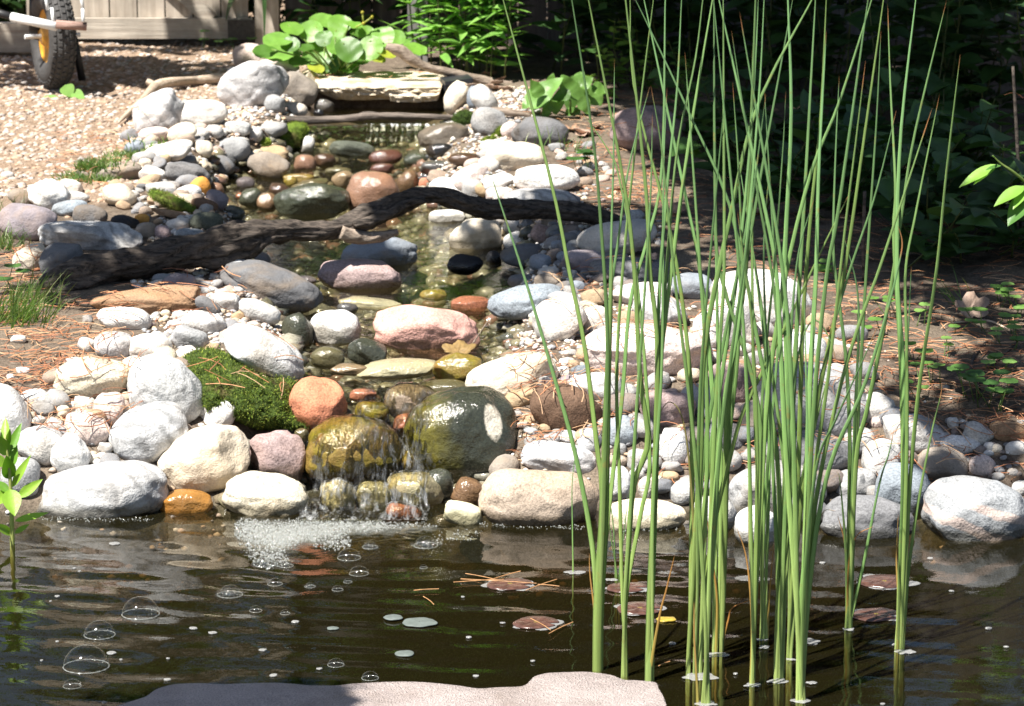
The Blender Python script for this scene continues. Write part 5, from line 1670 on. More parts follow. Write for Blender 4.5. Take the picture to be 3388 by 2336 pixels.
# the round-leaved plant behind the slab: every leaf is a part
PLY = SLAB_Y + .34
_c = at_y(*uv('B', 1200, 600), PLY)
plant = empty('marsh_plant', (_c.x, _c.y, float(terrain(_c.x, _c.y))), 'bright green round-leaved plant behind the stone slab', 'plant')
mb = MB()
prof = [(0, .12), (.115, .12), (.125, .11), (.12, .0), (0, .0)]
zp = float(terrain(_c.x, _c.y)); pr = Vector((_c.x + .06, _c.y + .05, at_y(*uv('B', 1200, 640), PLY).z - .09))
for r_, z_ in prof: pass
V = []; Fs = []
for r_, z_ in [(.001, .05), (.11, .05), (.118, .062), (.126, .062), (.11, -.03), (.001, -.03)]:
    for k in range(40): V.append((pr.x + r_ * math.cos(k * math.pi / 20) * 1.2, pr.y + r_ * math.sin(k * math.pi / 20), pr.z + z_))
for j in range(5):
    for k in range(40): Fs.append((j * 40 + k, (j + 1) * 40 + k, (j + 1) * 40 + (k + 1) % 40, j * 40 + (k + 1) % 40))
mb.add(np.array(V), Fs)
o = mb.build('plant_pot', simple('dark pot', (.02, .024, .028), .4, 30, .3, .2), None, True)
tag(o, 'low dark plastic pot under the round-leaved plant', 'plant pot')
LEAVES = [  # zone B: centre, half width, half height, turn of the tip, tone
    (1000, 280, 92, 88, -120, 1), (1130, 185, 105, 52, 25, 1), (1262, 208, 92, 92, 70, 0), (1240, 390, 92, 92, -80, 1), (1092, 475, 138, 108, -95, 1), (745, 470, 138, 92, -150, 1), (1300, 568, 122, 40, 12, 1),
    (1530, 432, 102, 92, -85, 0), (1640, 312, 92, 88, 100, 1), (1765, 330, 70, 62, 10, 1), (842, 250, 52, 88, 80, 0), (705, 352, 108, 38, 200, 1), (600, 455, 66, 92, -120, 2), (1398, 222, 60, 40, 20, 0),
    (1345, 440, 104, 84, -60, 2), (1190, 575, 70, 62, -90, 2), (1055, 600, 62, 32, -60, 3), (1935, 430, 84, 50, -10, 0), (1440, 300, 70, 50, 30, 2), (900, 540, 80, 40, 190, 2), (1680, 470, 70, 40, -20, 3),
    (1500, 280, 60, 52, 40, 0), (960, 420, 60, 44, 160, 2), (1120, 330, 70, 60, 100, 2), (820, 390, 70, 60, 150, 2), (1420, 520, 90, 60, -40, 2), (1600, 520, 60, 34, -30, 3)]
stems = MB()
for i, (x, y, hw, hh, an, tone) in enumerate(LEAVES):
    rn = srand(('ml', i))
    Yl = PLY + rn.uniform(-.10, .14) - (y - 350) * .0003
    p = at_y(*uv('B', x, y), Yl)
    sc = pxm(p) / .37594
    a, b = hw * 1.14 / sc, hh * 1.14 / sc
    rad = max(a, b)
    tilt = math.acos(min(1, min(a, b) / rad * .92))
    an_ = R(an)
    T = Vector((math.cos(an_), 0, math.sin(an_)))
    if hw > hh * 1.3 or hh > hw * 1.3:      # foreshortened leaf: tip it back
        T = (Vector((math.cos(an_) * 1.0, -.35, math.sin(an_) * .4))).normalized()
        N = Vector((0.1, -.35, .9))
    else:
        N = Vector((rn.uniform(-.25, .1), -.75, .62))
    T = (T - N * (T.dot(N) / N.length_squared)).normalized()
    V, Fs = leaf_vf(p - T * rad, p + T * rad, N, 2.05 * rad, 'round', .16, .08, 14)
    V = np.array([tuple(Vector(v) + Vector(N).normalized() * .006 * noise.noise(Vector(v) * 40)) for v in V])
    mb = MB(); cc = [(.15, .30, .045), (.17, .34, .06), (.075, .17, .025), (.30, .34, .04)][tone]
    mb.add(V, Fs, (*cc, 1))
    rel(mb.build('leaf', M_LEAF), plant)
    q = p - T * rad * .75
    mid = (q + Vector((_c.x, PLY, zp))) / 2 + Vector((0, 0, .03))
    stems.add(*tube_vf(smooth_path([tuple(q), tuple(mid), (_c.x + rn.uniform(-.05, .05), PLY + .03, zp + .01)], 10), .0035, 6), (.2, .3, .07, 1))
for x0, y0, x1, y1 in [(1380, 250, 1470, 205), (1470, 205, 1460, 110), (1470, 205, 1545, 150)]:
    a, b = at_y(*uv('B', x0, y0), PLY), at_y(*uv('B', x1, y1), PLY)
    stems.add(*tube_vf([a, b], .0035, 6), (.35, .38, .08, 1))
    V, Fc = ico(1); stems.add(V * .008 + np.array(b), Fc, (.45, .40, .05, 1))
rel(stems.build('stems', M_LEAF), plant)


def leafy_stem(mbL, mbS, base, top, n, length, width, kind, cols, rn, spread=1., both=False, rad=.003, drop_=.2, start=.1):
    base, top = Vector(base), Vector(top)
    mid = (base + top) / 2 + Vector((rn.uniform(-.04, .04), rn.uniform(-.04, .04), 0))
    P = smooth_path([tuple(base), tuple(mid), tuple(top)], 14)
    mbS.add(*tube_vf(P, [rad * (1.2 - .7 * i / 13) for i in range(14)], 6), (.10, .12, .04, 1))
    for k in range(n):
        s = start + (1 - start) * (k + .5) / n
        p = Vector(P[min(13, int(s * 13))])
        for side in ((0, math.pi) if both else (0,)):
            th = k * 2.4 + side + rn.uniform(-.4, .4)
            d = Vector((math.cos(th), math.sin(th) - .25, rn.uniform(-.1, .75)))
            d.normalize()
            L = length * rn.uniform(.6, 1.15)
            nrm = Vector((rn.uniform(-.4, .4), rn.uniform(-.5, .2), 1))
            V, Fs = leaf_vf(p + d * .008, p + d * L * spread, nrm, width * rn.uniform(.7, 1.15), kind, .25, rn.uniform(.05, drop_ * 2), 5)
            c0 = cols[rn.randrange(len(cols))]
            f = rn.uniform(.8, 1.2)
            mbL.add(V, Fs, (c0[0] * f, c0[1] * f, c0[2] * f, 1))


def stem_plant(name, label, cat, stemlist, n, length, width, kind, cols, seed, group=None, **kw):
    rn = srand(seed)
    L, Sm = MB(), MB()
    for base, top in stemlist: leafy_stem(L, Sm, base, top, n, length, width, kind, cols, rn, **kw)
    b = Vector(stemlist[0][0])
    e = empty(name, b, label, cat, group)
    rel(L.build('foliage', M_LEAF), e)
    rel(Sm.build('stems', M_LEAF), e)
    return e


def gp(x, y, zone='P'):
    p = hit(*uv(zone, x, y), terrain)
    return Vector((p.x, p.y, float(terrain(p.x, p.y))))


# willow-leaved plants
rn = srand('willow')
for lab, xs3 in [('tall willow-leaved plant right of the grey shaded post', [(955, 150, 900), (975, 155, 950), (1000, 158, 985), (1015, 150, 1010), (940, 152, 925)]),
                 ('willow-leaved plant in the middle of the sunlit row', [(1035, 158, 1030), (1055, 160, 1075), (1068, 158, 1100), (1045, 162, 1010), (1062, 160, 1050)]),
                 ('willow-leaved plant at the right end of the sunlit row', [(1100, 165, 1120), (1120, 160, 1160), (1085, 160, 1060), (1140, 168, 1190), (1110, 170, 1100)])]:
    st2 = []
    for x, y, xt in xs3:
        b = gp(x, y)
        b.y -= rn.uniform(.0, .25)
        b.z = float(terrain(b.x, b.y))
        tpp = at_y(*uv('P', xt, -150), b.y + rn.uniform(-.1, .1))
        tpp.z = b.z + rn.uniform(.75, 1.35)
        st2.append((b, tpp))
    stem_plant('willow_leaved_plant', lab, 'plant', st2, 66, .15, .036, 'lance', [(.20, .40, .08), (.24, .46, .10), (.15, .32, .06)], lab, 'willow-leaved plants')

# big floppy leaves right of the upper branch
HY = gp(1290, 262).y
e = empty('broad_leaved_plant', gp(1290, 262), 'broad-leaved plant with big pale green floppy leaves by the branch end', 'plant')
for x, y, hw, hh, an, tone in [(1330, 800, 200, 100, 42, 1), (1220, 870, 120, 80, -140, 1), (1630, 790, 130, 110, -60, 1), (1775, 850, 100, 90, -50, 1), (1430, 930, 78, 72, -90, 1), (1590, 1000, 66, 60, -80, 1), (1530, 740, 90, 70, 120, 0), (1700, 720, 70, 60, 40, 0), (1480, 840, 90, 60, 200, 2), (1290, 900, 110, 60, -150, 1), (1390, 720, 80, 48, 80, 0), (1560, 900, 90, 60, -100, 2), (1690, 930, 80, 54, -60, 1), (1350, 980, 80, 44, -120, 1), (1820, 780, 76, 54, -20, 0), (1640, 690, 70, 50, 60, 1), (1260, 780, 90, 56, 120, 0)]:
    rn = srand(('hl', x))
    p = at_y(*uv('C', x, y), HY - .05 + rn.uniform(-.08, .08))
    sc = pxm(p) / .37594
    a, b = max(hw, hh) / sc, min(hw, hh) / sc
    T = Vector((math.cos(R(an)), -.1, math.sin(R(an)))).normalized()
    V, Fs = leaf_vf(p - T * a, p + T * a, Vector((-.2, -.75, .65)), 2.3 * b, 'ovate', .18, .12, 12)
    V = np.array([tuple(Vector(v) + Vector((-.2, -.75, .65)) * (.010 * noise.noise(Vector(v) * 22) + .006 * noise.noise(Vector(v) * 55))) for v in V])
    mb = MB(); mb.add(V, Fs, (*[(.12, .24, .045), (.16, .31, .07), (.07, .15, .03)][tone], 1))
    rel(mb.build('leaf', M_LEAF), e)
st2 = MB()
for x, y in [(1300, 900), (1560, 880), (1700, 900)]:
    st2.add(*tube_vf([gp(1290, 262), at_y(*uv('C', x, y), HY - .04)], .004, 6), (.15, .22, .06, 1))
rel(st2.build('stems', M_LEAF), e)
# small-leaved bush behind the first reed blades
rn = srand('bush')
for lab, xs3, cols in [('small-leaved shrub with yellow green sprigs behind the left reed blades', [(1560, 200, 1520, 40), (1590, 205, 1560, 60), (1530, 200, 1490, 110), (1580, 205, 1600, 100)], [(.16, .28, .05), (.19, .3, .05), (.08, .16, .03)]),
                       ('small-leaved shrub in half shade behind the middle reed blades', [(1660, 240, 1640, 90), (1680, 240, 1700, 130), (1700, 250, 1730, 170)], [(.12, .22, .05), (.07, .15, .04)]),
                       ('low yellow green sprig on top of the broad leaves', [(1372, 225, 1320, 172)], [(.22, .32, .05), (.17, .28, .05)])]:
    st2 = []
    for x, y, xt, yt in xs3:
        u, v = uv('P', x * 1.0, y)
        b = gp(x if x < 1500 else x - 130, y)
        st2.append((b, at_y(*uv('P', xt if x < 1500 else xt - 130, yt), b.y - .08)))
    stem_plant('small_leaved_shrub', lab, 'shrub', st2, 13, .055, .03, 'ovate', cols, lab, 'small-leaved shrubs', both=True)
# dark bushes filling the shaded garden
rn = srand('dark bushes')
DB = [(690, 90, 'dark sword-leaved plant behind the round-leaved plant'), (830, 95, 'dark bush against the fence behind the slab'), (1230, 130, 'dark green bush behind the branch end'), (1400, 180, 'dark green bush left of the reeds'),
      (1560, 170, 'dark bush just behind the left reed tips'), (1720, 200, 'dark bush behind the middle reed tips'), (1880, 230, 'dark big-leaved bush behind the right reed tips'), (2020, 250, 'dark big-leaved bush right of the reeds'),
      (2140, 280, 'dark big-leaved bush with tall stems near the right edge'), (2270, 300, 'dark big-leaved bush at the right picture edge'), (1480, 60, 'dark tall shrub at the fence behind the left reeds'), (1750, 60, 'dark tall shrub at the fence behind the middle reeds'),
      (2000, 70, 'dark tall shrub at the fence behind the right reeds'), (2220, 60, 'dark tall shrub at the fence in the right corner'), (1950, 400, 'low dark heart-leaved plant under the right bushes'), (2120, 420, 'low dark leafy plant in the shade right of the reeds'), (2260, 440, 'low dark leafy plant below the right edge bush'), (1780, 330, 'low dark heart-leaved plant behind the reeds'), (1700, 420, 'low dark plant between the pinkish boulder and the stake'), (1850, 470, 'low dark plant left of the pinkish grey stake'), (2030, 500, 'low dark plant right of the pinkish grey stake'), (2180, 520, 'low dark plant below the leafy sprig'), (2080, 360, 'low dark plant beneath the big-leaved bush right of the reeds'), (2290, 560, 'low dark plant at the right edge below the sprig'), (1620, 350, 'low dark plant just right of the pinkish grey boulder'), (2130, 590, 'lowest dark plant on the shaded soil at the right')]
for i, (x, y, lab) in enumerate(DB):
    b = gp(x, y)
    tall = 'tall shrub' in lab
    low = lab.startswith('low')
    st2 = []
    for k in range(11 if not low else 7):
        q = b + Vector((rn.uniform(-.3, .3), rn.uniform(-.15, .3), 0)) * (1 if not low else .75)
        q.z = float(terrain(q.x, q.y))
        h = rn.uniform(1.2, 2.0) if tall else rn.uniform(.15, .3) if low else rn.uniform(.4, .95)
        st2.append((q, q + Vector((rn.uniform(-.18, .18), rn.uniform(-.25, .05), h))))
    if 'sword' in lab:
        stem_plant('sword_leaved_plant', lab, 'plant', st2, 10, .5, .03, 'lance', [(.03, .07, .02), (.04, .09, .025)], lab, spread=1., drop_=.4)
    else:
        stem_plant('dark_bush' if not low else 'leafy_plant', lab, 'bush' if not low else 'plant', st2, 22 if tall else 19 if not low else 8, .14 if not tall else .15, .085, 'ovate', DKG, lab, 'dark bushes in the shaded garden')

# ------------------------------------------------------------------ trees whose shade falls on the garden
def leaf_cloud(centres, radii, n_each, size, cols, seed):
    rs = np.random.RandomState(seed)
    C_ = np.repeat(np.array(centres, float), n_each, 0)
    rad = np.repeat(np.array(radii, float), n_each)
    n = len(C_)
    d = rs.randn(n, 3); d /= np.linalg.norm(d, axis=1, keepdims=True)
    p = C_ + d * (rad * rs.rand(n) ** .45)[:, None]
    a = rs.randn(n, 3); a[:, 2] *= .45; a /= np.linalg.norm(a, axis=1, keepdims=True)
    b = np.cross(a, rs.randn(n, 3)); b /= np.linalg.norm(b, axis=1, keepdims=True)
    nn = np.cross(a, b)
    L = size * (.6 + .8 * rs.rand(n))[:, None]
    wv = L * .34
    V = np.stack([p - a * L * .5, p - b * wv + nn * wv * .25 - a * L * .05, p + a * L * .5, p + b * wv + nn * wv * .25 - a * L * .05], 1).reshape(-1, 3)
    i = np.arange(n) * 4
    Fs = np.concatenate([np.stack([i, i + 1, i + 2], -1), np.stack([i, i + 2, i + 3], -1)])
    cc = np.array(cols)[rs.randint(0, len(cols), n)] * (.7 + .6 * rs.rand(n, 1))
    cc = np.concatenate([cc, np.ones((n, 1))], 1)
    return V, Fs, np.repeat(cc, 4, 0)


M_BARK = simple('bark', (.09, .07, .055), .9, 18, .4, .8, .2)
SUND = np.array(SUN)
SHADE = [  # polygon of the 2315-wide view, spacing m, chance, which tree
    ([(1215, -60), (2330, -60), (2330, 640), (1900, 640), (1700, 570), (1560, 430), (1480, 330), (1420, 235), (1375, 160), (1215, 120)], .13, 1, 1),
    ([(1300, 20), (2330, -60), (2330, 640), (1900, 640), (1700, 570), (1560, 430), (1480, 330), (1420, 235)], .12, 1, 1),
    ([(640, 20), (930, 20), (930, 120), (640, 120)], .18, .8, 1),
    ([(95, 560), (620, 545), (640, 640), (480, 655), (330, 665), (95, 700)], .13, .72, 0),
    ([(1130, 505), (1560, 500), (1640, 640), (1500, 635), (1200, 650), (1120, 600)], .13, .92, 1),
    ([(720, 575), (960, 560), (960, 660), (720, 660)], .13, .5, 0),
    ([(165, 134), (535, 140), (540, 196), (165, 196)], .12, .95, 0),
    ([(0, 100), (130, 100), (120, 195), (0, 195)], .12, .95, 0),
    ([(0, 105), (570, 105), (570, 114), (0, 114)], .10, 1, 0),
    ([(1900, 950), (2330, 960), (2330, 1180), (2080, 1120), (1900, 1100)], .13, .58, 1),
    ([(1560, 860), (1900, 860), (1900, 1130), (1560, 1100)], .13, .5, 1),
    ([(2060, 640), (2330, 640), (2330, 960), (2060, 900)], .14, .62, 1),
]
cent = {0: [], 1: []}
rn = srand('shade')
for P, sp, ch, who in SHADE:
    w3 = [hit(*uv('P', x, y), terrain) for x, y in P]
    x0, x1 = min(p.x for p in w3), max(p.x for p in w3)
    y0, y1 = min(p.y for p in w3), max(p.y for p in w3)
    poly = [(p.x, p.y) for p in w3]
    xx = x0
    while xx < x1:
        yy = y0
        while yy < y1:
            qx, qy = xx + rn.uniform(-.4, .4) * sp, yy + rn.uniform(-.4, .4) * sp
            if in_poly(qx, qy, poly) and rn.random() < ch:
                z = float(terrain(qx, qy))
                H_ = rn.uniform(2.5, 3.3)
                tq = (H_ - z) / SUND[2]
                cent[who].append((qx + SUND[0] * tq, qy + SUND[1] * tq, H_))
            yy += sp
        xx += sp
for x, y in poly_points([(240, 1552), (690, 1538), (640, 1575), (740, 1640), (500, 1600), (400, 1640), (240, 1640)], 60, 'fl'):
    q = at_z(*uv('P', x, y), .05)
    tq = rn.uniform(2.6, 3.2) / SUND[2]
    cent[0].append((q.x + SUND[0] * tq, q.y + SUND[1] * tq, .05 + SUND[2] * tq))
for x, y in [(a_, np.interp(a_, [900, 965, 1045, 1150, 1400], [462, 441, 458, 475, 505]) + b_) for a_ in range(930, 1400, 22) for b_ in (-8, 10)]:
    q = at_y(*uv('P', x, y), ylog(x, y) - .03)
    tq = rn.uniform(2.3, 2.9) / SUND[2]
    cent[1].append((q.x + SUND[0] * tq, q.y + SUND[1] * tq, q.z + SUND[2] * tq))
for fx in np.arange(-1.0, 1.2, .2):       # shade on the fence
    for fz in np.arange(.6, 2.0, .2):
        tq = (rn.uniform(3.0, 3.6) - fz) / SUND[2]
        cent[1].append((fx + SUND[0] * tq, 12.8 + SUND[1] * tq, fz + SUND[2] * tq))
for who, (tx, ty), lab in [(0, (-4.3, 5.6), 'tree left of the pond with a low spreading crown'), (1, (3.4, 9.6), 'tree right of the garden with a wide spreading crown')]:
    zt = float(terrain(tx, ty))
    e = empty('shade_tree', (tx, ty, zt), lab, 'tree')
    V, Fs, cc = leaf_cloud(cent[who], [.125] * len(cent[who]), 30, .09, [(.07, .13, .03), (.09, .16, .035), (.055, .11, .03)], 20 + who)
    rel(mk('crown', V, Fs, M_LEAF, None, False, {'col': ('FLOAT_COLOR', cc)}), e)
    mb = MB()
    mb.add(*tube_vf(smooth_path([(tx, ty, zt - .1), (tx * .98, ty + .03, zt + 1.4), (tx * .93, ty - .05, zt + 3.0), (tx * .85, ty, zt + 4.2)], 24), [.16 - .1 * i / 23 for i in range(24)], 14))
    rel(mb.build('trunk', M_BARK), e)
    mb = MB()
    C_ = np.array(cent[who])
    for k in range(9 if who else 3):
        c0 = C_[rn.randrange(len(C_))] if who else C_[k * 6]
        s0 = np.array((tx * .96, ty, zt + 2.0 + .12 * k))
        m_ = (s0 + c0) / 2 + np.array((0, 0, .35))
        mb.add(*tube_vf(smooth_path([tuple(s0), tuple(m_), tuple(c0)], 14), [.05 - .042 * i / 13 for i in range(14)], 8))
    rel(mb.build('branches', M_BARK), e)
TR = [(-5.2, 16.5, 6.5, 'rounded tree beyond the left end of the gate'), (-.9, 16.0, 7.0, 'tall dark tree beyond the gate post'), (.9, 15.6, 6.5, 'tall dark tree beyond the fence centre'),
      (2.6, 16.2, 7.2, 'tall dark tree beyond the fence right of centre'), (4.4, 15.5, 6.8, 'tall dark tree beyond the right fence'), (6.4, 16.5, 7, 'tall dark tree beyond the far right fence'), (-7.5, 15, 7, 'tall tree beyond the far left fence'),
      (-2.3, 17.5, 5.2, 'smaller loose tree beyond the gate')]
for i, (tx, ty, hh, lab) in enumerate(TR):
    zt = float(terrain(tx, ty))
    e = empty('garden_tree', (tx, ty, zt), lab, 'tree', 'trees beyond the fence')
    rn = srand(lab)
    cs = [(tx + rn.gauss(0, .62), ty + rn.gauss(0, .5), zt + rn.uniform(1.3, hh)) for _ in range(42)]
    V, Fs, cc = leaf_cloud(cs, [rn.uniform(.3, .6) for _ in cs], 46 if i != 7 else 26, .17, [(.05, .10, .025), (.07, .14, .03), (.04, .08, .02)] if i % 3 else [(.08, .17, .035), (.06, .12, .03)], 40 + i)
    rel(mk('crown', V, Fs, M_LEAF, None, False, {'col': ('FLOAT_COLOR', cc)}), e)
    mb = MB(); mb.add(*tube_vf(smooth_path([(tx, ty, zt - .1), (tx + .1, ty, zt + hh * .4), (tx - .05, ty, zt + hh * .85)], 16), [.15 - .12 * k / 15 for k in range(16)], 12))
    rel(mb.build('trunk', M_BARK), e)

rs = np.random.RandomState(71)
hx = rs.uniform(-3.2, -.9, 240)
V, Fs, cc = leaf_cloud(np.stack([hx, rs.uniform(13.05, 13.5, 240), .5 + rs.rand(240) * .5], -1), [.16] * 240, 26, .07, [(.03, .07, .02), (.045, .09, .025)], 72)
tag(mk('added_hedge', V, Fs, M_LEAF, None, False, {'col': ('FLOAT_COLOR', cc)}), 'low dark hedge seen through the gap under the gate', 'hedge')  # hedge added to keep the gap under the gate dark
# ------------------------------------------------------------------ moss
def moss_material():
    t = NT('moss')
    g = t.n('NewGeometry').outputs['Position']
    cl = t.n('Attribute', attribute_name='col').outputs['Color']
    n1 = t.noise(120, 3, .7, g); n2 = t.noise(24, 3, .6, g)
    col = t.scale(t.scale(cl, t.rng(n1, .3, .7, .55, 1.5)), t.rng(n2, .3, .7, .7, 1.3))
    col = t.mix(t.rng(t.noise(9, 4, .65, g), .56, .66, 0, .75), col, (.10, .07, .03))
    return t.end(t.pbr(col, .8, t.bump(n1, .9, .01), .25))


M_MOSS = moss_material()
MG = [(.16, .23, .025), (.20, .27, .035), (.11, .17, .02), (.26, .31, .05)]


def fuzz(V, N, n, L, rs, cols):
    """tiny upright shoots on given surface points"""
    k = rs.randint(0, len(V), n)
    p = V[k] + rs.randn(n, 3) * L * .6
    d = N[k] + rs.randn(n, 3) * .45
    d /= np.linalg.norm(d, axis=1, keepdims=True)
    s = np.cross(d, rs.randn(n, 3)); s /= np.linalg.norm(s, axis=1, keepdims=True)
    l = L * (.6 + .9 * rs.rand(n))[:, None]
    T = np.stack([p - s * l * .16, p + s * l * .16, p + d * l], 1).reshape(-1, 3)
    cc = np.array(cols)[rs.randint(0, len(cols), n)] * (.7 + .7 * rs.rand(n, 1))
    return T, np.arange(n * 3).reshape(-1, 3), np.repeat(np.concatenate([cc, np.ones((n, 1))], 1), 3, 0)


def vnormals(V, Fc):
    fn = np.cross(V[Fc[:, 1]] - V[Fc[:, 0]], V[Fc[:, 2]] - V[Fc[:, 0]])
    N = np.zeros_like(V)
    for k in range(3): np.add.at(N, Fc[:, k], fn)
    return N / (np.linalg.norm(N, axis=1, keepdims=True) + 1e-9)


def moss_obj(name, V, Fc, label, cat, n, L, seed, cols=MG, loc=None):
    rs = np.random.RandomState(seed)
    N = vnormals(V, Fc)
    T, Ft, Ct = fuzz(V, N, n, L, rs, cols)
    base = np.tile(np.array([*cols[2], 1.]), (len(V), 1))
    o = mk(name, np.concatenate([V, T]), np.concatenate([Fc, Ft + len(V)]), M_MOSS, None, True, {'col': ('FLOAT_COLOR', np.concatenate([base, Ct]))}, loc)
    return tag(o, label, cat)


for i, (z, x, y, hw, hh, an, lab, shp) in enumerate([('B', 835, 1200, 168, 108, 28, 'plump bright green moss cushion on a stone at the left of the back waterfall', 'r'),
                                                ('B', 575, 1278, 82, 32, 28, 'small flat moss patch just left of the plump moss cushion', 'f'),
                                                ('C', 632, 1052, 106, 74, 0, 'dark green moss ball at the right end of the thin driftwood stick', 'r'),
                                                ('C', 935, 1165, 62, 38, 40, 'small moss patch left of the dark purple boulder', 'l'),
                                                ('C', 840, 1240, 70, 26, 20, 'thin moss patch on pebbles below the dark moss ball', 'l'),
                                                ('E', 1530, 325, 235, 62, -27, 'long curved strip of green moss lying over a rusty stone', 'r')]):
    u, v = uv(z, x, y); s = ZONES[z][2]
    p = hit(u, v + math.hypot(hw * math.sin(R(an)), hh * math.cos(R(an))) * s * .85)
    sc = pxm(p)
    c_ = at_y(u, v, p.y + .03)
    dep = min(hw, hh) * s / sc * .9 + .01
    V, Fc = rock_mesh(lab, hw * s / sc, dep, hh * s / sc, shp, 4)
    V = V @ np.array(Matrix.Rotation(-R(an), 3, 'Y')).T
    cols = MG if i not in (2,) else [(.05, .085, .012), (.07, .11, .015), (.035, .065, .01), (.08, .12, .02)]
    moss_obj('moss_cushion', V, Fc, lab, 'moss', 5200, .0045, i, cols, c_)
    SOLID.append((V + np.array(c_), Fc))

MOSS_P = [(405, 815), (425, 795), (445, 787), (480, 785), (520, 797), (560, 832), (600, 850), (640, 851), (680, 845), (722, 850), (730, 858), (690, 868), (668, 882), (655, 908), (658, 935), (672, 950), (700, 968), (640, 968), (580, 962), (540, 948), (505, 925), (470, 928), (455, 915), (440, 870), (420, 840)]


def edge_dist(x, y, P):
    best = 1e9
    for i in range(len(P)):
        ax_, ay = P[i - 1]; bx, by = P[i]
        dx, dy = bx - ax_, by - ay
        t_ = max(0, min(1, ((x - ax_) * dx + (y - ay) * dy) / (dx * dx + dy * dy)))
        best = min(best, math.hypot(x - ax_ - t_ * dx, y - ay - t_ * dy))
    return best


ids, V, Fs = {}, [], []
st_ = 4
for y in range(770, 990, st_):
    for x in range(390, 745, st_):
        if in_poly(x, y, MOSS_P):
            e_ = edge_dist(x, y, MOSS_P)
            p = hit(*uv('P', x, y), terrain)
            h = .075 * min(1, e_ / 30) ** .5 + .026 * noise.noise(Vector((x * .045, y * .06, 2))) + .012 * noise.noise(Vector((x * .13, y * .16, 5)))
            q = at_y(*uv('P', x, y), p.y - h * .8 - .05)
            ids[(x, y)] = len(V); V.append(tuple(q))
for (x, y), k in ids.items():
    a, b, c2 = ids.get((x + st_, y)), ids.get((x + st_, y + st_)), ids.get((x, y + st_))
    if a is not None and b is not None: Fs.append((k, b, a))
    if b is not None and c2 is not None: Fs.append((k, c2, b))
V = np.array(V)
nB = len(V)
Vb = V + np.array((0, .09, -.05))          # its underside, pressed into the bank
E = {}
for f in Fs:
    for k in range(3):
        a, b = f[k], f[(k + 1) % 3]
        if (b, a) in E: del E[(b, a)]
        else: E[(a, b)] = 1
sideF = [(a, nB + a, b) for a, b in E] + [(b, nB + a, nB + b) for a, b in E]
Fc = np.array(Fs + [(f[0] + nB, f[2] + nB, f[1] + nB) for f in Fs] + sideF)
VV = np.concatenate([V, Vb])
moss_obj('moss_mat', VV, Fc, 'large mat of wet dark green moss draped over the left bank beside the fall', 'moss', 24000, .0055, 77,
         [(.08, .13, .014), (.13, .19, .02), (.05, .08, .012), (.22, .26, .04)])
SOLID.append((VV, Fc))
BVH = make_bvh()

# ------------------------------------------------------------------ grass tufts and seedlings
def tuft(name, label, cat, base, n, h, spread, cols, seed, lean=(0, 0), w_=.0022, group=None):
    rn = srand(seed)
    mb = MB()
    for _ in range(n):
        b = Vector(base) + Vector((rn.gauss(0, spread), rn.gauss(0, spread * .6), 0))
        b.z = drop(b.x, b.y)[0] - .004
        L = h * rn.uniform(.45, 1.1)
        d = Vector((rn.gauss(lean[0], .45), rn.gauss(lean[1], .35), 1)).normalized()
        tipv = b + d * L + Vector((d.x, d.y, -.4)) * L * rn.uniform(0, .45)
        P = smooth_path([tuple(b), tuple(b + d * L * .55), tuple(tipv)], 6)
        s = Vector((1, rn.uniform(-.6, .6), 0)).normalized() * w_
        V = []
        for i, p in enumerate(P):
            k = (1 - i / 5) ** .7
            V += [Vector(p) - s * k, Vector(p) + s * k]
        c0 = cols[rn.randrange(len(cols))]; f = rn.uniform(.75, 1.25)
        mb.add(np.array([tuple(v) for v in V]), [(2 * i, 2 * i + 1, 2 * i + 3, 2 * i + 2) for i in range(5)], (c0[0] * f, c0[1] * f, c0[2] * f, 1))
    return tag(mb.build(name, M_LEAF), label, cat, group)


GG = [(.10, .19, .04), (.14, .24, .05), (.07, .14, .03), (.2, .24, .08)]
for (x, y), n, h, sp, lab, ln in [((35, 730), 170, .16, .05, 'dark green tuft of fine grass at the left edge below the log', (.5, -.2)), ((75, 690), 60, .13, .04, 'smaller grass tuft against the thick end of the log', (.5, 0)),
                                  ((8, 560), 90, .09, .035, 'yellow green grass tuft at the left edge above the log', (.1, 0)), ((12, 520), 26, .16, .03, 'thin tall grass stems at the left edge by the purplish boulder', (0, 0)),
                                  ((300, 357), 340, .04, .045, 'bright green low grass patch beside the white oblong stone', (0, 0)), ((250, 372), 160, .03, .022, 'sparse grass sprouts at the edge of the gravel', (0, 0)),
                                  ((210, 408), 620, .04, .045, 'bright green low grass patch below the flat brownish stone', (0, 0)), ((178, 402), 160, .04, .022, 'small grass sprouts left of the flat brownish stone', (0, 0)),
                                  ((1270, 340), 24, .10, .05, 'few dark grass blades in front of the dark purple boulder', (.2, 0)), ((2170, 690), 12, .16, .015, 'thin grass sprout beside the fallen oak leaf', (-.8, 0))]:
    tuft('grass_tuft', lab, 'grass tuft', gp(x, y), n, h, sp, GG, lab, ln, .0016 if h > .05 else .0022)


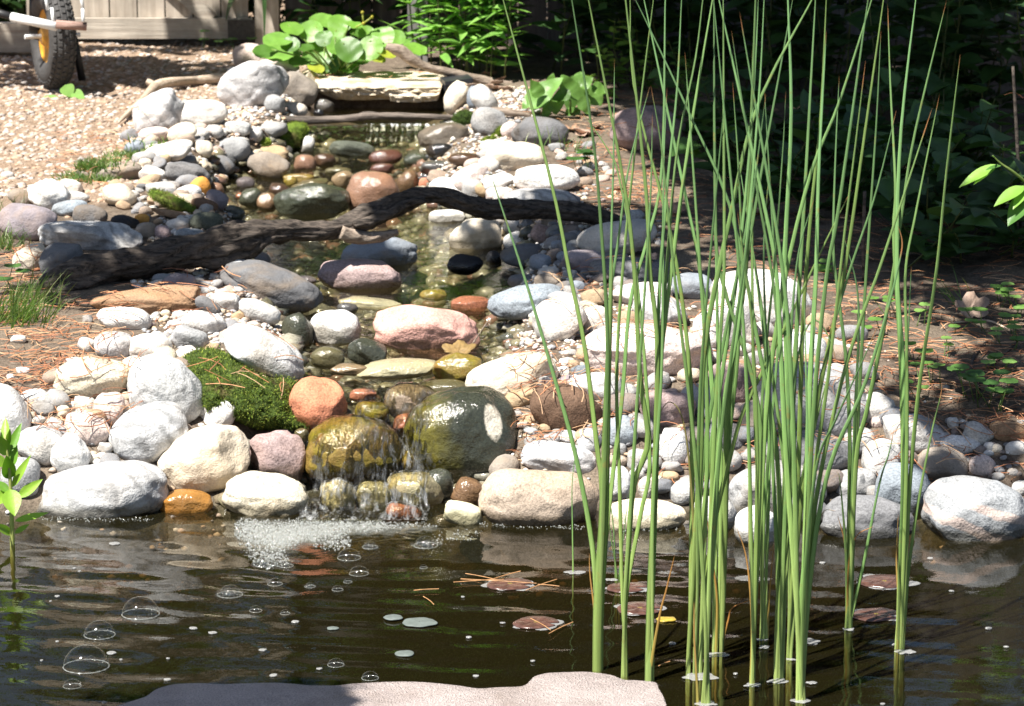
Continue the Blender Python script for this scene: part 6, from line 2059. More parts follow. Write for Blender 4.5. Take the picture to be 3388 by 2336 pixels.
def clover(base, seed, label, name='clover_seedling', n=4, size=.02, h=.05, cols=((.12, .24, .05), (.18, .32, .08)), group='clover seedlings on the soil'):
    rn = srand(seed)
    mb = MB()
    for _ in range(n):
        b = Vector(base) + Vector((rn.gauss(0, .018), rn.gauss(0, .018), 0))
        t_ = b + Vector((rn.gauss(0, .02), rn.gauss(0, .02), h * rn.uniform(.5, 1.2)))
        mb.add(*tube_vf([b, t_], .0012, 5), (.12, .2, .05, 1))
        a0 = rn.uniform(0, 6)
        c0 = cols[rn.randrange(len(cols))]
        for k in range(3):
            th = a0 + k * 2.09
            d = Vector((math.cos(th), math.sin(th), .15))
            mb.add(*leaf_vf(t_, t_ + d * size, (0, -.35, 1), size * 1.0, 'round', .1, .1, 5), (*c0, 1))
    return tag(mb.build(name, M_LEAF), label, 'seedling', group)


rn = srand('clover')
for i, (x, y) in enumerate([(2260, 690), (2285, 700), (2300, 720), (2255, 780), (2240, 760), (2290, 790), (2215, 740), (1925, 755), (1965, 760), (2080, 740), (2130, 815), (2110, 870), (2075, 830), (2060, 905), (2150, 755), (2245, 840), (2310, 760), (1880, 640), (2010, 720)]):
    clover(gp(x, y), i, 'small bright clover seedling on the needle covered soil at the right', n=rn.randint(2, 5), size=rn.uniform(.016, .028))
for i, (x, y, lab) in enumerate([(2215, 905, 'low dark green weed on the right bank'), (2240, 925, 'low dark green weed right of another, above the brown shaded stone'), (1330, 390, 'small weed with long leaf left of the reeds'), (470, 112, 'tiny green seedling under the gate'), (535, 114, 'tiny green seedling near the gate post'),
                                 (25, 655, 'pale green small leaf seedling left of the log')]):
    clover(gp(x, y), ('w', i), lab, 'weed', 7 if 'weed' in lab else 3, .026, .07, ((.05, .12, .03), (.08, .17, .04)), None)
# torn leafy sprig by the wheel
b = gp(130, 222)
e = empty('leaf_sprig', b, 'torn green leafy sprig lying on the gravel in front of the tyre', 'leaves')
for x, y, L, wd_, an in [(410, 868, 105, 64, 185), (600, 872, 80, 64, 200), (600, 800, 62, 90, -70), (690, 835, 62, 80, -35)]:
    p = at_y(*uv('A', x, y), b.y); sc = pxm(p) / .37594
    T = Vector((math.cos(R(an)), -.2, math.sin(R(an)) * .6)).normalized()
    mb = MB(); mb.add(*leaf_vf(p - T * L / sc, p + T * L / sc, (-.2, -.5, .8), wd_ * 1.5 / sc, 'ovate', .12, .1, 8), (.22, .40, .10, 1))
    rel(mb.build('leaf', M_LEAF), e)

# water plant at the left edge
b = at_z(*uv('P', 28, 1232), 0)
e = empty('water_plant', b, 'bright green leafy plant standing in the water at the left edge', 'plant')
mb = MB()
Pst = smooth_path([tuple(b - Vector((0, 0, .1))), tuple(b), tuple(at_y(*uv('I', 92, 1330), b.y)), tuple(at_y(*uv('I', 45, 900), b.y))], 16)
mb.add(*tube_vf(Pst, [.007 - .004 * i / 15 for i in range(16)], 10), (.42, .45, .14, 1))
rel(mb.build('stem', M_LEAF), e)
for i, (x0, y0, x1, y1, wd_, tone) in enumerate([(50, 960, 45, 745, 62, 1), (80, 1060, 188, 790, 62, 0), (70, 1080, -30, 900, 90, 1), (85, 1290, 60, 1090, 100, 0), (110, 1360, 258, 1080, 66, 1), (160, 1450, 372, 1290, 72, 1), (85, 1380, 130, 1610, 130, 1), (60, 1400, -60, 1520, 90, 1), (75, 1400, -40, 1300, 60, 0),
                                              (100, 1190, 140, 960, 70, 0), (40, 1180, -60, 1060, 70, 1), (130, 1660, 430, 1580, 50, 1), (110, 1770, -60, 1690, 66, 1), (130, 1770, 260, 1680, 40, 1), (30, 1080, 10, 880, 40, 0), (60, 1010, 90, 850, 40, 1)]):
    rn = srand(('wp', i))
    p0 = at_y(*uv('I', x0, y0), b.y + rn.uniform(-.01, .01)); p1 = at_y(*uv('I', x1, y1), b.y + rn.uniform(-.05, .05))
    mb = MB()
    mb.add(*leaf_vf(p0, p1, (rn.uniform(-.3, .3), -.8, .5), wd_ * 1.3 * .37594 / pxm(p0), 'lance', .3, .06, 10), (*[(.14, .30, .03), (.26, .44, .05)][tone], 1))
    rel(mb.build('leaf', M_LEAF), e)
# leafy branch reaching in at the right edge
yb_ = 7.4
e = empty('leafy_branch', at_y(*uv('P', 2345, 470), yb_), 'bright green leafy sprig reaching in at the right edge', 'branch')
mb = MB()
root_ = at_y(*uv('P', 2480, 560), yb_ + .1)
mb.add(*tube_vf(smooth_path([(root_.x + .12, root_.y + .1, float(terrain(root_.x, root_.y)) - .02), tuple(root_), tuple(at_y(*uv('D', 2284, 1060), yb_)), tuple(at_y(*uv('D', 2150, 960), yb_)), tuple(at_y(*uv('D', 2100, 912), yb_))], 20), [.006 - .0045 * i / 19 for i in range(20)], 8), (.14, .2, .05, 1))
rel(mb.build('stem', M_LEAF), e)
for i, (x0, y0, x1, y1, wd_, tone) in enumerate([(2130, 965, 1900, 1075, 72, 1), (2125, 965, 1985, 1065, 50, 1), (2290, 1090, 2105, 1190, 80, 1), (2310, 1100, 2215, 1215, 60, 1), (2330, 1130, 2180, 1310, 120, 0), (2110, 920, 2090, 905, 10, 0), (2150, 970, 2060, 985, 30, 0), (2380, 1060, 2500, 1200, 90, 1)]):
    p0 = at_y(*uv('D', x0, y0), yb_); p1 = at_y(*uv('D', x1, y1), yb_ - .04)
    mb = MB(); mb.add(*leaf_vf(p0, p1, (-.3, -.5, .8), wd_ * 1.2 * .5639 / pxm(p0), 'lance', .2, .12, 9), (*[(.08, .19, .04), (.20, .38, .06)][tone], 1))
    rel(mb.build('leaf', M_LEAF), e)

# ------------------------------------------------------------------ needles and dry leaves
NP = [([(0, 640), (230, 690), (330, 720), (230, 790), (200, 850), (0, 880)], 230, 1.), ([(60, 800), (330, 780), (330, 980), (120, 1040), (0, 900)], 190, .9), ([(260, 640), (560, 640), (560, 760), (330, 740)], 70, .9), ([(0, 560), (110, 590), (90, 640), (0, 640)], 60, .9),
      ([(1880, 640), (2330, 660), (2330, 1010), (2000, 960), (1850, 800)], 480, 1.), ([(1250, 620), (1900, 640), (2000, 950), (1450, 940), (1250, 850)], 330, .9), ([(1350, 390), (2330, 420), (2330, 660), (1700, 640), (1450, 520)], 420, 1.), ([(1150, 850), (1420, 830), (1400, 1000), (1150, 1060)], 150, .8),
      ([(130, 300), (330, 300), (260, 420), (120, 430)], 160, .8), ([(1400, 940), (2320, 960), (2320, 1120), (1500, 1120)], 150, .9), ([(430, 820), (700, 860), (680, 960), (480, 960)], 16, 1.), ([(1250, 320), (1500, 330), (1500, 480), (1330, 480)], 160, 1.),
      ([(1100, 230), (1500, 200), (1560, 330), (1300, 300)], 130, 1.), ([(690, 165), (1000, 165), (1000, 196), (700, 205)], 60, .5)]
mb_V, mb_F, mb_C = [], [], []
cnt = 0
rn = srand('needles')
NC = [(.34, .14, .065), (.40, .20, .10), (.26, .105, .055), (.46, .29, .17)]
for P, n, ln in NP:
    for x, y in poly_points(P, n, ('np', P[0])):
        p = hit(*uv('P', x, y), terrain)
        z, nrm = drop(p.x, p.y)
        if float(surface(p.x, p.y)) > z + .003: continue
        n_ = Vector(nrm).normalized()
        th = rn.uniform(0, 6.283)
        d = Vector((math.cos(th), math.sin(th), rn.uniform(-.05, .22)))
        d = (d - n_ * d.dot(n_) * .9).normalized()
        L = rn.uniform(.05, .11) * ln
        s = d.cross(n_).normalized() * rn.uniform(.0009, .0014)
        q = Vector((p.x, p.y, z)) + n_ * rn.uniform(.003, .009)
        bend = d.cross(n_) * rn.uniform(-.014, .014) + n_ * rn.uniform(-.002, .008)
        c0 = NC[rn.randrange(4)]; f = rn.uniform(.8, 1.2)
        up_ = n_ * .0012
        for k in range(4):
            t_ = k / 3 - .5
            c_ = q + d * L * t_ + bend * (1 - 4 * t_ * t_)
            mb_V += [tuple(c_ - s), tuple(c_ + up_), tuple(c_ + s)]
            mb_C += [(c0[0] * f, c0[1] * f, c0[2] * f, 1)] * 3
        for k in range(3):
            a = cnt + k * 3
            mb_F += [(a, a + 1, a + 4, a + 3), (a + 1, a + 2, a + 5, a + 4)]
        cnt += 12
for x0, y0, x1, y1 in [(60, 545, 690, 582), (0, 572, 420, 548), (100, 500, 330, 545), (600, 640, 860, 548), (640, 872, 810, 972), (790, 1000, 995, 903), (330, 545, 560, 480), (-250, 690, -160, 760), (-330, 640, -120, 628), (1700, 1270, 1800, 1230), (700, 590, 880, 606)]:
    a, b = at_z(*uv('W', x0, y0), .005), at_z(*uv('W', x1, y1), .005)
    d = (b - a); s = Vector((-d.y, d.x, 0)).normalized() * .0009
    for k in range(4):
        c_ = a + d * (k / 3) + s * 3 * math.sin(k) + Vector((0, 0, .001))
        mb_V += [tuple(c_ - s), tuple(c_ + Vector((0, 0, .0012))), tuple(c_ + s)]
        mb_C += [(.34, .18, .08, 1)] * 3
    for k in range(3):
        q = cnt + k * 3
        mb_F += [(q, q + 1, q + 4, q + 3), (q + 1, q + 2, q + 5, q + 4)]
    cnt += 12
o = mk('pine_needles', mb_V, np.array(mb_F), M_NEEDLE, None, True, {'col': ('FLOAT_COLOR', mb_C)})
tag(o, 'reddish brown fallen pine needles on soil and stones', 'pine needles', kind='stuff')


def dry_leaf(base, size, ang, col, label, lobes=True, group=None, tilt=.3, cat='leaf', name='fallen_leaf', mat=None):
    rn = srand((label, base[0]))
    pts = []
    n = 36
    for i in range(n):
        th = 2 * math.pi * i / n
        r = 1.0
        if lobes: r = .62 + .38 * abs(math.cos(2.5 * th)) ** .8 - .05 * (i % 2)
        pts.append((r * math.cos(th) * size, r * math.sin(th) * size * .72))
    V = []
    for s in (0.02, .5, 1.0):
        for i, (x, y) in enumerate(pts):
            V.append((x * s, y * s, (x * x * 6 + abs(y) * .45) * s * s * rn.uniform(.85, 1.15) + .004 * noise.noise(Vector((x * 60, y * 60, size * 99)))))
    Fs = [(j * n + i, j * n + (i + 1) % n, (j + 1) * n + (i + 1) % n, (j + 1) * n + i) for j in range(2) for i in range(n)]
    V = np.array(V)
    Vb = V - np.array((0, 0, .0012))
    m0 = len(V)
    Fs = Fs + [(a + m0, d_ + m0, c2 + m0, b2 + m0) for a, b2, c2, d_ in Fs] + [(2 * n + i, 2 * n + (i + 1) % n, m0 + 2 * n + (i + 1) % n, m0 + 2 * n + i) for i in range(n)]
    mb = MB(); mb.add(np.concatenate([V, Vb]), Fs, (*col, 1))
    o = mb.build(name, mat or M_NEEDLE)
    o.location = base
    o.rotation_euler = (tilt, rn.uniform(-.2, .2), ang)
    return tag(o, label, cat, group)


p = gp(2192, 722); p.z = drop(p.x, p.y)[0] + .025
dry_leaf(p, .062, .6, (.30, .215, .165), 'pale tan fallen oak leaf curled on the needles at the right', tilt=.75)
p = hit(*uv('J', 2040, 215)); p.z += .012
dry_leaf(p, .05, .3, (.22, .145, .055), 'golden brown maple leaf stranded right below the pink boulder', tilt=.35)
p = hit(*uv('F', 2080, 1500)); p.z += .03
dry_leaf(p, .03, 1.2, (.30, .12, .05), 'reddish brown curled leaf at the right end of the pink boulder', tilt=.5)
rn = srand('litter')
for i in range(34):
    x, y = rn.choice([(rn.uniform(1290, 1500), rn.uniform(255, 330)), (rn.uniform(1400, 2300), rn.uniform(400, 640)), (rn.uniform(1040, 1250), rn.uniform(165, 250))])
    p = gp(x, y); p.z = drop(p.x, p.y)[0] + .006
    dry_leaf(p, rn.uniform(.025, .05), rn.uniform(0, 6), rn.choice([(.36, .22, .15), (.46, .32, .24), (.28, .17, .11)]), 'dry brown leaf lying on the soil of the right bank', rn.random() < .6, 'dry leaves on the right bank', rn.uniform(-.3, .5))
for x, y in [(1140, 205), (600 + 400, 130), (740, 262 - 150)]:
    pass

# ------------------------------------------------------------------ front fall: water running over the stones
xa, xb = at_y(*uv('P', 655, 1000), 6.85).x, at_y(*uv('P', 1000, 1000), 6.85).x
X, Y, Fs = grid(xa, xb, 6.50, 7.16, .0075)
Zd = np.zeros_like(X)
for j in range(X.shape[0]):
    for i in range(X.shape[1]):
        z, _n = drop(X[j, i], Y[j, i])
        Zd[j, i] = max(z, 0.0, float(water_level(Y[j, i])) - .035)
for _ in range(3):
    Zp = np.pad(Zd, 1, 'edge')
    Zd = np.maximum(Zd, (Zp[:-2, 1:-1] + Zp[2:, 1:-1] + Zp[1:-1, :-2] + Zp[1:-1, 2:] + Zd * 2) / 6 - .001)
Zd = np.maximum(Zd + .005, 0.002)
Zd += .0012 * np.sin(X * 160 + 2 * np.sin(Y * 50)) * np.sin(Y * 40)
u_ = (X - xa) / (xb - xa)
cover = sstep(0, .16, u_) * sstep(1, .80, u_)
lim = np.interp(Y, [6.72, 6.9, 7.0], [at_y(*uv('P', 690, 1000), 6.85).x, at_y(*uv('P', 720, 1000), 6.85).x, at_y(*uv('P', 800, 1000), 6.85).x])
cover = np.minimum(cover, sstep(-.02, .06, X - lim))
slope = np.abs(np.gradient(Zd, .0075, axis=0))
white = np.clip(sstep(.6, 1.8, slope) * .25 + sstep(6.74, 6.58, Y) * 1.0 + .7 * np.exp(-(((u_ - .68) / .16) ** 2)) * sstep(6.95, 6.8, Y), 0, 1)
t = NT('falling water')
g = t.n('NewGeometry').outputs['Position']
cv = t.n('Attribute', attribute_name='cover').outputs['Fac']
wh = t.n('Attribute', attribute_name='white').outputs['Fac']
mp = t.n('Mapping', i={'Vector': g, 'Scale': (1, .28, .28)}).outputs[0]
n1 = t.noise(85, 4, .65, mp, .8); n2 = t.noise(14, 3, .6, g)
nm = t.bump(n1, .7, .02)
fr = t.n('Fresnel', i={'IOR': 1.33, 'Normal': nm}).outputs[0]
gl = t.n('BsdfGlossy', i={'Roughness': .06, 'Normal': nm}).outputs[0]
tr = t.n('BsdfTransparent', i={0: (.93, .9, .74, 1)}).outputs[0]
a = t.n('MixShader', i={0: fr, 1: tr, 2: gl}).outputs[0]
df = t.n('MixShader', i={0: .4, 1: t.n('BsdfDiffuse', i={0: (.8, .82, .82, 1), 'Normal': nm}).outputs[0], 2: gl}).outputs[0]
n1b = t.noise(38, 4, .6, mp, 1.2)
fo = t.math('MULTIPLY', t.rng(t.math('ADD', t.math('MULTIPLY', n1, .5), t.math('MULTIPLY', n1b, .5)), .48, .70), t.math('MULTIPLY', wh, t.rng(n2, .35, .6, .25, 1)))
b = t.n('MixShader', i={0: fo, 1: a, 2: df}).outputs[0]
cl = t.rng(t.math('ADD', cv, t.math('MULTIPLY', t.math('SUBTRACT', n2, .5), .9)), .25, .45)
m = t.end(t.n('MixShader', i={0: cl, 1: t.n('BsdfTransparent').outputs[0], 2: b}).outputs[0])
wf = mk('waterfall', np.stack([X, Y, Zd], -1).reshape(-1, 3), Fs, m, None, True, {'cover': ('FLOAT', cover), 'white': ('FLOAT', white)})
tag(wf, 'thin sheet of white streaked water running over the front stones', 'waterfall', kind='structure')
# the small fall at the back
pa, pb = at_y(*uv('P', 705, 288), WY[-3] - .02), at_y(*uv('P', 995, 288), WY[-3] - .02)
yb0 = float(np.interp(.335, [.335], [WY[list(WZ).index(.335)]])) if .335 in list(WZ) else WY[-4]
V, Fs = [], []
nx, nz = 150, 14
yl = float(WY[list(WZ).index(.382)])
for j in range(nz):
    f = j / (nz - 1)
    for i in range(nx):
        s = i / (nx - 1)
        x = pa.x + (pb.x - pa.x) * s
        V.append((x, yl + .02 - .10 * math.sin(f * 1.4) * .5 - .03 * f + .006 * math.sin(s * 160 + 2 * math.sin(f * 4)) * f, .389 - .058 * f ** 1.3))
for j in range(nz - 1):
    for i in range(nx - 1):
        k = j * nx + i
        Fs.append((k, k + nx, k + nx + 1, k + 1))
cvr = [(.75 + .5 * noise.noise(Vector((i * .11, j * .12, 1))) if i / nx > .42 else .2) for j in range(nz) for i in range(nx)]
wf = mk('waterfall', V, Fs, m, None, True, {'cover': ('FLOAT', cvr), 'white': ('FLOAT', [(4.5 if (k % nx) / nx > .4 else .7) * (.65 + noise.noise(Vector(((k % nx) * .19, 0, 4))) * 1.6) for k in range(len(V))])})
tag(wf, 'small sparkling back waterfall under the thin driftwood stick', 'waterfall', kind='structure')
pz = at_y(*uv('P', 850, 250), 11.25)
mb = MB(); mb.add(*box_vf(((pa.x + pb.x) / 2, yl + .045, .335), ((pb.x - pa.x) / 2 + .03, .03, .044)))
o = mb.build('rock_ledge', ROCK['smooth'], None, False)
o.color = (.07, .055, .04, 1); o['wetz'] = 9.
tag(o, 'brown wet rock ledge behind the back waterfall', 'ledge')

# ------------------------------------------------------------------ foam, bubbles, floating things
def bubble_material():
    t = NT('bubble film')
    lw = t.n('LayerWeight', i={'Blend': .5}).outputs['Facing']
    rim = t.rng(lw, .8, 1.0)
    fr = t.math('ADD', t.math('MULTIPLY', t.math('POWER', lw, 4.), .55), .05)
    gl = t.n('BsdfGlossy', i={'Roughness': .06}).outputs[0]
    tr = t.n('BsdfTransparent', i={0: (.97, .97, .96, 1)}).outputs[0]
    a = t.n('MixShader', i={0: t.math('MULTIPLY', fr, .8), 1: tr, 2: gl}).outputs[0]
    d = t.n('BsdfDiffuse', i={0: (.55, .55, .5, 1)}).outputs[0]
    return t.end(t.n('MixShader', i={0: t.math('MULTIPLY', rim, .3), 1: a, 2: d}).outputs[0])


M_BUB = bubble_material()
t = NT('foam')
g = t.n('NewGeometry').outputs['Position']
M_FOAM = t.end(t.n('MixShader', i={0: .5, 1: t.pbr((.45, .45, .44), .2, t.bump(t.noise(400, 2, .7, g), .6, .003), .6), 2: t.n('BsdfTransparent').outputs[0]}).outputs[0])


t = NT('froth')
lw = t.n('LayerWeight', i={'Blend': .5}).outputs['Facing']
fr = t.math('ADD', t.math('MULTIPLY', t.math('POWER', lw, 3.), .6), .07)
a = t.n('MixShader', i={0: .2, 1: t.n('BsdfTransparent').outputs[0], 2: t.n('BsdfDiffuse', i={0: (.62, .64, .6, 1)}).outputs[0]}).outputs[0]
M_FROTH = t.end(t.n('MixShader', i={0: fr, 1: a, 2: t.n('BsdfGlossy', i={'Roughness': .08}).outputs[0]}).outputs[0])


def dome_vf(c0, r, flat=.85, nl=10, ns=28):
    V, Fs = [], []
    for j in range(nl + 1):
        ph = (math.pi / 2) * j / nl
        for k in range(ns):
            th = 2 * math.pi * k / ns
            V.append((c0[0] + r * math.cos(ph) * math.cos(th), c0[1] + r * math.cos(ph) * math.sin(th), c0[2] + r * flat * math.sin(ph)))
    for j in range(nl):
        for k in range(ns): Fs.append((j * ns + k, j * ns + (k + 1) % ns, (j + 1) * ns + (k + 1) % ns, (j + 1) * ns + k))
    return np.array(V), Fs


def ring_vf(c0, R_, r, ns=36, nr=6):
    V, Fs = [], []
    for k in range(ns):
        th = 2 * math.pi * k / ns
        rr = r * (1 + .5 * math.sin(k * 2.7))
        for q in range(nr):
            ph = 2 * math.pi * q / nr
            V.append((c0[0] + (R_ + rr * math.cos(ph)) * math.cos(th), c0[1] + (R_ + rr * math.cos(ph)) * math.sin(th), c0[2] + rr * .8 * math.sin(ph)))
    for k in range(ns):
        for q in range(nr): Fs.append((k * nr + q, ((k + 1) % ns) * nr + q, ((k + 1) % ns) * nr + (q + 1) % nr, k * nr + (q + 1) % nr))
    return np.array(V), Fs


BUB = [('U', 705, 1290, 190, 2, 'largest clear bubble at the lower left of the pond'), ('U', 820, 1020, 128, 6, 'bubble with smaller ones inside above the largest bubble'), ('U', 1160, 850, 155, 3, 'wide clear bubble with a smaller one at its right, upper of the left row'),
       ('U', 595, 1440, 74, 1, 'small bubble at the very bottom left below the largest one'), ('U', 1905, 685, 130, 12, 'bubble over a heap of tiny bubbles, right of the left row'), ('V', 310, 430, 115, 16, 'heap of tiny bubbles at the edge of the foam'), ('V', 490, 440, 75, 8, 'smaller heap of bubbles joined to the right of another heap'),
       ('V', 1015, 375, 96, 6, 'bright bubble cluster right of the foam'), ('V', 1097, 505, 80, 1, 'clear round bubble below the bright cluster'), ('V', 400, 590, 62, 4, 'small sparkling bubble below the foam heap'), ('V', 1190, 285, 80, 10, 'small bubble heap right of the white water'),
       ('V', 1650, 275, 125, 14, 'bubble heap near the granite boulder'), ('V', 920, 635, 46, 0, 'small dark bubble in the middle of the pond'), ('V', 1005, 570, 36, 0, 'tiny bubble left below the clear round bubble'), ('V', 240, 810, 52, 1, 'small bubble left in the middle of the pond'),
       ('V', 485, 832, 40, 0, 'small bubble right of another in the middle pond'), ('V', 905, 1262, 68, 1, 'bubble near the flagstone in the centre'), ('V', 1190, 1372, 70, 0, 'bubble touching the flagstone edge'), ('V', 1635, 452, 32, 1, 'tiny sparkling bubble below the heap near granite'), ('V', 690, 610, 55, 8, 'flat patch of tiny bubbles left of a dark bubble')]
for i, (z, x, y, r, inner, lab) in enumerate(BUB):
    u, v = uv(z, x, y)
    c0 = at_z(u, v, .001)
    rm = r * ZONES[z][2] / pxm(c0)
    c0.y += rm * .4
    e = empty('bubble', c0, lab, 'bubble', 'bubbles floating on the pond')
    rn = srand(lab)
    heap = inner >= 8
    if not heap:
        mb = MB(); mb.add(*dome_vf(c0, rm, .95 if r > 100 else .8)); rel(mb.build('film', M_BUB), e)
    else:
        mb = MB(); mb.add(*dome_vf(c0 + Vector((0, rm * .2, 0)), rm * .7, .8)); rel(mb.build('film', M_BUB), e)
    mb = MB(); mb.add(*ring_vf(c0, rm * (1 if not heap else .8), rm * .018 + .0005)); rel(mb.build('foam_ring', M_FROTH), e)
    mb = MB()
    for k in range(inner * (3 if heap else 1)):
        th = rn.uniform(-math.pi, 0) if rn.random() < .7 else rn.uniform(0, math.pi)
        rr = rm * rn.uniform(.15, .32) * (1 if not heap else .8)
        q = c0 + Vector((math.cos(th), math.sin(th), 0)) * rm * (rn.uniform(.7, 1) if not heap else rn.uniform(0, 1))
        mb.add(*dome_vf(q, rr, .95, 5, 14))
    if inner: rel(mb.build('small_bubbles', M_BUB), e)


def disc(name, c0, rx, ry, mat, label, cat, group=None, th=.0015, notch=False, irr=.1, seed=0, yaw=0.):
    rn = srand((label, c0[0], seed))
    n = 40
    o_ = rn.uniform(0, 50)
    pr_ = []
    for k in range(n):
        a = 2 * math.pi * k / n
        f = 1 + irr * noise.noise(Vector((math.cos(a) * 1.5 + o_, math.sin(a) * 1.5, 0))) * 2
        if notch:
            dd = abs((a - 5.6 + math.pi) % (2 * math.pi) - math.pi)
            if dd < .22: f *= .18 + .82 * dd / .22
        x, y = rx * f * math.cos(a), ry * f * math.sin(a)
        pr_.append((x * math.cos(yaw) - y * math.sin(yaw), x * math.sin(yaw) + y * math.cos(yaw)))
    V = []
    for s, z in ((.03, th), (.6, th * 1.1), (.95, th), (1, 0), (.97, -th)):
        for x, y in pr_: V.append((x * s, y * s, z + (.0012 * noise.noise(Vector((x * 60, y * 60, o_))) if s < .99 else 0)))
    Fs = [(j * n + k, j * n + (k + 1) % n, (j + 1) * n + (k + 1) % n, (j + 1) * n + k) for j in range(4) for k in range(n)]
    o = mk(name, V, [f[::-1] for f in Fs], mat, None, True, None, c0)
    return tag(o, label, cat, group)


def at_water(z, x, y): return at_z(*uv(z, x, y), .0025)


for z, x, y, r in [('U', 950, 245, 60), ('U', 475, 685, 28), ('U', 615, 450, 20), ('U', 925, 1155, 50), ('U', 1605, 950, 45), ('U', 1765, 985, 48), ('U', 1390, 1375, 40), ('U', 1395, 1200, 20), ('U', 1005, 1210, 18), ('U', 865, 1565, 26), ('V', 390, 1340, 42), ('V', 2010, 1025, 30), ('V', 2070, 1345, 32), ('V', 1960, 690, 20), ('V', 300, 1130, 40), ('V', 770, 1285, 34),
                   ('W', 1820, 1075, 40), ('W', 660, 1220, 28), ('W', 190, 1345, 32), ('W', 410, 905, 32), ('W', 130, 1025, 30), ('N', 1950, 1105, 28), ('N', 2060, 1222, 22), ('N', 1715, 868, 22), ('N', 350, 1392, 18), ('N', 900, 690, 24), ('N', 1580, 662, 24), ('N', 1280, 1582, 20), ('U', 420, 725, 14), ('U', 345, 1215, 16), ('U', 475, 1060, 18), ('V', 570, 895, 40), ('U', 660, 475, 20)]:
    c0 = at_water(z, x, y); r *= .78 * ZONES[z][2] / pxm(c0)
    disc('foam_fleck', c0, r, r * .9, M_FOAM, 'small white foam fleck floating on the dark pond', 'foam fleck', 'foam flecks on the pond', .0012)
M_GREYLEAF = simple('grey leaf', (.11, .13, .12), .6, 40, .2, .2, .5)
for z, x, y, r, lab in [('V', 1380, 860, 85, 'pale grey oval leaf floating beside a longer one'), ('V', 1600, 900, 140, 'long grey green oval leaf floating in the pond centre'), ('V', 885, 950, 50, 'small grey oval leaf floating left in the pond centre'), ('V', 1480, 1160, 85, 'dark grey green oval leaf floating near the flagstone')]:
    c0 = at_water(z, x, y); r *= ZONES[z][2] / pxm(c0)
    disc('floating_leaf', c0, r, r * .95, M_GREYLEAF, lab, 'leaf', None, .0012)
t = NT('lily pad')
g = t.n('TexCoord').outputs['Object']
n1 = t.noise(50, 4, .6, g)
oi = t.n('ObjectInfo')
col = t.mix(t.rng(n1, .35, .65), (.055, .028, .022), (.12, .06, .045))
rr = t.n('VectorMath', operation='LENGTH', i={0: g}).outputs['Value']
col = t.mix(t.rng(rr, .007, .002), col, (.25, .2, .05))
M_PAD = t.end(t.pbr(col, .22, t.bump(n1, .3, .003), .6))
for z, x, y, rx, col, lab in [('W', 470, 585, 200, 0, 'red brown lily pad with pine needles across it, left of the reeds'), ('W', 1440, 612, 172, 0, 'red brown lily pad behind the dark thin reed'), ('W', 1550, 785, 205, 0, 'large red brown lily pad between the two thick stalks'), ('W', 690, 905, 195, 0, 'dark brown lily pad with white edge nearest the flagstone'),
                              ('N', 1290, 810, 168, 0, 'round red brown lily pad with a yellow centre at the right'), ('N', 1240, 1020, 162, 0, 'dark striped lily pad below the round one at the right')]:
    c0 = at_water(z, x, y); r = rx * ZONES[z][2] / pxm(c0)
    e = empty('lily_pad', c0, lab, 'lily pad', 'lily pads')
    o = disc('pad', (0, 0, 0), r, r * .85, M_PAD, None, None, None, .002, True, .06, lab, .4)
    o.parent = e
    o2 = disc('rim_sheen', (r * .03, r * .03, -.0012), r * 1.05, r * .9, M_FOAM, None, None, None, .0006, False, .25, lab)  # pale disc stands for sky sheen along the pad's wet edge
    o2.parent = e
c0 = at_water('W', 1765, 875); disc('floating_leaf', c0, .021, .017, simple('yellow leaf', (.36, .26, .04), .3, 60, .3, .3, .5), 'small yellow green leaf floating right of the large lily pad', 'leaf')
FR = [('N', 240, 1272, 85, 'c6'), ('N', 130, 1410, 132, 'c4'), ('N', 165, 1580, 85, 'c5'), ('N', 460, 1465, 62, 'c7'), ('N', 530, 1225, 45, ''), ('N', 520, 1175, 48, 'c8'), ('N', 620, 1440, 72, 'c9'), ('N', 700, 1302, 36, 'c10'), ('N', 765, 1562, 75, 'c11'), ('N', 832, 1448, 42, ''), ('N', 825, 1187, 80, ''), ('N', 1068, 1110, 48, 'c12'), ('N', 1362, 1207, 28, ''), ('N', 1420, 1252, 72, 'c13'),
      ('W', 1010, 485, 95, ''), ('W', 1310, 545, 60, 'c15'), ('W', 200, 620 - 10, 5, '')]
for i, (z, x, y, r, who) in enumerate(FR):
    if r < 10: continue
    c0 = at_water(z, x, y); r *= .8 * ZONES[z][2] / pxm(c0)
    disc('foam_patch', c0, r, r * .8, M_FOAM, 'ragged white foam ring around the foot of a reed' if who else 'white foam patch floating between the reeds', 'foam', 'foam at the feet of the reeds', .0008, False, .3)
# foam of many tiny bubbles where the fall meets the pond
FP = [([(530, 1185), (545, 1172), (600, 1178), (700, 1172), (850, 1176), (900, 1184), (960, 1182), (990, 1192), (900, 1196), (850, 1206), (800, 1203), (770, 1222), (690, 1228), (640, 1250), (560, 1235), (528, 1215)], 11000, .0008, .0030),
      ([(540, 1230), (640, 1240), (660, 1280), (600, 1290), (570, 1270)], 700, .001, .004), ([(700, 1225), (800, 1215), (790, 1245), (720, 1250)], 300, .0014, .005),
      ([(1080, 1180), (1330, 1190), (1330, 1200), (1090, 1194)], 700, .001, .0024), ([(80, 1168), (360, 1168), (340, 1182), (100, 1182)], 500, .001, .0024),
      ([(1000, 1200), (1100, 1195), (1090, 1225), (960, 1235)], 160, .001, .0034), ([(1370, 1192), (1545, 1195), (1540, 1206), (1380, 1204)], 260, .001, .0022)]
mb_V, mb_F = [], []
rs = np.random.RandomState(9)
D, Fc = ico(1)
cnt = 0
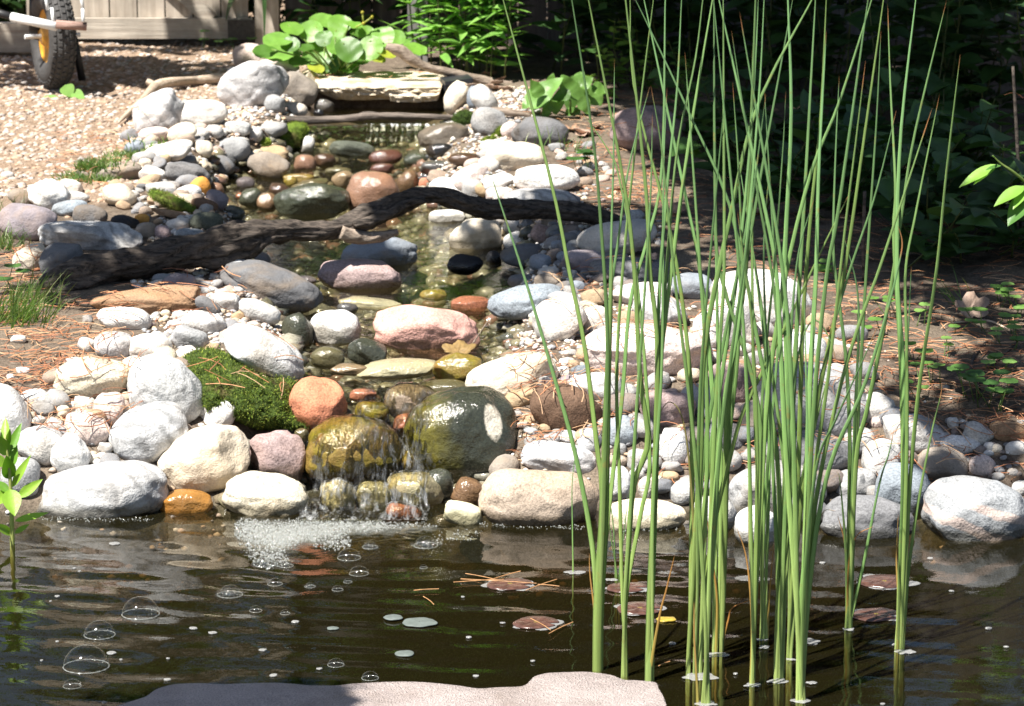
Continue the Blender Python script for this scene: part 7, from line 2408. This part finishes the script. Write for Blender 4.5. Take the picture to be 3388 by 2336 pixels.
for P, n, r0, r1 in FP:
    for x, y in poly_points(P, n, ('fp', P[0])):
        p = hit(*uv('P', x, y))
        z, _n = drop(p.x, p.y)
        if z > .02 or rs.rand() > .12 + edge_dist(x, y, P) / 26: continue
        r = r0 + (r1 - r0) * rs.rand() ** 2.2
        mb_V.append(D * r + np.array((p.x, p.y, r * .3 + rs.rand() * .002)))
        mb_F.append(Fc + cnt); cnt += len(D)
o = mk('foam', np.concatenate(mb_V), np.concatenate(mb_F), M_FROTH)
tag(o, 'frothy patch of tiny bubbles below the fall', 'foam', kind='stuff')

# splashing drops right at the foot of the fall
mb_V, mb_F, cnt = [], [], 0
D, Fc = ico(2)
for x, y in poly_points([(830, 1040), (900, 1010), (960, 1040), (1010, 1090), (1005, 1170), (700, 1176), (700, 1110)], 420, 'drops'):
    p = hit(*uv('P', x, y)); z, _n = drop(p.x, p.y)
    r = .0012 + .0042 * rs.rand() ** 3
    mb_V.append(D * np.array((r, r, r * (1 + rs.rand()))) + np.array((p.x, p.y - .01, max(z, 0) + .004 + .03 * rs.rand() ** 2))); mb_F.append(Fc + cnt); cnt += len(D)
o = mk('water_drops', np.concatenate(mb_V), np.concatenate(mb_F), M_BUB)
tag(o, 'bright drops splashing at the foot of the front fall', 'water drops', kind='stuff')

# the milky froth that joins the bubbles
FS = [(522, 1185), (545, 1168), (620, 1172), (700, 1166), (850, 1172), (930, 1180), (1000, 1186), (1010, 1200), (930, 1210), (860, 1216), (800, 1218), (770, 1232), (700, 1240), (650, 1262), (570, 1258), (520, 1228)]
w3 = [at_z(*uv('P', x, y), .003) for x, y in FS]
pl = [(p.x, p.y) for p in w3]
X, Y, Fs = grid(min(p[0] for p in pl) - .03, max(p[0] for p in pl) + .03, min(p[1] for p in pl) - .03, max(p[1] for p in pl) + .03, .006)
cv = np.array([(1 if in_poly(x, y, pl) else -1) * edge_dist(x, y, pl) for x, y in zip(X.ravel(), Y.ravel())])
Zf = np.array([.0028 + .0016 * noise.noise(Vector((x * 90, y * 90, 1))) for x, y in zip(X.ravel(), Y.ravel())])
t = NT('froth sheet')
g = t.n('NewGeometry').outputs['Position']
e_ = t.n('Attribute', attribute_name='cover').outputs['Fac']
n1, n2 = t.noise(34, 5, .7, g), t.noise(260, 3, .8, g)
al = t.math('MULTIPLY', t.rng(t.math('ADD', e_, t.math('MULTIPLY', t.math('SUBTRACT', n1, .55), .14)), .0, .07, 0, .34), t.rng(n2, .3, .62, .25, 1))
df = t.pbr((.52, .54, .50), .25, t.bump(n2, .8, .004), .6)
m = t.end(t.n('MixShader', i={0: al, 1: t.n('BsdfTransparent').outputs[0], 2: df}).outputs[0])
o = mk('froth', np.stack([X.ravel(), Y.ravel(), Zf], -1), Fs, m, None, True, {'cover': ('FLOAT', cv)})
tag(o, 'milky froth spreading on the pond below the fall', 'foam', kind='stuff')
